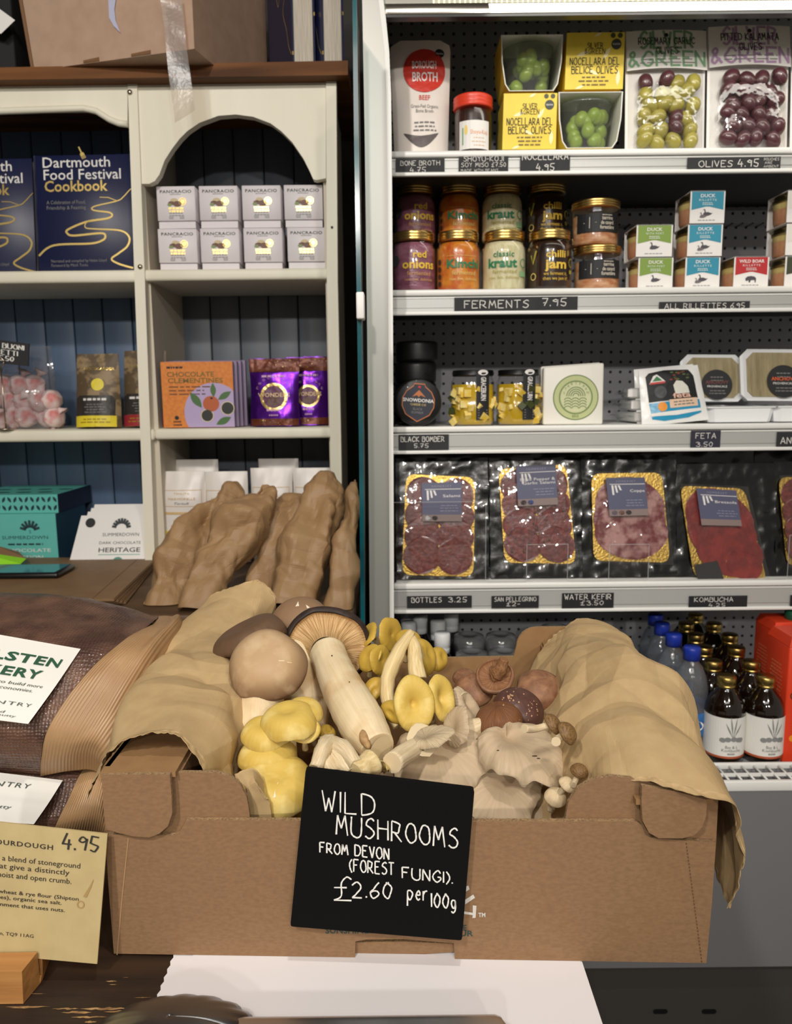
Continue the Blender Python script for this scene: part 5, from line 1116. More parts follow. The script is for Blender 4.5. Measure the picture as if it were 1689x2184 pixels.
# ---- upper shelf, arched bay: white boxes of chocolate nuts
m_wbox = M('white_box', (222,216,220), .5); m_nut = M('nut_brown', (104,62,44), .5); m_leaf = M('leaf_green', (120,140,80), .5)
def nutbox(px, pyt, pyb, zz, label, rot):
    Y = 1.525; w = PX(82, Y, zz+.04); h = .0755; o_ = P(px, (pyt+pyb)/2, Y=Y)
    t = thing('chocolate_box', label, 'box', (o_.x, Y + w/2, zz), (0,0,rot), 'white chocolate boxes in the arched bay'); y0 = -w/2
    MB().box(-w/2+.0015, w/2-.0015, y0+.0015, w/2-.0015, 0, .012, m_wbox).build('box_base', t)
    mb = MB().box(-w/2, w/2, y0, w/2, .0135, h, m_wbox, .0008, 1); f, f2 = flat(y0, eps=.0005), flat(y0, eps=.0009)
    mb.text('PANCRACIO', 0, h*.84, h*.1, m_ink, f, width=w*.82, bold=.015, space=1.1); lines_of(mb, 1, 0, h*.8, w*.3, .1, h*.015, m_grey_ink, f)
    mb.ell(-w*.12, h*.6, w*.09, w*.05, m_nut, f); mb.ell(w*.03, h*.58, w*.11, w*.07, m_nut, f2); mb.ell(-w*.05, h*.66, w*.1, w*.06, ink((200,180,140)), f); mb.ell(-w*.17, h*.56, w*.06, w*.035, m_leaf, f2)
    mb.ring(w*.17, h*.63, w*.1, w*.1, w*.02, m_gf, f2); mb.ell(w*.17, h*.63, w*.06, w*.06, m_gf, f2, 12)
    lines_of(mb, 2, 0, h*.45, w*.52, h*.07, h*.05, m_gf, f, 3); lines_of(mb, 2, 0, h*.35, w*.4, h*.055, h*.018, m_grey_ink, f); 
    for s_ in (-.14,.14): lines_of(mb, 2, w*s_, h*.26, w*.13, h*.035, h*.016, m_grey_ink, f, 2)
    mb.build('printed_lid', t)
posn = ('first from the divider','second from the divider','third from the divider','fourth from the divider')
for k, (a, b) in enumerate(((378,376),(468,466),(560,557),(653,646))):
    nutbox(a, 478, 568, D1 + .0005, 'white chocolate box in the bottom row, '+posn[k], R(1.5)); nutbox(b, 380, 475, D1 + .077, 'white chocolate box in the upper row, '+posn[k], R(-1 + .8*k))
# ---- middle shelf: clementines, purple pouches, chocolate pouches, sweets
m_orx = M('orange_card', (226,138,54), .55, var=(210,120,44), vscale=150); m_lil = M('lilac_print', (184,166,206), .55); m_lil2 = M('lilac_side', (150,134,164), .6)
def clem(px0, px1, Y, label, deco):
    cx, zb, w, h = front_rect(px0, px1, 773, 913, Y); zb = D2 + .0005
    t = thing('clementine_box', label, 'box', (cx, Y, zb), (0,0,R(2)), 'orange boxes of chocolate clementines'); mb = MB().box(-w/2, w/2, 0, .016, 0, h, m_lil2, .0008, 1)
    f, f2, f3 = flat(0, eps=.0005), flat(0, eps=.0009), flat(0, eps=.0013)
    if deco:
        mb.rect(-w/2, 0, w/2, h, m_orx, f); cx_, cz_, rr = w*.22, h*.22, w*.42
        disc = [(max(min(cx_ + rr*cos(a), w*.5), -w*.5), max(cz_ + rr*1.0*sin(a), .0005)) for a in [2*pi*i/48 for i in range(48)]]; mb.poly(disc, m_lil, f2)
        gt = M('embossed_gold', (118,96,44), .45, .3)
        mb.text('CHOCOLATE', -w*.42, h*.775, h*.105, gt, f2, 'L', width=w*.66, bold=.02); mb.text('CLEMENTINES', -w*.41, h*.68, h*.105, gt, f2, 'L', width=w*.77, bold=.02); lines_of(mb, 3, -w*.4, h*.61, w*.62, h*.055, h*.02, ink((120,70,30)), f2, 2, 'L'); lines_of(mb, 1, -w*.42, h*.9, w*.24, .1, h*.03, m_ink, f2, 2, 'L')
        mb.ell(w*.18, h*.36, w*.115, h*.12, ink((186,92,48)), f3); mb.ell(w*.19, h*.445, w*.02, h*.015, m_ink, lift(f3,(0,-1,0),.0004), 10)
        def leaf(x, z_, l, an): mb.poly([(x + l*s*cos(an) - .2*l*sin(pi*s)*sg*sin(an), z_ + (l*s*sin(an) + .2*l*sin(pi*s)*sg*cos(an))) for sg, rg in ((1, range(9)), (-1, range(8,-1,-1))) for s in [i/8 for i in rg]], ink((72,110,58)), f3)
        leaf(w*.05,h*.3,w*.27,2.2); leaf(w*.22,h*.46,w*.2,1.6); leaf(w*.28,h*.42,w*.22,.55); leaf(w*.24,h*.04,w*.24,.45)
        for a, b, s in ((.41,.29,.085),(.12,.18,.08)): mb.ell(w*a, h*b, w*(s+.012), w*(s+.012), ink((220,206,170)), f3); mb.ell(w*a, h*b, w*s, w*s, ink((40,42,38)), lift(f3,(0,-1,0),.0004))
        mb.ell(-w*.31, h*.15, w*.03, w*.03, m_ink, f2, 12); lines_of(mb, 2, -w*.36, h*.08, w*.12, h*.05, h*.02, m_ink, f2, 5, 'L')
    mb.build('printed_box', t)
clem(350,501,1.515,'orange clementine box with lilac plate print, front of the row',True)
for k, s in enumerate(('second','third','fourth')): clem(358+9*k,510+9*k,1.533+.018*k,'orange clementine box, %s in the row behind the front one' % s,False)
m_pur = M('purple_foil', (100,36,160), .22, .85, bump=.35, bscale=45); m_cho = M('choc_band', (92,42,26), .4, .3, var=(112,56,34), vscale=60)
def choc_pouch(px0, px1, Y, rot, label, seed):
    cx, zb, w, h = front_rect(px0, px1, 767, 913, Y); zb = D2 + .0005
    t = thing('chocolate_pouch', label, 'pouch', (cx, Y+.012, zb), (R(-3),0,rot), 'purple foil pouches')
    def deco(mb, mf, fr_):
        a, b, c = lay(fr_,1), lay(fr_,2), lay(fr_,3); pk = ink((206,160,196)); 
        mb.rect(-w*.49, h*.80, w*.49, h*.995, m_cho, a); mb.rect(-w*.47, .001, w*.47, h*.11, m_cho, a)
        mb.ell(0, h*.43, w*.27, w*.27, m_gf, a, 30); mb.ell(0, h*.43, w*.215, w*.215, ink((104,56,90)), b, 30); mb.ell(0, h*.36, w*.14, w*.09, ink((92,58,50)), c, 16)
        mb.text('WONDERS', 0, h*.43, h*.085, ink((236,206,150)), c, width=w*.62, bold=.01); 
        for k, ch in enumerate('CHOCOLATE'): an = pi*(.86-.72*k/8); mb.text(ch, w*.36*cos(an), h*.43 + w*.36*sin(an), h*.05, pk, b)
        lines_of(mb, 1, 0, h*.22, w*.36, .1, h*.03, pk, b, 3); lines_of(mb, 1, 0, h*.15, w*.24, .1, h*.02, pk, b, 4); lines_of(mb, 1, 0, h*.72, w*.5, .1, h*.03, pk, b, 6)
        rg = random.Random(seed)
        for k in range(16): mb.ell(w*rg.uniform(-.44,.44), h*rg.choice([rg.uniform(.83,.97), rg.uniform(.02,.09)]), .0007, .0007, m_gf, b, 6)
    pouch(t, 'bag', w, h, .03, m_pur, hw=lambda v: 1 - .06*sin(pi*v), prof=lambda v: (1-max(0, v-.1)**1.5)*(1 if v < .8 else max(0, 1-(v-.8)/.14)), wr=.0022, seed=seed, extra=deco)
choc_pouch(531,641,1.52,R(-2),'purple foil chocolate pouch beside the orange boxes',3); choc_pouch(614,703,1.56,R(4),'purple foil chocolate pouch tucked behind, next to the dresser side',8); choc_pouch(650,716,1.60,R(6),'rearmost purple foil chocolate pouch, only a sliver seen',9)
m_paisley = M('paisley_kraft', (146,124,92), .55, var=(92,76,54), vscale=42, vlo=.44, vhi=.54, detail=2)
def kraft_pouch(px0, px1, pyt, Y, col_, label, seed):
    cx, zb, w, h = front_rect(px0, px1, pyt, 911, Y); zb = D2 + .0005; t = thing('drinking_chocolate_pouch', label, 'pouch', (cx, Y+.014, zb), (R(-6),0,0), 'patterned brown chocolate pouches')
    def deco(mb, mf, fr_):
        a, b, c = lay(fr_,1), lay(fr_,2), lay(fr_,3); cc = ink(col_)
        mb.poly([(-w*.47,h*.16),(w*.40,h*.16),(w*.40,h*.38),(w*.34,h*.43),(-w*.38,h*.43),(-w*.46,h*.39)], ink((46,42,38)), a); mb.rect(-w*.49, .001, w*.42, h*.155, cc, a)
        mb.ell(.004, h*.575, w*.135, w*.135, cc, a); mb.text('CHOCOLARDER', .002, h*.775, h*.05, m_gf, a, width=w*.72, bold=.01)
        lines_of(mb, 1, 0, h*.36, w*.7, .1, h*.03, m_wht, b, seed); lines_of(mb, 4, 0, h*.30, w*.5, h*.035, h*.012, m_grey_ink, b, seed); lines_of(mb, 2, 0, h*.1, w*.7, h*.04, h*.014, ink((150,120,30)), b, seed)
    pouch(t, 'bag', w, h, .04, m_paisley, hw=lambda v: 1.0 - .1*v, extra=deco, seed=seed)
kraft_pouch(157,256,750,1.53,(226,206,46),'patterned brown pouch with a yellow band and dot',4); kraft_pouch(259,358,745,1.545,(150,40,48),'patterned brown pouch with a red band beside the dresser post',5)
# clear bag of wrapped sweets with its sign on a clip stand
cx, zb, w, h = front_rect(-60,118,733,911,1.53); zb = D2 + .0005
t = thing('sweet_bag', 'clear bag of pink and white wrapped amaretti sweets', 'bag of sweets', (cx, 1.56, zb)); m_sw = M('sweet_paper', (226,206,202), .5, var=(206,120,116), vscale=34, bump=.5, bscale=80, vlo=.5, vhi=.66, detail=2)
rg = random.Random(5); k = 0
for zz, xs in ((.022, (-.3,-.1,.1,.3,.43)), (.055, (-.32,-.12,.06,.27,.4)), (.085, (-.2,.0,.2))):
    for x in xs:
        k += 1; c = Vector((w*x + rg.uniform(-.004,.004), rg.uniform(-.012,.012), zz)); s = MB(); r = .021; n_ = k
        s.lathe([(.0001,-r),(r*.6,-r*.85),(r*.95,-r*.4),(r,0),(r*.95,r*.4),(r*.6,r*.85),(.0001,r)], m_sw, 18, rad=lambda a, tt, n_=n_: 1 + .07*sin(5*a + n_))
        ax = Matrix.Rotation(rg.uniform(-1.2,1.2), 3, 'Y')
        for sg in (-1,1): s.lathe([(.003, sg*r*.85),(.004, sg*r*1.1),(.012, sg*r*1.55)], m_sw, 14, rad=lambda a, tt: 1 + .3*sin(6*a)*tt)
        s.v = [tuple(ax @ Vector(v)) for v in s.v]; o = s.build('sweet', t); o.location = c
m_bagf = clear('bag_film', (235,235,238), k=2.6, rough=.07, bump=.6, bscale=38, haze=.05)
def bf(sg): return lambda u, v: Vector(((u-.5)*w*(1-.12*v), sg*.036*max(0,1-abs(2*u-1)**3)**.6*max(.03,(1-max(0,v-.45)/.4) if v > .45 else 1 - .3*(1-v/.45)**3) + sg*.0005 + .003*fbm((u*2,v*2,sg),2), v*h))
MB().grid(bf(-1), 20, 20, m_bagf).grid(bf(1), 20, 20, m_bagf).build('bag_film', t)
c = P(-12, 752, Y=1.50); t = thing('clip_sign', 'small black chalk sign on a wire stand in front of the sweets', 'sign', (P(12,905,Y=1.505).x, 1.505, zb), (0,0,0))
a, b, d, e_ = P(-70,716,Y=1.505), P(62,733,Y=1.505), P(60,781,Y=1.505), P(-70,768,Y=1.505); lo = t.location; q = [v - lo for v in (e_, d, b, a)]
mb = MB().prism(q, (0,.003,0), m_lab); qm = quad(*q, eps=.0006); mb.hand('GHIOTT & BUONI', .92, .68, .2, m_chalk, qm, 'R', .1, 1.0); mb.hand('AMARETTI', .82, .4, .2, m_chalk, qm, 'R', .1, .62); mb.hand('£5.50', .76, .14, .2, m_chalk, qm, 'R', .1, .32); mb.build('chalk_board', t)
st = MB(); pz = P(8,772,Y=1.502).z - zb
st.tube([(0,0,.002),(0,0,pz-.008)], .0013, m_screw, 8); st.tube([(.0085*cos(a_), -.004, pz + .0085*sin(a_)) for a_ in [2*pi*i/24 for i in range(25)]], .0013, m_screw, 6); st.lathe([(.0001,0),(.016,0),(.016,.002),(.0001,.003)], m_screw, 24); st.build('wire_stand', t)
# ---- lowest level on the worktop: mint boxes, heritage packets, biscuit bags
m_mint = M('mint_card', (96,186,176), .5); m_mintd = M('mint_side', (40,84,110), .5)
cx, zb, w, h = front_rect(-70,126,1082,1188,1.55); zb = D3 + .0005
t = thing('mint_box', 'mint green chocolate box with a dark flower crest, beneath the patterned one', 'box', (cx, 1.55, zb), (0,0,R(0)), 'mint green chocolate boxes'); mb = MB().box(-w/2, w/2, 0, .15, 0, h, m_mintd).box(-w/2, w/2-.0005, -.0006, .0, 0, h, m_mint).box(-w/2,w/2-.0005,0,.15,h,h+.0005,m_mint); f, f2 = flat(-.0006), flat(-.0006, eps=.0008)
dk = ink((34,58,66)); mx_ = w*.21; 
for k in range(7): an = pi*(.08+.84*k/6); mb.ribbon([(mx_ + h*.08*cos(an), h*.68 + h*.05*sin(an)), (mx_ + h*.2*cos(an), h*.68 + h*.2*sin(an))], h*.05, dk, f)
mb.text('S', mx_, h*.62, h*.09, dk, f); mb.text('SUMMERDOWN', w*.15, h*.5, h*.1, dk, f, width=w*.5); lines_of(mb, 1, w*.15, h*.38, w*.4, .1, h*.035, dk, f); mb.text('MINT CHOCOLATE', w*.42, h*.24, h*.1, m_wht, f, 'R', width=w*.75, bold=.005); mb.text('COLLECTION', w*.33, h*.1, h*.1, m_wht, f, 'R', width=w*.5, bold=.005); mb.build('printed_box', t)
cx2, zb2, w2, h2 = front_rect(-70,124,1040,1080,1.56); h2 *= .98
t = thing('mint_box', 'mint green box patterned with dark leaves, on top of the crested one', 'box', (cx2, 1.56, zb + h + .001), (0,0,0), 'mint green chocolate boxes'); mb = MB().box(-w2/2, w2/2, 0, .17, 0, h2, m_mint).box(w2/2, w2/2+.0006, 0, .17, 0, h2, ink((28,42,70))); f = flat(0)
for r_ in range(2):
    for k in range(16):
        x = -w2*.5 + w2*(k+.5)/16; z0 = h2*(.28+.45*r_); an = (1.1 if (k+r_) % 2 else 2.1); l = h2*.36
        mb.poly([(x + l*(s-.5)*cos(an) - .22*l*sin(pi*s)*sg*sin(an), z0 + l*(s-.5)*sin(an) + .22*l*sin(pi*s)*sg*cos(an)) for sg, rg_ in ((1, range(7)), (-1, range(6,-1,-1))) for s in [i/6 for i in rg_]], ink((24,50,66)), f)
tm = lambda u, v, k=0: Vector((u, v, h2+.0005))
for k in range(8): mb.ell(w2*(-.45+.12*k), .04+.05*(k % 2), .016, .008, ink((50,92,92)), tm, 10)
mb.build('patterned_box', t)
def packet(px0, px1, pyt, Y, label, deco, k):
    cx, zb, w, h = front_rect(px0, px1, pyt, 1189, Y); zb = D3 + .0005; h /= cos(R(24)); t = thing('chocolate_packet', label, 'packet', (cx, Y, zb), (R(-24),0,0), 'white chocolate packets leaning in a row')
    mb = MB(); q = [(-w/2,0),(w/2,0),(w*.43,h),(-w*.40,h)]; mb.prism([Vector((x,0,z_)) for x, z_ in q], (0,.009,0), m_paperwhite)
    if deco:
        f = flat(0); dk2 = ink((40,52,54)); mx_ = w*.1
        for j in range(9): an = pi*(.05+.9*j/8); mb.ribbon([(mx_ + w*.06*cos(an), h*.76 + w*.05*sin(an)), (mx_ + w*.115*cos(an), h*.76 + w*.12*sin(an))], w*.03, dk2, f)
        mb.text('SUMMERDOWN', mx_, h*.6, h*.09, dk2, f, width=w*.44); mb.text('DARK CHOCOLATE', mx_, h*.45, h*.075, dk2, f, width=w*.5); mb.text('HERITAGE', mx_, h*.3, h*.12, dk2, f, width=w*.5, bold=.012); mb.rect(mx_-w*.25, h*.245, mx_+w*.25, h*.26, ink((130,180,166)), f); mb.ell(mx_-w*.01, h*.11, w*.065, w*.065, ink((82,142,132)), f); mb.ell(-w*.28, h*.86, w*.06, w*.06, m_lab, f)
    mb.build('card_packet', t)
packet(142,322,1083,1.50,'white chocolate packet with dark lettering, front of the leaning row',True,0)
for k, s in enumerate(('second','third','fourth')): packet(158+8*k,322,1079-4*k,1.518+.016*k,'white chocolate packet, %s in the leaning row' % s,False,k)
m_bis = M('biscuit_bag_white', (224,218,212), .35, bump=.12, bscale=30); m_bg = ink((206,172,120)); 
def biscuit(px0, px1, pyt, Y, label, seed, deco=True):
    cx, zb, w, h = front_rect(px0, px1, pyt, 1189, Y); zb = D3 + .0005; t = thing('biscuit_bag', label, 'bag of biscuits', (cx, Y+.02, zb), (0,0,0), 'white bags of biscuits')
    def dec(mb, mf, fr_):
        a, b = lay(fr_,1), lay(fr_,2); H = h
        for x0, z0, x1, z1 in ((-.44,.63,.44,.635),(-.44,.80,.44,.805)): mb.rect(w*x0, H*z0, w*x1, H*z1, m_bg, a)
        for x in (-.44,.43): mb.rect(w*x, H*.63, w*(x+.01), H*.8, m_bg, a)
        mb.text('TENUTA', 0, H*.755, H*.032, m_bg, a, width=w*.36); mb.text('MARMORELLE', 0, H*.70, H*.036, m_bg, a, width=w*.62); mb.text('Tartufi', 0, H*.652, H*.034, m_grey_ink, a, width=w*.34, shear=.3)
        mb.rect(-w*.48, H*.545, w*.48, H*.57, m_bg, a); mb.text('LEMON', 0, H*.46, H*.045, m_bg, a, width=w*.42); mb.text('BISCUITS', 0, H*.40, H*.045, m_bg, a, width=w*.55); mb.ell(-w*.4, H*.33, w*.13, H*.04, ink((226,200,60)), a); mb.ell(-w*.3, H*.31, w*.1, H*.035, ink((226,200,60)), b)
    pouch(t, 'bag', w, h, .04, m_bis, prof=lambda v: 1 - max(0, v-.72)/.28*.97 if v > .72 else 1, seed=seed, extra=dec if deco else None, wr=.0012, pw=.4)
for k, (a, b, yt, Y, s) in enumerate(((347,440,992,1.53,'nearest the divider'),(438,531,994,1.532,'second from the divider'),(537,626,988,1.535,'third from the divider'),(627,708,989,1.535,'beside the dresser post'))): biscuit(a,b,yt,Y,'white biscuit bag in the front row, '+s,k)
for k, (a, b, s) in enumerate(((368,470,'behind the first'),(555,640,'behind the third'))): biscuit(a,b,985,1.61,'greyish white biscuit bag in the back row, '+s,k+7,False)
# ================================================================== worktop: folded bags, phone, note, filled paper bags
m_kb = M('kraft_bag', (160,128,92), .5, var=(146,114,78), vscale=14, bump=.1, bscale=90, spec=.35)
m_kb2 = M('kraft_flat', (136,106,74), .6, var=(126,96,66), vscale=20, bump=.05, bscale=200)
zb = D3 + .0005
for k, s in enumerate(('bottom','second','third','topmost')):
    z0 = zb + .0042*k; d = .006*(3-k)
    o4 = [P(-120,1274,z=z0), P(243+8*(3-k),1288-2*k,z=z0), P(334,1193,z=z0) + Vector((d*.4,0,0)), P(-120,1193,z=z0)]
    mb = MB().prism(o4, (0,0,.0016), m_kb2); mb.prism([p + Vector((0,0,.0022)) for p in o4], (0,0,.0016), m_kb2)
    e0, e1 = o4[1], o4[2]; mb.hexa([e0 + Vector((.0,0,0)), e1, e1 + Vector((.0015,0,.0019)), e0 + Vector((.0015,0,.0019))], [e0 + Vector((-.03,.0,0)), e1 + Vector((-.03,0,0)), e1 + Vector((-.03,0,.0038)), e0 + Vector((-.03,0,.0038))], m_kb2)
    if k == 3: a, b = e0.lerp(e1,.0) + Vector((-.035,0,.0041)), e1 + Vector((-.035,0,.0041)); mb.hexa([a, b, b + Vector((.0006,0,0)), a + Vector((.0006,0,0))], [p + Vector((0,0,.0003)) for p in (a, b, b + Vector((.0006,0,0)), a + Vector((.0006,0,0)))], m_carton2)
    o = mb.build('folded_bag', None, (o4[1].x, o4[1].y, z0), False); tag(o, 'flat folded brown paper bag, %s of the pile under the phone' % s, 'paper bag', 'flat folded paper bags')
zt2 = zb + .0042*4 + .0006
c0, c1 = P(133,1216,z=zt2+.011), P(100,1203,z=zt2+.011); yf, yb = P(60,1222,z=zt2+.011).y, P(60,1202,z=zt2+.011).y
t = thing('phone', 'black phone with a teal lit screen lying on the folded bags', 'phone', (c0.x-.08, (yf+yb)/2, zt2))
part(MB().box(c0.x-.165, c0.x, yf, yb, zt2, zt2+.0105, m_black, .005, 3), 'case', t)
part(MB().box(c0.x-.159, c0.x-.008, yf+.006, yb-.006, zt2+.0104, zt2+.0108, M('phone_screen', (52,96,104), .1, emit=(70,130,136), estr=.18)), 'screen', t)
c = P(-2,1192,z=zt2+.014); mb = MB(); lo = (c.x, c.y, zt2); m_lime = M('lime_note', (150,226,40), .6)
q = [P(-70,1205,Y=yb+.012), P(44,1203,Y=yb+.012), P(56,1192,Y=yb+.035), P(-70,1172,Y=yb+.035)]
mb.prism(q, (0,.0002,.0006), m_lime); qm = quad(*q); 
for k in range(4): mb.hand('MILK EGGS'[k:k+5], .5, .74-.2*k, .12, ink((60,90,30)), qm, 'L', .12, .34, seed=k)
o = mb.build('sticky_note', None, lo, False); tag(o, 'bright lime green note behind the phone', 'note')
q = [P(-80,1184,Y=yb+.04), P(52,1190,Y=yb+.04), P(40,1178,Y=yb+.06), P(-10,1164,Y=yb+.06), P(-80,1160,Y=yb+.06)]
o = MB().prism(q, (0,.001,.001), m_kb2).build('paper_offcut', None, q[0], False); tag(o, 'curled brown paper scrap behind the lime green note', 'paper')

def filled_bag(left, right, Yb, Yt, thick, label, seed, collar=None):
    n = len(left); L_, R_ = [], []
    for i in range(n):
        Y = Yb + (Yt-Yb)*i/(n-1); L_.append(P(*left[i], Y=Y)); R_.append(P(*right[i], Y=Y))
    sub = 8; l2 = [Vector(p) for p in crspline([tuple(p) for p in L_], sub)]; r2 = [Vector(p) for p in crspline([tuple(p) for p in R_], sub)]
    k = len(l2) - 1; zmin = D3 + .001
    def fn(u, v):
        j = min(int(v*k), k-1); f = v*k - j; a, b = l2[j].lerp(l2[j+1], f), r2[j].lerp(r2[j+1], f); c = (a+b)/2; h = (b-a)/2; an = 2*pi*u
        ca, sa = cos(an), sin(an); e = .58; x = abs(ca)**e*(1 if ca > 0 else -1); y = abs(sa)**e*(1 if sa > 0 else -1)
        th = thick*.85*(1 - .86*v**1.8)*(.8 + .2*min(1, v*6)); ax = (l2[min(j+1,k)] + r2[min(j+1,k)] - l2[j] - r2[j]).normalized(); dp_ = h.cross(ax).normalized()
        if dp_.y < 0: dp_ = -dp_
        p = c + h*x + dp_*y*th
        cr = crease((p.x*1.0 + seed, p.y, p.z*.7), 13); fl = noise.noise(Vector((an*1.2, v*2.2, seed)))
        out = (h.normalized()*x + dp_*y).normalized(); pp = Vector((p.x, p.y, p.z*.75)); p = p + out*(.026*folds(pp, seed, 9, 4) + .026*folds(pp, seed+.5, 17, 4) + .008*folds(pp, seed+.7, 36, 4))*min(1, .3+v*3)
        p.z = max(p.z, zmin + .001*noise.noise(Vector((an,seed,0)))); return p
    mb = MB(); mb.grid(fn, 80, 110, m_kb, smooth=False); t = thing('filled_paper_bag', label, 'paper bag', ((L_[0]+R_[0])/2).to_tuple()[:2] + (zmin,), (0,0,0), 'twisted brown paper bags standing on the worktop')
    m0, m1 = fn(.5, 0), fn(0, 0); 
    mb.build('paper_body', t, local=False)
    if collar:
        Yc = Yt - .03; q = [P(*p, Y=Yc) for p in collar]; r0 = len(q)//2; g = bicubic([[q[0],q[1],q[2]],[q[5],q[4],q[3]]], 6); s = MB(); s.grid(lambda u, v: g(u, v) + Vector((0, -.02*sin(pi*v) - .004*noise.noise(Vector((u*4,v*3,seed))), 0)), 14, 8, m_kb); s.build('folded_flap', t, local=False, mods=[SOLID(.0006)])
    return t
filled_bag([(520,1275),(540,1195),(565,1130),(585,1092),(596,1074),(610,1058)],[(580,1280),(600,1210),(625,1140),(648,1098),(656,1075),(650,1060)],1.29,1.38,.035,'brown paper bag tucked behind the others, only its upper half showing',3)
filled_bag([(307,1302),(325,1228),(352,1152),(400,1092),(455,1052),(505,1036)],[(384,1310),(396,1262),(432,1200),(470,1140),(504,1085),(515,1052)],1.235,1.40,.036,'tall twisted brown paper bag leaning beside the pile of flat bags',1)
filled_bag([(386,1306),(398,1246),(430,1182),(475,1112),(515,1060),(550,1034)],[(455,1312),(486,1250),(534,1182),(566,1120),(586,1070),(588,1038)],1.195,1.33,.042,'twisted brown paper bag with a folded collar, second from the flat bags',2,[(498,1098),(540,1062),(580,1060),(577,1120),(540,1110),(500,1100)])
filled_bag([(577,1298),(585,1222),(605,1152),(635,1092),(660,1042),(678,1012)],[(672,1304),(686,1238),(710,1160),(730,1092),(737,1046),(702,1010)],1.20,1.36,.042,'tallest twisted brown paper bag, behind the king oyster mushrooms',4)
filled_bag([(690,1300),(704,1215),(722,1145),(736,1085),(741,1046),(750,1026)],[(755,1306),(762,1225),(765,1145),(765,1085),(764,1045),(762,1022)],1.20,1.32,.034,'brown paper bag squeezed against the glass pane',5)

# ================================================================== bread packs
m_loaf = M('loaf_film', (70,46,38), .45, var=(116,84,66), vscale=24, coat=.35, vlo=.4, vhi=.7)
nt = m_loaf.node_tree; N = nt.nodes.new; L = nt.links.new; tc = N('ShaderNodeTexCoord'); vo = N('ShaderNodeTexVoronoi'); vo.inputs['Scale'].default_value = 330; vo.inputs['Randomness'].default_value = .35
L(tc.outputs['Object'], vo.inputs['Vector']); bp = N('ShaderNodeBump'); bp.inputs['Strength'].default_value = .7; bp.inputs['Distance'].default_value = .0014; bp.invert = True; L(vo.outputs['Distance'], bp.inputs['Height'])
n2 = N('ShaderNodeTexNoise'); n2.inputs['Scale'].default_value = 22; n2.inputs['Detail'].default_value = 5; L(tc.outputs['Object'], n2.inputs['Vector']); b2 = N('ShaderNodeBump'); b2.inputs['Strength'].default_value = .4; b2.inputs['Distance'].default_value = .004; L(n2.outputs[0], b2.inputs['Height']); L(bp.outputs[0], b2.inputs['Normal'])
pb_ = nt.nodes['Principled BSDF']; L(bp.outputs[0], pb_.inputs['Normal']); L(b2.outputs[0], pb_.inputs['Coat Normal'])
m_rib = M('ribbed_kraft', (178,142,102), .42, var=(164,128,90), vscale=30)
nt = m_rib.node_tree; N = nt.nodes.new; L = nt.links.new; uvn = N('ShaderNodeUVMap'); wv = N('ShaderNodeTexWave'); wv.inputs['Scale'].default_value = 8.5; wv.bands_direction = 'X'; wv.inputs['Distortion'].default_value = .6; wv.inputs['Detail'].default_value = 1
L(uvn.outputs[0], wv.inputs['Vector']); bp = N('ShaderNodeBump'); bp.inputs['Strength'].default_value = .35; bp.inputs['Distance'].default_value = .0012; L(wv.outputs[0], bp.inputs['Height']); L(bp.outputs[0], nt.nodes['Principled BSDF'].inputs['Normal'])
m_blab = M('bread_label', (226,224,218), .5); m_bgreen = M('label_green', (28,78,52), .5); m_btext = M('label_text', (70,84,74), .5)
def bread(rows, label, lab, lines, seed, zlow):
    film = [[P(*r[1], Y=r[0]), P(*r[2], Y=r[0]), P(*r[3], Y=r[0])] for r in rows]; pap = [[P(*r[3], Y=r[0]), (P(*r[3], Y=r[0])*.45 + P(*r[4], Y=r[0])*.55) + Vector((0,-.003,.004)), P(*r[4], Y=r[0])] for r in rows]
    for p in pap: p.append(Vector((p[2].x + .008, p[2].y + .004, zlow)))
    t = thing('bread_pack', label, 'bread', (film[2][1].x, film[2][1].y + .1, zlow), (0,0,0), 'packs of dark sourdough bread')
    gf = bicubic(film, 8); gp_ = bicubic(pap, 8)
    def ff(u, v): p = gf(u, v); return p + Vector((0, -.4, .9))*(.0016*fbm((p.x, p.y*1.3, seed), 16) + .005*folds(p, seed, 14, 4))
    def fp(u, v):
        p = gp_(u, v); fold = .016*folds(p, seed, 12, 4); return p + Vector((.2, -.4, .9))*fold
    MB().grid(ff, 40, 60, m_loaf).build('loaf_window', t, local=False)
    lo = MB(); c0 = [Vector((p[0].x, p[0].y+.012, p[0].z)) for p in film]; 
    MB().grid(fp, 50, 120, m_rib).build('paper_sleeve', t, local=False, mods=[SOLID(.0006)])
    bw = MB(); back_ = [[Vector((p[0].x, p[0].y, p[0].z)), Vector((p[0].x, p[0].y, zlow))] for p in film]; last = film[-1]; bw.grid(lambda u, v: (lambda a: a*(1-v) + Vector((a.x, a.y + .02, zlow))*v)(gf(u, 1)), 12, 4, m_rib); bw.build('paper_back', t, local=False)
    g = bicubic([[P(*a, Y=y-.007), P(*b, Y=y-.007)] for a, b, y in lab], 8)
    def nrm(u, v): e = .02; du, dv = g(min(u+e,1), v) - g(max(u-e,0), v), g(u, min(v+e,1)) - g(u, max(v-e,0)); return du.cross(dv).normalized()
    lb = MB(); lb.grid(lambda u, v: g(u, v), 10, 20, m_blab); mf = lambda u, v, k=0: g(u, v) + nrm(min(max(u,.03),.97), min(max(v,.03),.97))*.0009
    for s, u, v, size, wd, al, mt, kw in lines: lb.text(s, u, v, size, mt, mf, al, width=wd, **kw)
    lb.build('label', t, local=False, mods=None)
    return t
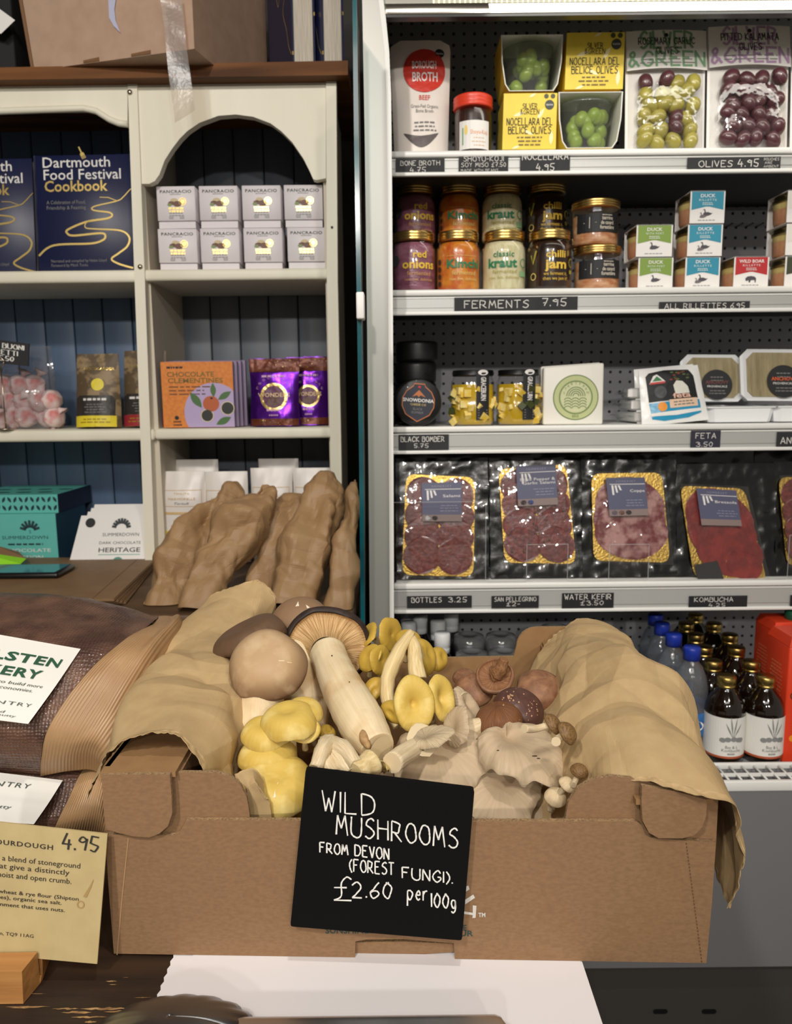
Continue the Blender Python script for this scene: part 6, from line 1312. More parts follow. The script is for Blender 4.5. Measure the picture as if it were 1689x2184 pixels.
rows_u = [(.652,(-190,1634),(-20,1640),(86,1652),(202,1642)),(.640,(-190,1598),(-10,1603),(88,1612),(205,1602)),(.640,(-190,1534),(0,1540),(106,1548),(226,1566)),(.665,(-190,1424),(20,1426),(180,1440),(288,1474)),(.70,(-190,1352),(80,1352),(256,1374),(336,1402)),(.76,(-190,1300),(120,1300),(322,1330),(384,1338)),(.82,(-190,1268),(130,1268),(338,1316),(390,1325)),(.88,(-190,1290),(130,1290),(330,1330),(388,1340))]
sc_ = dict(shear=.12)
bread(rows_u, 'dark sourdough in a film fronted bag, on top of another bread pack', [((-230,1508),(60,1544),.634),((-170,1424),(118,1464),.6575),((-112,1334),(172,1384),.692)],
  [('ELSTEN',.90,.70,.13,.54,'R',m_bgreen,dict(bold=.03,space=1.1)),('BAKERY',.81,.55,.13,.54,'R',m_bgreen,dict(bold=.03,space=1.1)),('bakers, growers and millers to build more',.88,.455,.05,.95,'R',m_btext,sc_),('networks and grain economies.',.83,.395,.05,.72,'R',m_btext,sc_),('find out more.',.58,.33,.05,.36,'R',m_btext,sc_),
   ('BREAD & COUNTRY',.90,.235,.055,.95,'R',m_btext,dict(space=1.2)),('blend of stoneground',.74,.13,.045,.55,'R',m_btext,sc_),('a distinctly sweet nutty',.84,.085,.045,.62,'R',m_btext,sc_),('crumb.',.6,.04,.045,.16,'R',m_btext,sc_)], 1.0, .955)
rows_l = [(.655,(-190,1800),(-20,1800),(104,1806),(204,1802)),(.632,(-190,1752),(-10,1752),(118,1758),(212,1756)),(.645,(-190,1688),(0,1690),(150,1698),(226,1690)),(.665,(-190,1636),(20,1636),(178,1640),(236,1640)),(.72,(-190,1570),(60,1570),(220,1575),(262,1578)),(.80,(-190,1520),(60,1520),(250,1520),(300,1524)),(.86,(-190,1500),(60,1500),(270,1500),(330,1510))]
bread(rows_l, 'dark sourdough in a film fronted bag, lowest pack resting on the counter', [((-230,1738),(72,1758),.6255),((-200,1690),(104,1712),.636),((-150,1630),(134,1664),.656)],
  [('BREAD & COUNTRY',.76,.72,.12,.8,'R',m_btext,dict(space=1.2)),('blend of stoneground',.60,.46,.09,.5,'R',m_btext,sc_),('a distinctly sweet nutty',.73,.33,.09,.62,'R',m_btext,sc_),('and open crumb.',.46,.2,.09,.4,'R',m_btext,sc_)], 2.0, .9056)

# ================================================================== sourdough card in its oak holder
m_card = M('card_kraft', (190,170,122), .6, var=(182,162,114), vscale=60, bump=.03, bscale=400); m_oak = M('oak', (196,142,84), .45, var=(168,116,64), vscale=14, vstretch=(.6,6,9), bump=.1, bscale=90, bstretch=(.2,1,3), detail=6)
yo = .4567; z0 = .9053; zt3 = .929; xo = P(46,2100,Y=yo).x; xo2 = P(79,2022,Y=.4745).x
t = thing('card_holder', 'small oak block holding the upright sourdough card', 'card holder', (xo-.06, .475, z0))
def blk(y0, y1, za, zb_, x0, x1): return [Vector((-.36,y0,za)), Vector((x0,y0,za)), Vector((x0+.001,y0,zb_)), Vector((-.36,y0,zb_))], [Vector((-.36,y1,za)), Vector((x1,y1,za)), Vector((x1,y1,zb_)), Vector((-.36,y1,zb_))]
mb = MB(); mb.hexa(*blk(yo, .4745, z0, zt3, xo, xo2), m_oak); mb.hexa(*blk(.4745, .4785, z0, z0+.004, xo2, xo2), m_oak); mb.hexa(*blk(.4785, .500, z0, .925, xo2, xo2-.004), m_oak); part(mb, 'oak_block', t)
q = [P(-170,2022,Y=.4755), P(207,2056,Y=.4755), P(229,1779,Y=.4945), P(-170,1735,Y=.4945)]; dz = max(0, z0 + .0045 - min(q[0].z, q[1].z)); 
mb = MB().prism(q, (0,.0012,0), m_card); qm = quad(*q, eps=.0005); nb = M('card_ink', (44,40,34), .6); qs = quad(*q, eps=.0004)
mb.text('COUNTRY SOURDOUGH', .715, .835, .052, nb, qm, 'R', width=.62, bold=.012, space=1.15); mb.hand('4.95', .765, .855, .115, nb, qm, 'L', .1, .19)
for s, u, v, w_ in (('This sourdough is made using a blend of stoneground', .868, .715, .98), ('wheat and flours that give a distinctly', .812, .655, .80), ('sweet nutty flavour with a moist and open crumb.', .826, .59, .90)): mb.text(s, u, v, .058, nb, qm, 'R', width=w_)
for s, u, v, w_ in (('Ingredients: white, wholewheat & rye flour (Shipton', .872, .468, .86), ('Mill), Fresh Flour (Totnes), organic sea salt.', .78, .425, .74), ('Made in an environment that uses nuts.', .80, .372, .66)): mb.text(s, u, v, .04, nb, qm, 'R', width=w_, bold=.006)
mb.text('Almsbury Leigh, Devon, TQ9 11AG', .635, .155, .036, nb, qm, 'R', width=.5)
stn = M('card_stain', (166,136,86), .6); mb.ring(.885, .44, .022, .03, .008, stn, qs, 16); mb.ribbon([(.905,.5),(.93,.58),(.945,.64)], [.02,.012,.004], stn, qs)
o = mb.build('price_card', None, q[1], False); tag(o, 'brown sourdough card with 4.95 written on it, upright in the oak block', 'card')

# ================================================================== white paper sheets and tongs
m_sheet = M('greaseproof', (236,232,234), .5, bump=.04, bscale=20)
for k, (x0, x1, y0, y1, s) in enumerate(((-.163,.1272,.28,.70,'lower sheet showing as a strip along its toothed edge'),(-.149,.1262,.275,.695,'upper sheet under the mushroom box'))):
    z0 = .9052 + .0006*k; n = 110; pts = [Vector((x0 + (.0012 if i % 2 else 0), y0 + (y1-y0)*i/n, z0)) for i in range(n+1)] + [Vector((x1,y1,z0)), Vector((x1,y0,z0))]
    o = MB().prism(pts[::-1], (0,0,.0004), m_sheet).build('paper_sheet', None, (x0,y0,z0), False); tag(o, 'white greaseproof paper, '+s, 'paper sheet', 'white greaseproof sheets')
m_steel = M('tong_steel', (214,214,216), .36, 1.0, bump=.02, bscale=30); m_steel2 = M('tong_steel_dark', (140,142,146), .34, 1.0)
t = thing('serving_tongs', 'steel serving tongs with a scalloped head lying on the white paper', 'tongs', (-.03,.38,.9066))
yc = P(800,2158,z=.928).y; xe = P(1076,2165,z=.928).x
def arm(z0, y0, sgn, name):
    mb = MB(); sec = [(-.013,0),(-.012,.004),(-.008,.0062),(0,.007),(.008,.0062),(.012,.004),(.013,0)]; xs = [-.10,-.085,-.05,0,.04,xe-.006,xe-.002,xe]
    def fn(u, v):
        i = u*(len(sec)-1); j = min(int(i), len(sec)-2); f = i-j; y = sec[j][0]*(1-f) + sec[j+1][0]*f; zz = sec[j][1]*(1-f) + sec[j+1][1]*f
        x = -.105 + (xe+.105)*v; k = 1 if v < .97 else sqrt(max(0, 1-((v-.97)/.03)**2)); return Vector((x, y0 + y*max(k,.05), z0 + zz*sgn))
    mb.grid(fn, 18, 60, m_steel); mb.build(name, t, local=False, mods=[SOLID(.0011)])
    hd = MB()
    def hf_(u, v):
        a = 2*pi*u; sc2 = 1 + .045*abs(sin(9*a))*v; return Vector((-.137 + .049*v*sc2*cos(a), y0 + .0 + .034*v*sc2*sin(a), z0 + sgn*(.016*(1-v**2.2)) + (.0 if sgn > 0 else 0)))
    hd.grid(hf_, 72, 14, m_steel2); hd.build(name.replace('arm','head'), t, local=False, mods=[SOLID(.0011)])
arm(.921, yc-.013, 1, 'upper_arm'); arm(.9150, yc-.016, -.4, 'lower_arm')
# ================================================================== the mushroom box
m_cb = M('corrugated', (146,114,84), .7, var=(136,105,76), vscale=520, vstretch=(.5,1,1), bump=.12, bscale=170, bstretch=(1,1,.3), spec=.2, detail=6); m_cut = M('cut_edge', (120,94,66), .85, var=(168,138,100), vscale=700); m_inl = M('box_inside', (154,120,82), .75, var=(144,110,74), vscale=50, spec=.2)
F, BK, ZB = .497, .823, .9064; ZT = 1.0455
bx = thing('mushroom_box', 'open brown corrugated box full of mushrooms on the counter', 'box', (.003,.66,ZB))
def panelpx(pts, Y, th, mat, name, extra=None):
    yaw_ = lambda x: .004 - .0153*(x-243)/1262                  # the box stands a little askew
    w = [P(x, y, Y=Y+yaw_(x)) for x, y in pts]
    for p in w: p.z = max(p.z, ZB)
    n = len(w); mb = MB(); vs = w + [p + Vector((0,th,0)) for p in w]
    mb.add(vs, [tuple(range(n)), tuple(range(2*n-1, n-1, -1))], mat); mb.add(vs, [(i, i+n, (i+1) % n + n, (i+1) % n) for i in range(n)], m_cut)
    if extra: extra(mb, lambda x, y, k=0: P(x, y, Y=Y+yaw_(x)) + Vector((0,-.0004-.0002*k,0)))
    return part(mb, name, bx)
front = [(243,2036),(757,2043),(758,2008),(780,2004),(860,2003),(968,2012),(970,2052),(1506,2058),(1518,1930),(1527,1797),(1390,1788),(1376,1780),(1368,1760),(1358,1752),(1000,1752),(397,1749),(390,1762),(380,1778),(370,1782),(224,1780),(232,1900)]
m_pw_ = M('print_white_box', (214,208,200), .6); m_pg = M('print_green', (36,66,60), .6)
def prt(mb, mf):
    mb.hand; px = lambda s, x, y, h, w, mat, al='L', b=.02: mb.text(s, x, -y, h, mat, (lambda u, v, k=0: mf(u, -v)), al, width=w, bold=b)
    px('SUNSHINE', 694, 1990, 17, 92, m_pg); px('YOUR', 1009, 1996, 17, 60, m_pg, 'R'); px('THE', 995, 1984, 17, 30, m_pg, 'R'); px('TM', 1020, 1955, 13, 15, m_pw_)
    for q in ([(985,1942),(1008,1946),(1008,1930),(1016,1931),(1014,1957),(1007,1957),(1008,1951),(985,1948)], [(992,1918),(1009,1907),(1013,1914),(992,1928)], [(992,1890),(999,1888),(1001,1896),(992,1902)]): mb.poly([mf(*p) for p in q], m_pw_)
    for a, b in (((274,1787),(250,2036)), ): mb.ribbon([a, ((a[0]+b[0])/2-1, (a[1]+b[1])/2), b], 2.2, M('crease_light', (176,140,100), .7), mf)
    pr_ = M('crease_dark', (104,76,50), .8)
    for k in range(36): t0 = k/36; x0, y0 = 1463 + 34*t0, 1797 + 258*t0; mb.ribbon([(x0,y0),(x0+.55,y0+4.2)], 2.4, pr_, mf)
panelpx(front, F, .0038, m_cb, 'front_panel', prt)
panelpx([(217,1650),(330,1648),(462,1648),(490,1656),(512,1674),(526,1700),(532,1735),(533,1800),(226,1800)], F+.0045, .0036, m_cb, 'front_shoulder')
panelpx([(1206,1800),(1206,1745),(1212,1712),(1232,1682),(1262,1663),(1300,1656),(1345,1660),(1440,1680),(1532,1700),(1527,1800)], F+.0045, .0036, m_cb, 'front_shoulder')
panelpx([(216,1652),(362,1652),(366,1700),(367,1735),(358,1762),(340,1778),(318,1786),(285,1784),(250,1776),(228,1768),(222,1740)], F-.0045, .0036, m_cb, 'corner_flap')
panelpx([(1369,1676),(1440,1688),(1508,1706),(1506,1740),(1498,1764),(1480,1782),(1455,1788),(1405,1788),(1384,1776),(1371,1752),(1368,1715)], F-.0045, .0036, m_cb, 'corner_flap')
# hand hole with its pushed-in tab
panelpx([(756,2010),(860,2008),(970,2013),(970,2030),(905,2036),(850,2041),(756,2041)], F+.0042, .0036, m_cb, 'hand_hole_tab')
XLB, XRB = -.2054, .2115
# rear wall with cut-out, end walls with wide flat tops, bottom
zc_ = P(1020,1405,Y=BK).z; xa, xb = P(1095,1405,Y=BK).x, -.10
rr = .022; arcR = [(xa + .003 + rr*(1-cos(a)), ZT - rr*(1-sin(a))) for a in [pi/2*k/6 for k in range(7)]]
outl = [(XLB,ZB),(XRB,ZB),(XRB,ZT)] + arcR[::-1] + [(xa,zc_+.002),(xb,zc_),(xb-.004,ZT-rr)] + [(xb-.004-rr*(1-cos(a)), ZT - rr*(1-sin(a))) for a in [pi/2*k/5 for k in range(6)]] + [(XLB,ZT)]
n = len(outl); mb = MB(); vs = [Vector((x,BK,z_)) for x, z_ in outl] + [Vector((x,BK+.004,z_)) for x, z_ in outl]
mb.add(vs, [tuple(range(n)), tuple(range(2*n-1,n-1,-1))], m_inl); mb.add(vs, [(i,i+n,(i+1) % n+n,(i+1) % n) for i in range(n)], m_cut); part(mb, 'rear_wall', bx)
for x0, x1, xi, nm, ZT, F0 in ((XLB,XLB+.0035,XLB+.052,'end_wall',1.0455,F+.003),(XRB-.0035,XRB,XRB-.052,'end_wall',1.029,F-.0105)):
    lo_ = min(x0,x1); hi = max(x0,x1); mb = MB().box(lo_, hi, F0+.0085, BK-.0005, ZB, ZT, m_cb)
    mb.box(min(xi,lo_), max(xi,hi), F0-.001, BK-.0005, ZT-.0036, ZT, m_inl); mb.box(xi-.0018, xi+.0018, F+.009, BK-.001, ZB+.004, ZT-.0036, m_cb); part(mb, nm, bx)
part(MB().box(XLB+.004, XRB-.004, F+.009, BK-.0005, ZB, ZB+.0038, m_inl), 'base', bx)
# lining paper
m_lin = M('lining_kraft', (190,163,120), .6, var=(181,153,111), vscale=60, bump=.1, bscale=120, spec=.3, detail=6)
def sheet(rows, name, label, seed, nu, nv, amp=.007, fold=None):
    g = bicubic(rows, 8)
    def fn(u, v):
        p = g(u, v); e = .004; du, dv = g(min(u+e,1),v) - g(max(u-e,0),v), g(u,min(v+e,1)) - g(u,max(v-e,0)); nn = du.cross(dv)
        nn = nn.normalized() if nn.length > 1e-9 else Vector((0,0,1)); s = amp*3.6*folds(p, seed, 7.5, 4) + amp*1.7*folds(p, seed+.5, 20, 4) + .003*noise.noise(Vector((p.x*9+seed, p.y*11, p.z*9)))
        edge = 1; 
        if v < .02 or v > .98 or u < .02 or u > .98: p = p + Vector((.0012*noise.noise(p*160), .0018*noise.noise(p*210), .0012*noise.noise(p*190)))
        return p + nn*s
    o = MB().grid(fn, nu, nv, m_lin, smooth=False).build(name, None, rows[0][0], False, mods=[SOLID(.0004, 0)]); return tag(o, label, 'lining paper', 'brown lining paper in the box')
Lr = [[(-.242,.552,.998),(-.226,.536,1.03),(-.213,.523,1.052),(-.182,.521,1.069),(-.157,.521,1.069),(-.137,.515,1.045),(-.122,.516,1.012),(-.112,.520,.98)],
 [(-.236,.60,1.01),(-.230,.60,1.04),(-.219,.595,1.056),(-.19,.60,1.062),(-.162,.60,1.060),(-.140,.60,1.050),(-.126,.60,1.00),(-.120,.60,.95)],
 [(-.238,.67,1.00),(-.232,.67,1.04),(-.222,.67,1.057),(-.195,.67,1.064),(-.168,.675,1.064),(-.146,.67,1.052),(-.132,.67,1.00),(-.126,.67,.95)],
 [(-.236,.74,1.00),(-.232,.74,1.04),(-.224,.74,1.058),(-.20,.74,1.070),(-.175,.745,1.070),(-.152,.74,1.058),(-.138,.74,1.00),(-.13,.74,.95)],
 [(-.234,.80,1.00),(-.230,.80,1.04),(-.222,.80,1.062),(-.20,.80,1.078),(-.172,.805,1.082),(-.146,.80,1.072),(-.136,.79,1.02),(-.13,.78,.96)],
 [(-.228,.815,1.02),(-.222,.82,1.05),(-.208,.835,1.076),(-.190,.842,1.088),(-.168,.846,1.099),(-.150,.844,1.098),(-.136,.838,1.072),(-.13,.825,1.0)]]
sheet(Lr, 'lining_paper', 'brown paper folded over the box end beside the bread packs', 1.0, 170, 220)
Rr = [[(.104,.540,.975),(.124,.521,1.008),(.148,.499,1.035),(.196,.475,1.031),(.2150,.472,1.025),(.2225,.478,.993),(.222,.484,.950)],
 [(.100,.58,.975),(.126,.562,1.02),(.156,.55,1.050),(.195,.548,1.060),(.226,.543,1.047),(.245,.528,1.002),(.236,.512,.942)],
 [(.108,.64,.985),(.134,.625,1.024),(.162,.62,1.056),(.2,.62,1.066),(.236,.62,1.053),(.246,.605,1.015),(.245,.585,.975)],
 [(.118,.70,.99),(.142,.69,1.026),(.166,.69,1.056),(.2,.69,1.066),(.238,.69,1.055),(.246,.69,1.02),(.246,.68,.985)],
 [(.130,.76,1.0),(.150,.76,1.03),(.170,.765,1.054),(.2,.77,1.063),(.238,.77,1.053),(.245,.77,1.02),(.246,.76,.985)],
 [(.146,.80,1.01),(.160,.81,1.034),(.173,.818,1.048),(.20,.826,1.053),(.230,.824,1.042),(.240,.82,1.01),(.243,.81,.985)]]
sheet(Rr, 'lining_paper', 'crumpled brown paper draped over the box end nearest the cabinet', 5.0, 180, 210, .008)
pc = [[P(528,1765,Y=.515),P(555,1760,Y=.514),P(582,1765,Y=.516)],[P(520,1690,Y=.512),P(548,1672,Y=.510),P(574,1700,Y=.513)],[P(500,1650,Y=.525),P(538,1642,Y=.530),P(562,1668,Y=.530)]]
sheet(pc, 'lining_paper', 'small folded peak of brown paper beside the golden mushrooms at the front', 9.0, 24, 30, .003)
# ================================================================== the chalk board leaning on the box front
q = [P(619,1976,Y=.4885), P(985,2006,Y=.4825), P(1012,1684,Y=.4840), P(652,1640,Y=.4900)]
m_board = M('board_black', (9,9,10), .8, spec=.15, bump=.08, bscale=500); cs = thing('chalk_sign', 'square black board reading wild mushrooms, hung on the box front', 'sign', q[0].lerp(q[1],.5))
def board_mesh():
    mb = MB(); c = (q[0]+q[1]+q[2]+q[3])/4; n = 4; vs = []; dd = Vector((0,.0042,0)); r_ = .018; out = []
    for i in range(4):
        a, b, d = q[i-1], q[i], q[(i+1) % 4]
        for s in range(4): tt = s/3; out.append(b.lerp(a, r_*(1-tt)).lerp(b.lerp(d, r_*tt), .5 if 0 < s < 3 else (0 if s == 0 else 1)))
    mb.prism(out, dd, m_board); return mb
bo_ = part(board_mesh(), 'board', cs)
wr_ = MB(); qm = quad(*q, eps=.0005)
def uvp(x, y):                                   # picture pixel on the board -> board coordinates
    e0 = lambda t: (652 + (619-652)*t, 1640 + 336*t); t = (y-1640)/340
    for _ in range(8):
        xl, yl = 652 - 33*t, 1640 + 336*t; xr, yr = 1012 - 27*t, 1684 + 322*t; u = (x-xl)/(xr-xl); yy = yl + (yr-yl)*u; t += (y-yy)/330
    return u, 1-t
hm_ = lambda a, b, k=0: qm(*uvp(a, b))
G2 = {'W': '09 21 44 61 89', 'M': '00 29 44 79 90'}
def write(word, x0, y0, w, h, slope, lw=3.0):
    st, tw = hand_strokes(word); rg = random.Random(len(word)*7 + int(x0))
    for ln_ in st:
        pts = [(x0 + (a + .012*sin(a*9+b*5))*w/tw, y0 + slope*a*w/tw - (b + .012*cos(a*7+b*9))*h) for a, b in ln_]
        wr_.ribbon(pts, [lw*(.75 + .5*abs(sin(i*1.3 + x0))) for i in range(len(pts))], m_chalk, hm_)
write('WILD', 688, 1727, 112, 44, .10); write('MUSHROOMS', 718, 1777, 258, 42, .115); write('FROM', 683, 1815, 60, 22, .10, 2.7); write('DEVON', 758, 1822, 72, 24, .12, 2.7)
write('(FOREST', 747, 1855, 94, 26, .09, 2.7); write('FUNGI).', 859, 1870, 106, 24, .11, 2.7); write('£', 713, 1918, 38, 50, 0, 2.9); write('2.60', 752, 1912, 84, 34, .02, 2.9); write('per', 870, 1917, 42, 36, .02, 2.9); write('100g', 921, 1932, 50, 30, .06, 2.9)
part(wr_, 'chalk_lettering', bo_)
part(MB().box(q[0].x+.02, q[1].x-.02, .4928, .4950, .99, 1.006, m_black), 'hanging_clip', cs)
# ================================================================== mushrooms
um = uvmat
k_top = um('king_cap', (192,162,124), (176,144,108), 30, 3, .05, .5, .12, rim=(112,82,60), rimpos=.60, blotch=(202,176,140), bsc=40, fade=1.5)
k_dark = um('king_cap_dark', (112,86,64), (92,70,54), 30, 3, .15, .5, .08, rim=(70,54,46), rimpos=.9, fade=1.2)
k_grey = um('king_cap_grey', (150,118,88), (132,104,80), 40, 3, .15, .5, .1, rim=(110,86,68), rimpos=.9, fade=1.2)
k_rim = um('king_rim', (58,44,38), (40,31,28), 30, 4, .2, .55, .05)
k_gill = um('king_gills', (226,190,138), (176,134,86), 260, 1.2, .9, .6, .12, lo=.42, hi=.6)
k_stem = um('king_stem', (234,216,180), (222,200,160), 34, 2.5, .22, .55, .2, blotch=(206,170,122), bsc=22, lo=.3, hi=.7)
k_cut = M('king_cut', (226,206,164), .6, sss=.2, bump=.05, bscale=200)
g_top = um('golden_cap', (219,191,100), (200,166,76), 40, 1.6, .5, .55, .1, rim=(213,191,122), rimpos=1.0, blotch=(228,206,132), bsc=55, fade=2.2)
g_deep = um('golden_cap_deep', (202,170,74), (182,146,56), 36, 1.6, .4, .45, .1, coat=.08, fade=2.0)
g_gill = um('golden_gills', (222,192,128), (196,160,96), 220, 1.2, .8, .55, .2)
g_stem = um('golden_stem', (226,206,158), (206,180,128), 22, 4, .3, .55, .2)
o_top = um('oyster_cap', (206,186,156), (172,148,118), 58, 1.8, .8, .6, .1, rim=(214,197,170), rimpos=1.05, ctr=(178,154,124), lo=.3, hi=.7, fade=1.3)
o_gill = um('oyster_gills', (226,208,176), (192,168,132), 200, 1.2, .9, .6, .2)
o_stem = um('oyster_stem', (226,208,174), (206,184,146), 26, 3, .35, .6, .2)
s_top = um('shiitake_cap', (146,104,76), (122,84,60), 10, 6, .5, .55, .06, rim=(132,92,66), rimpos=.95, blotch=(162,120,90), bsc=90)
s_dark = um('shiitake_dark', (92,60,52), (78,50,44), 10, 5, .3, .45, .05, rim=(112,74,54), rimpos=.95, coat=.12)
s_rim = um('shiitake_rim', (136,90,56), (108,68,42), 120, 2.5, .7, .6, .06)
s_gill = um('shiitake_gills', (170,124,88), (136,92,62), 160, 1.2, .8, .6, .08)
s_stem = um('shiitake_stem', (150,108,72), (120,82,52), 14, 8, .8, .7, .05)
b_top = um('chestnut_cap', (140,108,68), (104,76,44), 20, 14, .4, .5, .06, rim=(176,142,98), rimpos=1.0)
p_top = um('pale_cap', (226,204,168), (214,190,150), 20, 3, .2, .5, .2)
def basis(n, d=None):
    n = Vector(n).normalized(); d = Vector(d if d else (0,-1,0)); d = (d - n*d.dot(n)); d = d.normalized() if d.length > 1e-4 else n.orthogonal().normalized()
    y = -d; x = y.cross(n); return Matrix((x, y, n)).transposed()
def cap(par, c, n, R_, top, under, mt, mu, d=None, wob=.05, wave=0.0, nw=7, fan=0.0, seed=0, seg=64, sx=1.0, sub=5, frill=0.0, names=('cap','gills')):
    """revolved cap with an uneven rim: top and under profiles (r, h) in units of R_, from the middle outwards"""
    B_ = basis(n, d); rg = random.Random(seed*31 + 7); ph = [rg.uniform(0,6.28) for _ in range(6)]
    def rad(a, t): 
        q = 1 + wob*t*(sin(2*a+ph[0]) + .6*sin(3*a+ph[1]) + .4*sin(5*a+ph[2])) + frill*t**4*(sin(int(nw*1.7)*a + ph[4]) + .6*sin(int(nw*3.3)*a + ph[1]))
        if fan: q *= 1 - fan*((1-cos(a))/2)**1.4
        return q
    def hf(a, t, r): return R_*wave*t**2*(sin(int(nw*.5)*a+ph[3])*.7 + sin(nw*a+ph[5])*.5*t + .4*sin((2*nw+1)*a+ph[2])*t*t)
    own = par
    for prof, mat, nm in ((top, mt, names[0]), (under, mu, names[1])):
        if not prof: continue
        pr = crspline(prof, sub); pr = [(max(r,0.0002)*R_, h*R_) for r, h in pr]; mb = MB()
        vs = []; k = len(pr)
        mb.lathe(pr, mat, seg, rad=rad, hfun=hf, caps=False)
        if nm == names[1]: mb.f = [f[::-1] for f in mb.f]; mb.uv = [u[::-1] if u else None for u in mb.uv]
        mb.v = [tuple(Vector(c) + B_ @ Vector((v[0]*sx, v[1], v[2]))) for v in mb.v]; o = mb.build(nm, own, local=False); own = o
def stem(par, pts, radii, mat, name='stem', n=16, flat=1.0, rough=.12, seed=0, sub=6):
    pp = crspline([tuple(p) for p in pts], sub); rr = [r[0] for r in crspline([(r,) for r in radii], sub)]
    MB().tube(pp, rr, mat, n, flat=flat, rough=rough, seed=seed).build(name, par, local=False)
def mush(name, label, c, group): return thing(name, label, 'mushroom', c, (0,0,0), group)
Hh = lambda px, py, z=1.02: P(px, py, z=z)
DOME_T = [(0,.50),(.35,.46),(.68,.30),(.90,.06),(1.0,-.16),(.98,-.28),(.90,-.32)]; DOME_U = [(.0,-.06),(.4,-.10),(.75,-.2),(.90,-.32)]
FUN_T = [(0,-.34),(.10,-.27),(.25,-.10),(.5,.05),(.75,.09),(.93,.03),(1.0,-.07),(.97,-.13)]; FUN_U = [(0,-.62),(.12,-.5),(.3,-.32),(.6,-.14),(.85,-.10),(.97,-.13)]
FLAT_T = [(0,-.05),(.2,.02),(.5,.09),(.8,.07),(.95,-.02),(1.0,-.09),(.985,-.12)]; FLAT_U = [(0,-.34),(.15,-.26),(.4,-.14),(.75,-.07),(.985,-.12)]
# ---------------------------------------------------------------- king oysters
KG = 'king oyster mushrooms'
# the one lying with its stem towards the front
pts = [P(806,1597,Y=.552), P(772,1543,Y=.580), P(737,1480,Y=.622), P(712,1428,Y=.660), P(699,1392,Y=.688)]
t = mush('king_oyster', 'king oyster lying gills up, its thick cut stem end towards the front', pts[0] + Vector((0,0,-.03)), KG)
ru = lambda n_, Y, z: PX(n_, Y, z)
stem(t, pts, [ru(38,.552,1.04), ru(50,.58,1.05), ru(46,.622,1.06), ru(40,.66,1.07), ru(38,.69,1.07)], k_stem, n=32, rough=.05, sub=10)
cc = P(694,1382,Y=.712); Rk = ru(88,.70,1.08)
cap(t, cc, (-.14,.95,-.12), Rk, [(.0,.5),(.4,.46),(.75,.32),(.97,.1),(1.06,-.0),(1.08,-.16),(1.0,-.26),(.95,-.24)], [(.40,-.66),(.47,-.44),(.58,-.29),(.75,-.2),(.88,-.17),(.95,-.24)], k_rim, k_gill, wob=.045, wave=.06, nw=5, seed=3, seg=110)
ec = pts[0]; en = (pts[0]-pts[1]).normalized(); Be = basis(en + Vector((.45,0,.1)), (0,0,-1))
MB().poly([tuple(ec + en*.004 + Be @ Vector((ru(33,.55,1.04)*cos(a), ru(37,.55,1.04)*sin(a), 0))) for a in [2*pi*i/28 for i in range(28)]], k_cut).build('cut_end', t, local=False)
MB().tube(crspline([tuple(P(774,1556,Y=.5565)), tuple(P(777,1576,Y=.5485)), tuple(P(788,1597,Y=.5435))], 4), [.0004,.002,.003,.0036,.0038,.0036,.003,.002,.0006], M('king_scar', (150,112,68), .7, var=(190,156,108), vscale=200), 10).build('torn_scar', t, local=False)
for a_, s_ in ((1.9,.2),(2.6,.12)): pass
# rounded cap standing in front
c = P(562,1412,Y=.622); t = mush('king_oyster', 'upright king oyster with a smooth rounded tan cap', P(560,1600,Y=.60), KG)
stem(t, [P(548,1640,Y=.60), P(550,1580,Y=.612), P(556,1510,Y=.625), P(560,1455,Y=.632)], [ru(56,.6,1.0), ru(53,.61,1.03), ru(50,.62,1.05), ru(46,.63,1.07)], k_stem, n=28, rough=.05)
cap(t, c + Vector((0,.012,-.004)), (-.08,-.60,.78), ru(86,.622,1.08), [(0,.50),(.3,.48),(.6,.39),(.85,.18),(1.0,-.10),(1.02,-.24),(.95,-.36),(.85,-.40)], [(.3,-.2),(.6,-.2),(.85,-.40)], k_top, k_gill, wob=.07, seed=8, seg=72, sx=1.0)
# dark curled cap behind it
c = P(527,1352,Y=.70); t = mush('king_oyster', 'dark brown king oyster cap curling over at the paper edge', c + Vector((0,0,-.1)), KG)
cap(t, c, (-.40,.02,.90), ru(82,.70,1.09), [(0,.16),(.3,.22),(.6,.24),(.85,.17),(1.0,-.02),(1.04,-.18),(.98,-.30),(.87,-.30)], [(.25,-.3),(.45,-.12),(.7,-.04),(.87,-.30)], k_dark, k_gill, wob=.06, wave=.2, nw=4, seed=5, seg=80)
stem(t, [c + Vector((.02,-.004,-.10)), c + Vector((.016,.0,-.06)), c + Vector((.006,.004,-.004))], [.017,.018,.017], k_stem, n=22)
# far cap with white nicks
c = P(640,1318,Y=.74); t = mush('king_oyster', 'greyish brown king oyster cap at the back with two white nicks', c + Vector((0,0,-.1)), KG)
cap(t, c, (-.1,-.22,.97), ru(66,.74,1.09), [(0,.62),(.4,.56),(.75,.34),(.95,.02),(1.0,-.2),(.94,-.3),(.85,-.3)], [(.3,-.2),(.6,-.16),(.85,-.3)], k_grey, k_gill, wob=.07, seed=11)
stem(t, [P(652,1590,Y=.64), P(650,1500,Y=.668), P(642,1420,Y=.70), P(640,1345,Y=.735)], [.019,.021,.019,.017], k_stem, n=24)
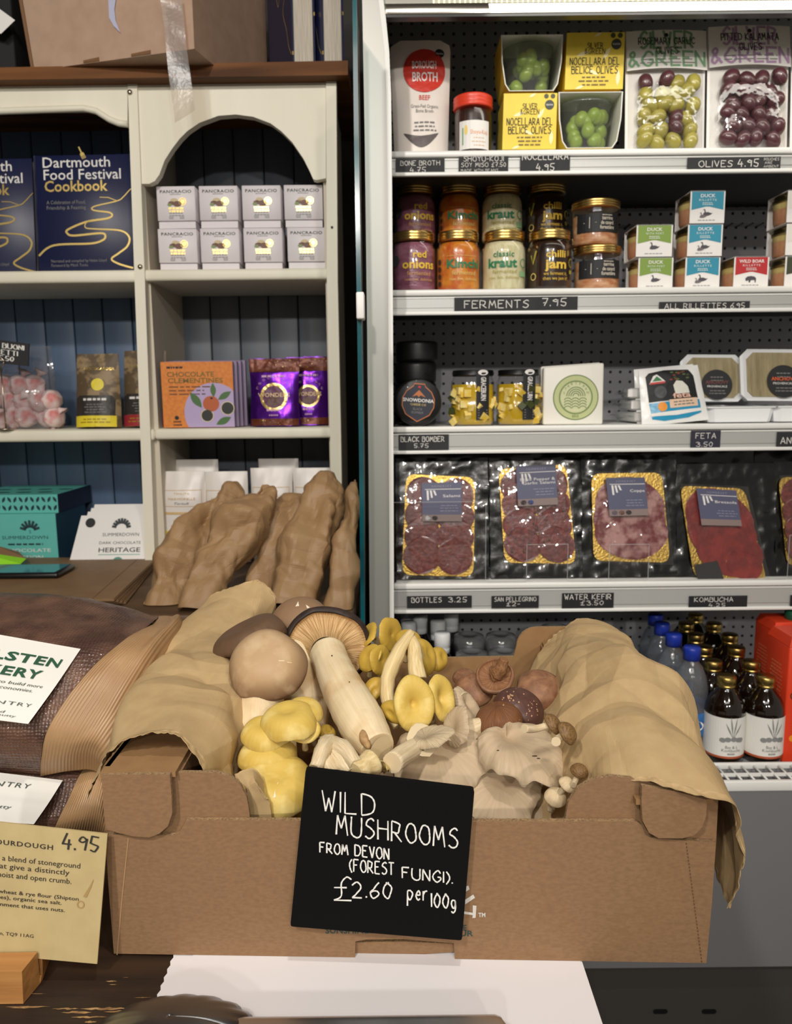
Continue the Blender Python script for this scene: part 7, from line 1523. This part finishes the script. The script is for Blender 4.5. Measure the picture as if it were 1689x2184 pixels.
# ---------------------------------------------------------------- golden oysters
GG = 'golden oyster mushrooms'
def golden(px, py, rpx, n, label, Y=None, z=1.02, prof='dome', d=None, sx=1.0, deep=False, st=None, wave=.05, fan=0.0, wob=.05, seed=None):
    c = P(px, py, Y=Y) if Y else P(px, py, z=z); R_ = PX(rpx, c.y, c.z); s = seed or int(px+py); t = mush('golden_oyster', label, c + Vector((0,0,-R_)), GG)
    T_, U_ = {'dome': ([(0,.17),(.15,.175),(.4,.235),(.65,.20),(.85,.05),(.97,-.18),(1.0,-.36),(.975,-.42)], [(0,-.5),(.2,-.34),(.5,-.18),(.8,-.22),(.975,-.42)]), 'fun': (FUN_T, FUN_U), 'flat': (FLAT_T, FLAT_U)}[prof]
    cap(t, c, n, R_, T_, U_, g_deep if deep else g_top, g_gill, d, wob=wob, wave=wave, nw=6, seed=s, sx=sx, fan=fan)
    nn = Vector(n).normalized(); e = c - nn*R_*(.35); dn = st if st is not None else Vector((.1*sin(s), .25, -1))
    stem(t, [e, e - nn*R_*.5 + Vector(dn)*R_*.25, e - nn*R_*.6 + Vector(dn)*R_*1.1], [R_*.2,R_*.17,R_*.2], g_stem, seed=s, n=12)
    return t
golden(650,1508,42,(.15,-.15,.97),'pale golden cap at the back of the front cluster, against the stems',z=1.056)
golden(614,1526,62,(-.1,-.16,.97),'broad pale golden cap topping the front cluster',z=1.054,sx=1.0)
golden(505,1588,34,(-.6,-.4,.7),'golden cap tilted outwards at the paper edge, upper of two',z=1.015)
golden(566,1554,53,(0,-.2,.97),'golden cap with a dimple, second tier of the front cluster',z=1.043)
golden(649,1553,34,(.12,-.62,.78),'small golden funnel cap with an open hole facing out',z=1.046,prof='fun',wave=.02)
golden(508,1616,32,(-.5,-.5,.7),'golden cap tilted outwards at the paper edge, lower of two',z=1.008)
golden(486,1624,18,(-.5,-.4,.8),'tiny golden cap deep against the lining paper',z=1.0)
golden(571,1598,60,(-.02,-.22,.97),'wide golden cap with a fringed front edge, middle of the cluster',z=1.029,wob=.07)
t8 = golden(588,1662,82,(.02,-.36,.93),'largest golden cap of the front cluster with a white slit',z=1.016,wave=.05,wob=.07)
p = P(584,1690,Y=.497); 
golden(638,1722,22,(.4,-.5,.75),'little golden cap below the largest one, beside the black board',z=.985)
golden(612,1748,26,(-.1,-.5,.85),'golden cap lowest in the box, just above the front edge',z=.97)
golden(700,1560,20,(.4,-.4,.8),'small olive golden cap beside the king oyster stem',z=1.03,deep=True)
golden(715,1648,24,(.1,-.5,.85),'golden cap half hidden behind the board edge',z=1.0)
# upright cluster behind
golden(784,1352,34,(-.75,-.25,.6),'golden cap edge on beside the dark gills, back cluster',Y=.72,prof='flat',deep=True,sx=.8)
golden(836,1354,40,(.80,-.55,.2),'tall upright golden cap highest in the back cluster',Y=.71,prof='flat',deep=True,sx=1.0,d=(0,0,1))
golden(814,1408,34,(.75,-.55,.25),'upright golden cap with folded side, middle of the back cluster',Y=.68,prof='flat',deep=True,d=(0,0,1))
golden(786,1402,32,(-.65,-.5,.5),'golden cap facing the king oyster, back cluster',Y=.685,prof='flat',deep=True)
golden(797,1474,34,(.2,-.85,.3),'golden cap hanging low beside the king stem',Y=.64,prof='dome',deep=True,sx=.6)
golden(836,1520,36,(-.55,-.75,.2),'golden cap edge beside the king stem, lowest of the back cluster',Y=.605,prof='dome',deep=True,sx=.6)
golden(872,1358,30,(.2,-.2,.95),'golden cap at the top of the pale forked stem',Y=.70,prof='dome',deep=True)
golden(910,1396,40,(.72,-.5,.45),'rounded golden cap behind the forked stem',Y=.69,prof='dome',deep=True,sx=.75,d=(0,0,-1))
golden(940,1402,30,(.7,-.4,.5),'golden cap at the outer end of the back cluster',Y=.705,prof='dome',deep=True,sx=.8)
golden(884,1500,57,(.18,-.86,.42),'big golden funnel cap facing outwards, above the grey oysters',Y=.60,prof='fun',sx=.82,wave=.03,d=(0,-.3,-1))
golden(945,1488,50,(.62,-.66,.42),'golden cap with a rolled edge beside the big funnel cap',Y=.615,prof='fun',sx=.72,wave=.04,d=(0,-.3,-1))
# the pale forked stem and the loose stems at the front
t = mush('golden_oyster', 'pale forked golden oyster stem curving over the back cluster', P(845,1540,Y=.6), GG)
stem(t, [P(878,1348,Y=.665), P(850,1390,Y=.65), P(830,1440,Y=.635), P(826,1480,Y=.625), P(834,1520,Y=.612), P(850,1548,Y=.605)], [.0035,.0062,.0066,.006,.0054,.005], g_stem, n=16, rough=.2)
stem(t, [P(872,1352,Y=.668), P(884,1385,Y=.655), P(886,1415,Y=.648), P(892,1450,Y=.64)], [.004,.0064,.0066,.008], g_stem, 'stem', 16, rough=.2, seed=4)
t = mush('golden_oyster', 'bundle of pale split golden stems between the golden caps and the board', P(710,1630,Y=.53), GG)
for k, (a, b, c_) in enumerate(((( 700,1592),(694,1620),(712,1652)),((706,1590),(722,1615),(748,1650)),((700,1588),(690,1600),(672,1640)),((712,1590),(735,1600),(760,1630)))):
    stem(t, [P(*a,Y=.546), P(*b,Y=.528), P(*c_,Y=.515)], [.008,.0062,.0052], o_stem, 'stem', 10, rough=.25, seed=k)
t = mush('golden_oyster', 'pale curled golden oyster seen from its gills, under the cut king stem', P(790,1632,Y=.53), GG)
cap(t, P(792,1630,Y=.532), (.1,.5,.55), PX(42,.53,1.02), FLAT_T, FUN_U, g_top, g_gill, wob=.1, wave=.16, nw=5, seed=4); stem(t, [P(792,1628,Y=.526), P(772,1640,Y=.518), P(756,1650,Y=.512)], [.010,.008,.008], g_stem)
# ---------------------------------------------------------------- shiitake
SG = 'shiitake mushrooms'
def shi(px, py, rpx, n, label, z=1.02, mat=None, sx=1.0, prof=None, d=None, seed=0, st=True):
    c = P(px, py, z=z); R_ = PX(rpx, c.y, c.z); t = mush('shiitake', label, c + Vector((0,0,-R_*.8)), SG)
    cap(t, c, n, R_, prof or [(0,.42),(.35,.38),(.68,.24),(.90,.0),(.99,-.22),(.96,-.36),(.86,-.40)], [(0,-.12),(.5,-.14),(.78,-.26),(.86,-.40)], mat or s_top, s_gill, d, wob=.03, seed=seed or int(px), sx=sx)
    if st: nn = Vector(n).normalized(); stem(t, [c - nn*R_*.1, c - nn*R_*.6, c - nn*R_*.95 + Vector((.004,0,-.004))], [R_*.2,R_*.18,R_*.17], s_stem)
    return t, c, R_
shi(990,1440,26,(-.1,-.2,.97),'shiitake peeping out at the back of the group',1.03)
shi(1008,1466,44,(-.16,-.46,.87),'pale brown shiitake beside the golden caps',1.03)
t, c, R_ = shi(1056,1448,42,(.1,.62,-.78),'upturned shiitake showing gills and a thick stub of stem',1.04,st=False)
t_ = t; stem(t, [c + Vector((.0,0,.004)), P(1066,1430,Y=c.y-.004), P(1076,1405,Y=c.y-.006)], [R_*.42,R_*.34,R_*.22], s_stem, n=18, rough=.3)
shi(1160,1464,56,(.30,-.32,.90),'oval smooth brown shiitake resting against the lining paper',1.03,sx=1.0)
shi(1106,1508,57,(.04,-.52,.85),'dark purplish shiitake with pale specks, in the middle',1.034,mat=s_dark)
shi(1062,1528,52,(-.15,-.12,.98),'shiitake turned to show its ridged tan rim, in front of the others',1.036,mat=s_rim,prof=[(0,.46),(.4,.42),(.75,.26),(.95,-.02),(1.0,-.22),(.93,-.3),(.8,-.28)])
sp = MB(); rg = random.Random(2)
# ---------------------------------------------------------------- grey oysters
OG = 'grey oyster mushrooms'
def oyster(px, py, rpx, n, d, label, z=1.01, Y=None, wave=.06, fan=.5, sx=1.0, seed=0, nw=7, under=False, stemto=None, sr=.006, frill=.02, wob=.07, mats=None):
    c = P(px, py, Y=Y) if Y else P(px, py, z=z); R_ = PX(rpx, c.y, c.z); t = mush('grey_oyster', label, c + Vector((0,0,-R_*.5)), OG)
    cap(t, c, n, R_, [(0,-.04),(.12,-.01),(.3,.05),(.55,.10),(.8,.08),(.95,.0),(1.0,-.06),(.99,-.09)], [(0,-.26),(.15,-.2),(.4,-.09),(.75,-.02),(.99,-.09)], (mats or (o_top,o_gill))[0], (mats or (o_top,o_gill))[1], d, wob=wob, wave=wave, nw=nw, fan=fan, seed=seed or int(px), sx=sx, frill=frill, seg=150, sub=7)
    B_ = basis(n, d); e = c + B_ @ Vector((0, R_*.12, -R_*.1))
    stem(t, [e, e + B_ @ Vector((0, R_*.3, -R_*.25)), P(*stemto[:2], Y=stemto[2]) if stemto else e + B_ @ Vector((0, R_*.5, -R_*.6))], [sr*1.5, sr, sr*.9], o_stem, seed=int(px))
    return t
oyster(1180,1738,60,(-.1,-.45,.88),(.2,-.9,-.3),'grey oyster lowest by the board corner, partly in shade',z=.965,seed=2)
oyster(1082,1742,52,(-.3,-.6,.6),(-.3,-.6,-.5),'torn pale oyster strip showing its gills above the front edge',z=.962,seed=14,mats=(o_gill,o_gill),fan=.75,sx=.6)
oyster(1140,1700,80,(.12,-.55,.83),(.75,-.6,-.2),'grey oyster with a wavy edge, under the fan nearest the flap',z=.985,seed=5,wave=.09)
oyster(1070,1665,100,(.05,-.55,.83),(.05,-.83,-.5),'grey oyster fan low at the front, beside the board corner',z=1.000,wave=.08,sx=1.05,seed=9,fan=.62,frill=.03)
oyster(1055,1622,56,(.35,-.5,.8),(.6,-.7,-.3),'smooth pale oyster lobe between the two big fans',z=1.000,wave=.01,frill=0,seed=6,sx=.7)
oyster(930,1578,122,(-.06,-.52,.85),(.10,-.85,-.5),'broad grey oyster fan with a fringed edge, behind the board',z=1.024,wave=.08,sx=1.1,seed=3,frill=.032,fan=.72)
oyster(1082,1570,138,(.14,-.30,.94),(.50,-.72,-.45),'largest grey oyster fan, spread towards the lining paper',z=1.030,wave=.11,sx=.86,seed=7,frill=.035,fan=.84,nw=8)
oyster(1180,1618,46,(.4,-.4,.8),(.8,-.5,-.2),'grey oyster edge against the lining paper',z=1.008,wave=.08,seed=21)
oyster(995,1500,64,(.62,-.45,.62),(.25,-.35,-.95),'grey oyster standing on edge between golden caps and shiitake',z=1.035,wave=.07,sx=.55,seed=12,fan=.4)
oyster(966,1556,52,(-.72,-.45,.45),(.2,-.3,.95),'grey oyster seen edge on behind the pale gilled one',Y=.585,wave=.05,sx=.9,seed=15,fan=.4)
oyster(906,1572,60,(-.30,-.30,.86),(.75,-.25,.35),'pale oyster turned gills up with its long stem towards the board',Y=.563,wave=.04,seed=13,mats=(o_gill,o_gill),fan=.45,sx=.62,stemto=(836,1628,.530),sr=.0085)
t = mush('grey_oyster', 'loose pale oyster stem lying in front of the shiitake', P(1020,1550,Y=.61), OG); stem(t, [P(984,1572,Y=.60), P(1008,1556,Y=.602), P(1036,1542,Y=.604), P(1058,1526,Y=.606)], [.011,.009,.006,.005], o_stem, n=14, rough=.25)
oyster(880,1640,48,(-.3,-.4,.85),(-.4,-.8,-.3),'grey oyster tucked under the broad fan, behind the board',z=1.0,seed=31)
oyster(830,1660,44,(.1,-.45,.88),(0,-.9,-.3),'grey oyster low behind the middle of the board',z=.985,seed=33)
oyster(1000,1690,70,(.0,-.5,.86),(0,-.9,-.3),'grey oyster deep under the low fan, hardly showing',z=.975,seed=35)
# ---------------------------------------------------------------- small chestnut caps and pale buttons
CG = 'small brown capped mushrooms'
def brown(px, py, rpx, n, label, z=1.02, to=None, mat=None, sr=.35, sx=1.0):
    c = P(px, py, z=z); R_ = PX(rpx, c.y, c.z); t = mush('chestnut_mushroom', label, c + Vector((0,0,-R_)), CG); nn = Vector(n).normalized()
    cap(t, c, n, R_, [(0,.55),(.4,.50),(.75,.30),(.96,-.05),(1.0,-.25),(.92,-.36),(.8,-.34)], [(0,-.1),(.5,-.14),(.8,-.34)], mat or b_top, p_top, wob=.03, seed=int(px), sx=sx)
    e = P(*to[:2], Y=to[2]) if to else c - nn*R_*2.2; stem(t, [c - nn*R_*.1, (c - nn*R_*.9)*.6 + e*.4, e], [R_*sr, R_*sr*.9, R_*sr*1.1], o_stem, n=12); return t
cy = P(1180,1542,z=1.058).y
brown(1180,1542,24,(.75,-.15,.62),'brown cap with a long pale stem lying across the biggest fan',1.058,to=(1118,1554,cy-.012))
brown(1212,1562,26,(.7,-.3,.55),'brown cap with a short stem, beside the lining paper',1.055,to=(1186,1582,cy-.02),sx=1.0)
brown(1236,1642,19,(.12,-.35,.93),'speckled brown cap in the corner by the front flap',1.03,to=(1222,1674,P(1236,1642,z=1.03).y-.008))
brown(1176,1748,15,(0,-.5,.86),'tiny speckled brown cap low against the front flap',.968)
brown(1186,1698,24,(.1,-.5,.85),'pale round cap beside the curved front flap',1.008,mat=p_top)
brown(1212,1672,20,(.5,-.3,.8),'pale cap half hidden behind the curved front flap',1.02,mat=p_top)
t = mush('chestnut_mushroom', 'pale bent stem lying under the biggest fan by the lining paper', P(1170,1660,z=1.0), CG); stem(t, [P(1130,1648,z=1.004), P(1165,1660,z=1.004), P(1186,1656,z=1.006), P(1196,1640,z=1.012)], [.0045,.005,.0055,.0065], p_top)
t = mush('chestnut_mushroom', 'slim dark stem lying beneath the bent pale stem', P(1190,1680,z=.99), CG); stem(t, [P(1140,1668,z=.992), P(1180,1680,z=.992), P(1232,1664,z=.996)], [.004,.0045,.005], o_stem)

# ---------------------------------------------------------------- nicks, splits and specks on the skins
bpy.context.view_layer.update(); DG = bpy.context.evaluated_depsgraph_get()
def skin(px, py):
    d = ray(px, py).normalized(); ok, loc, nrm, _, ob, _ = SC.ray_cast(DG, Vector((0,0,CAM_Z)), d)
    if not ok: return None
    while ob.parent: ob = ob.parent
    return loc, (nrm if nrm.dot(d) < 0 else -nrm), ob
def marks(kind, name, shapes, mat):
    """small marks that lie on the skin of one mushroom"""
    by = {}
    for sh in shapes:
        hs = [skin(*p) for p in sh]
        if any(h is None or not h[2].name.startswith(kind) for h in hs) or len({h[2].name for h in hs}) > 1: continue
        r = by.setdefault(hs[0][2].name, MB()); r.poly([h[0] + h[1]*.0003 for h in hs], mat)
    for k, mb in by.items(): mb.build(name, bpy.data.objects[k], local=False)
def dot(x, y, a, b=None, n=8): return [(x + a*cos(2*pi*i/n), y + (b or a)*sin(2*pi*i/n)) for i in range(n)]
m_pale = M('pale_flesh', (232,222,196), .6); m_fleck = M('pale_fleck', (176,136,104), .6); m_soil = M('soil_fleck', (46,34,26), .8)
marks('golden', 'white_slit', [[(583,1702),(586,1688),(592,1670),(594,1668),(592,1684),(588,1700)]], m_pale)
marks('king', 'white_nick', [[(630,1294),(636,1283),(638,1293)],[(652,1290),(661,1296),(655,1298)]], m_pale)
marks('king', 'skin_mark', [dot(523,1364,4,5), [(594,1408),(606,1408),(606,1411),(594,1411)], [(612,1411),(622,1413),(622,1415),(612,1414)]], M('cap_mark', (214,188,150), .5))
rg = random.Random(6)
marks('shiitake', 'pale_specks', [dot(rg.gauss(1090,11), rg.gauss(1490,8), rg.uniform(.9,2.4), n=6) for _ in range(20)] + [dot(rg.gauss(1134,12), rg.gauss(1512,14), rg.uniform(.8,1.8), n=6) for _ in range(22)], m_fleck)
marks('grey', 'soil_specks', [dot(1062,1601,3,1), dot(1140,1613,6,1.2), dot(1148,1618,4,1), dot(902,1600,2,1), dot(1150,1672,3,1)], m_soil)
marks('king', 'soil_specks', [dot(708,1399,1.6), dot(745,1455,1.4), dot(793,1604,1.2), dot(799,1612,1.2)], m_soil)
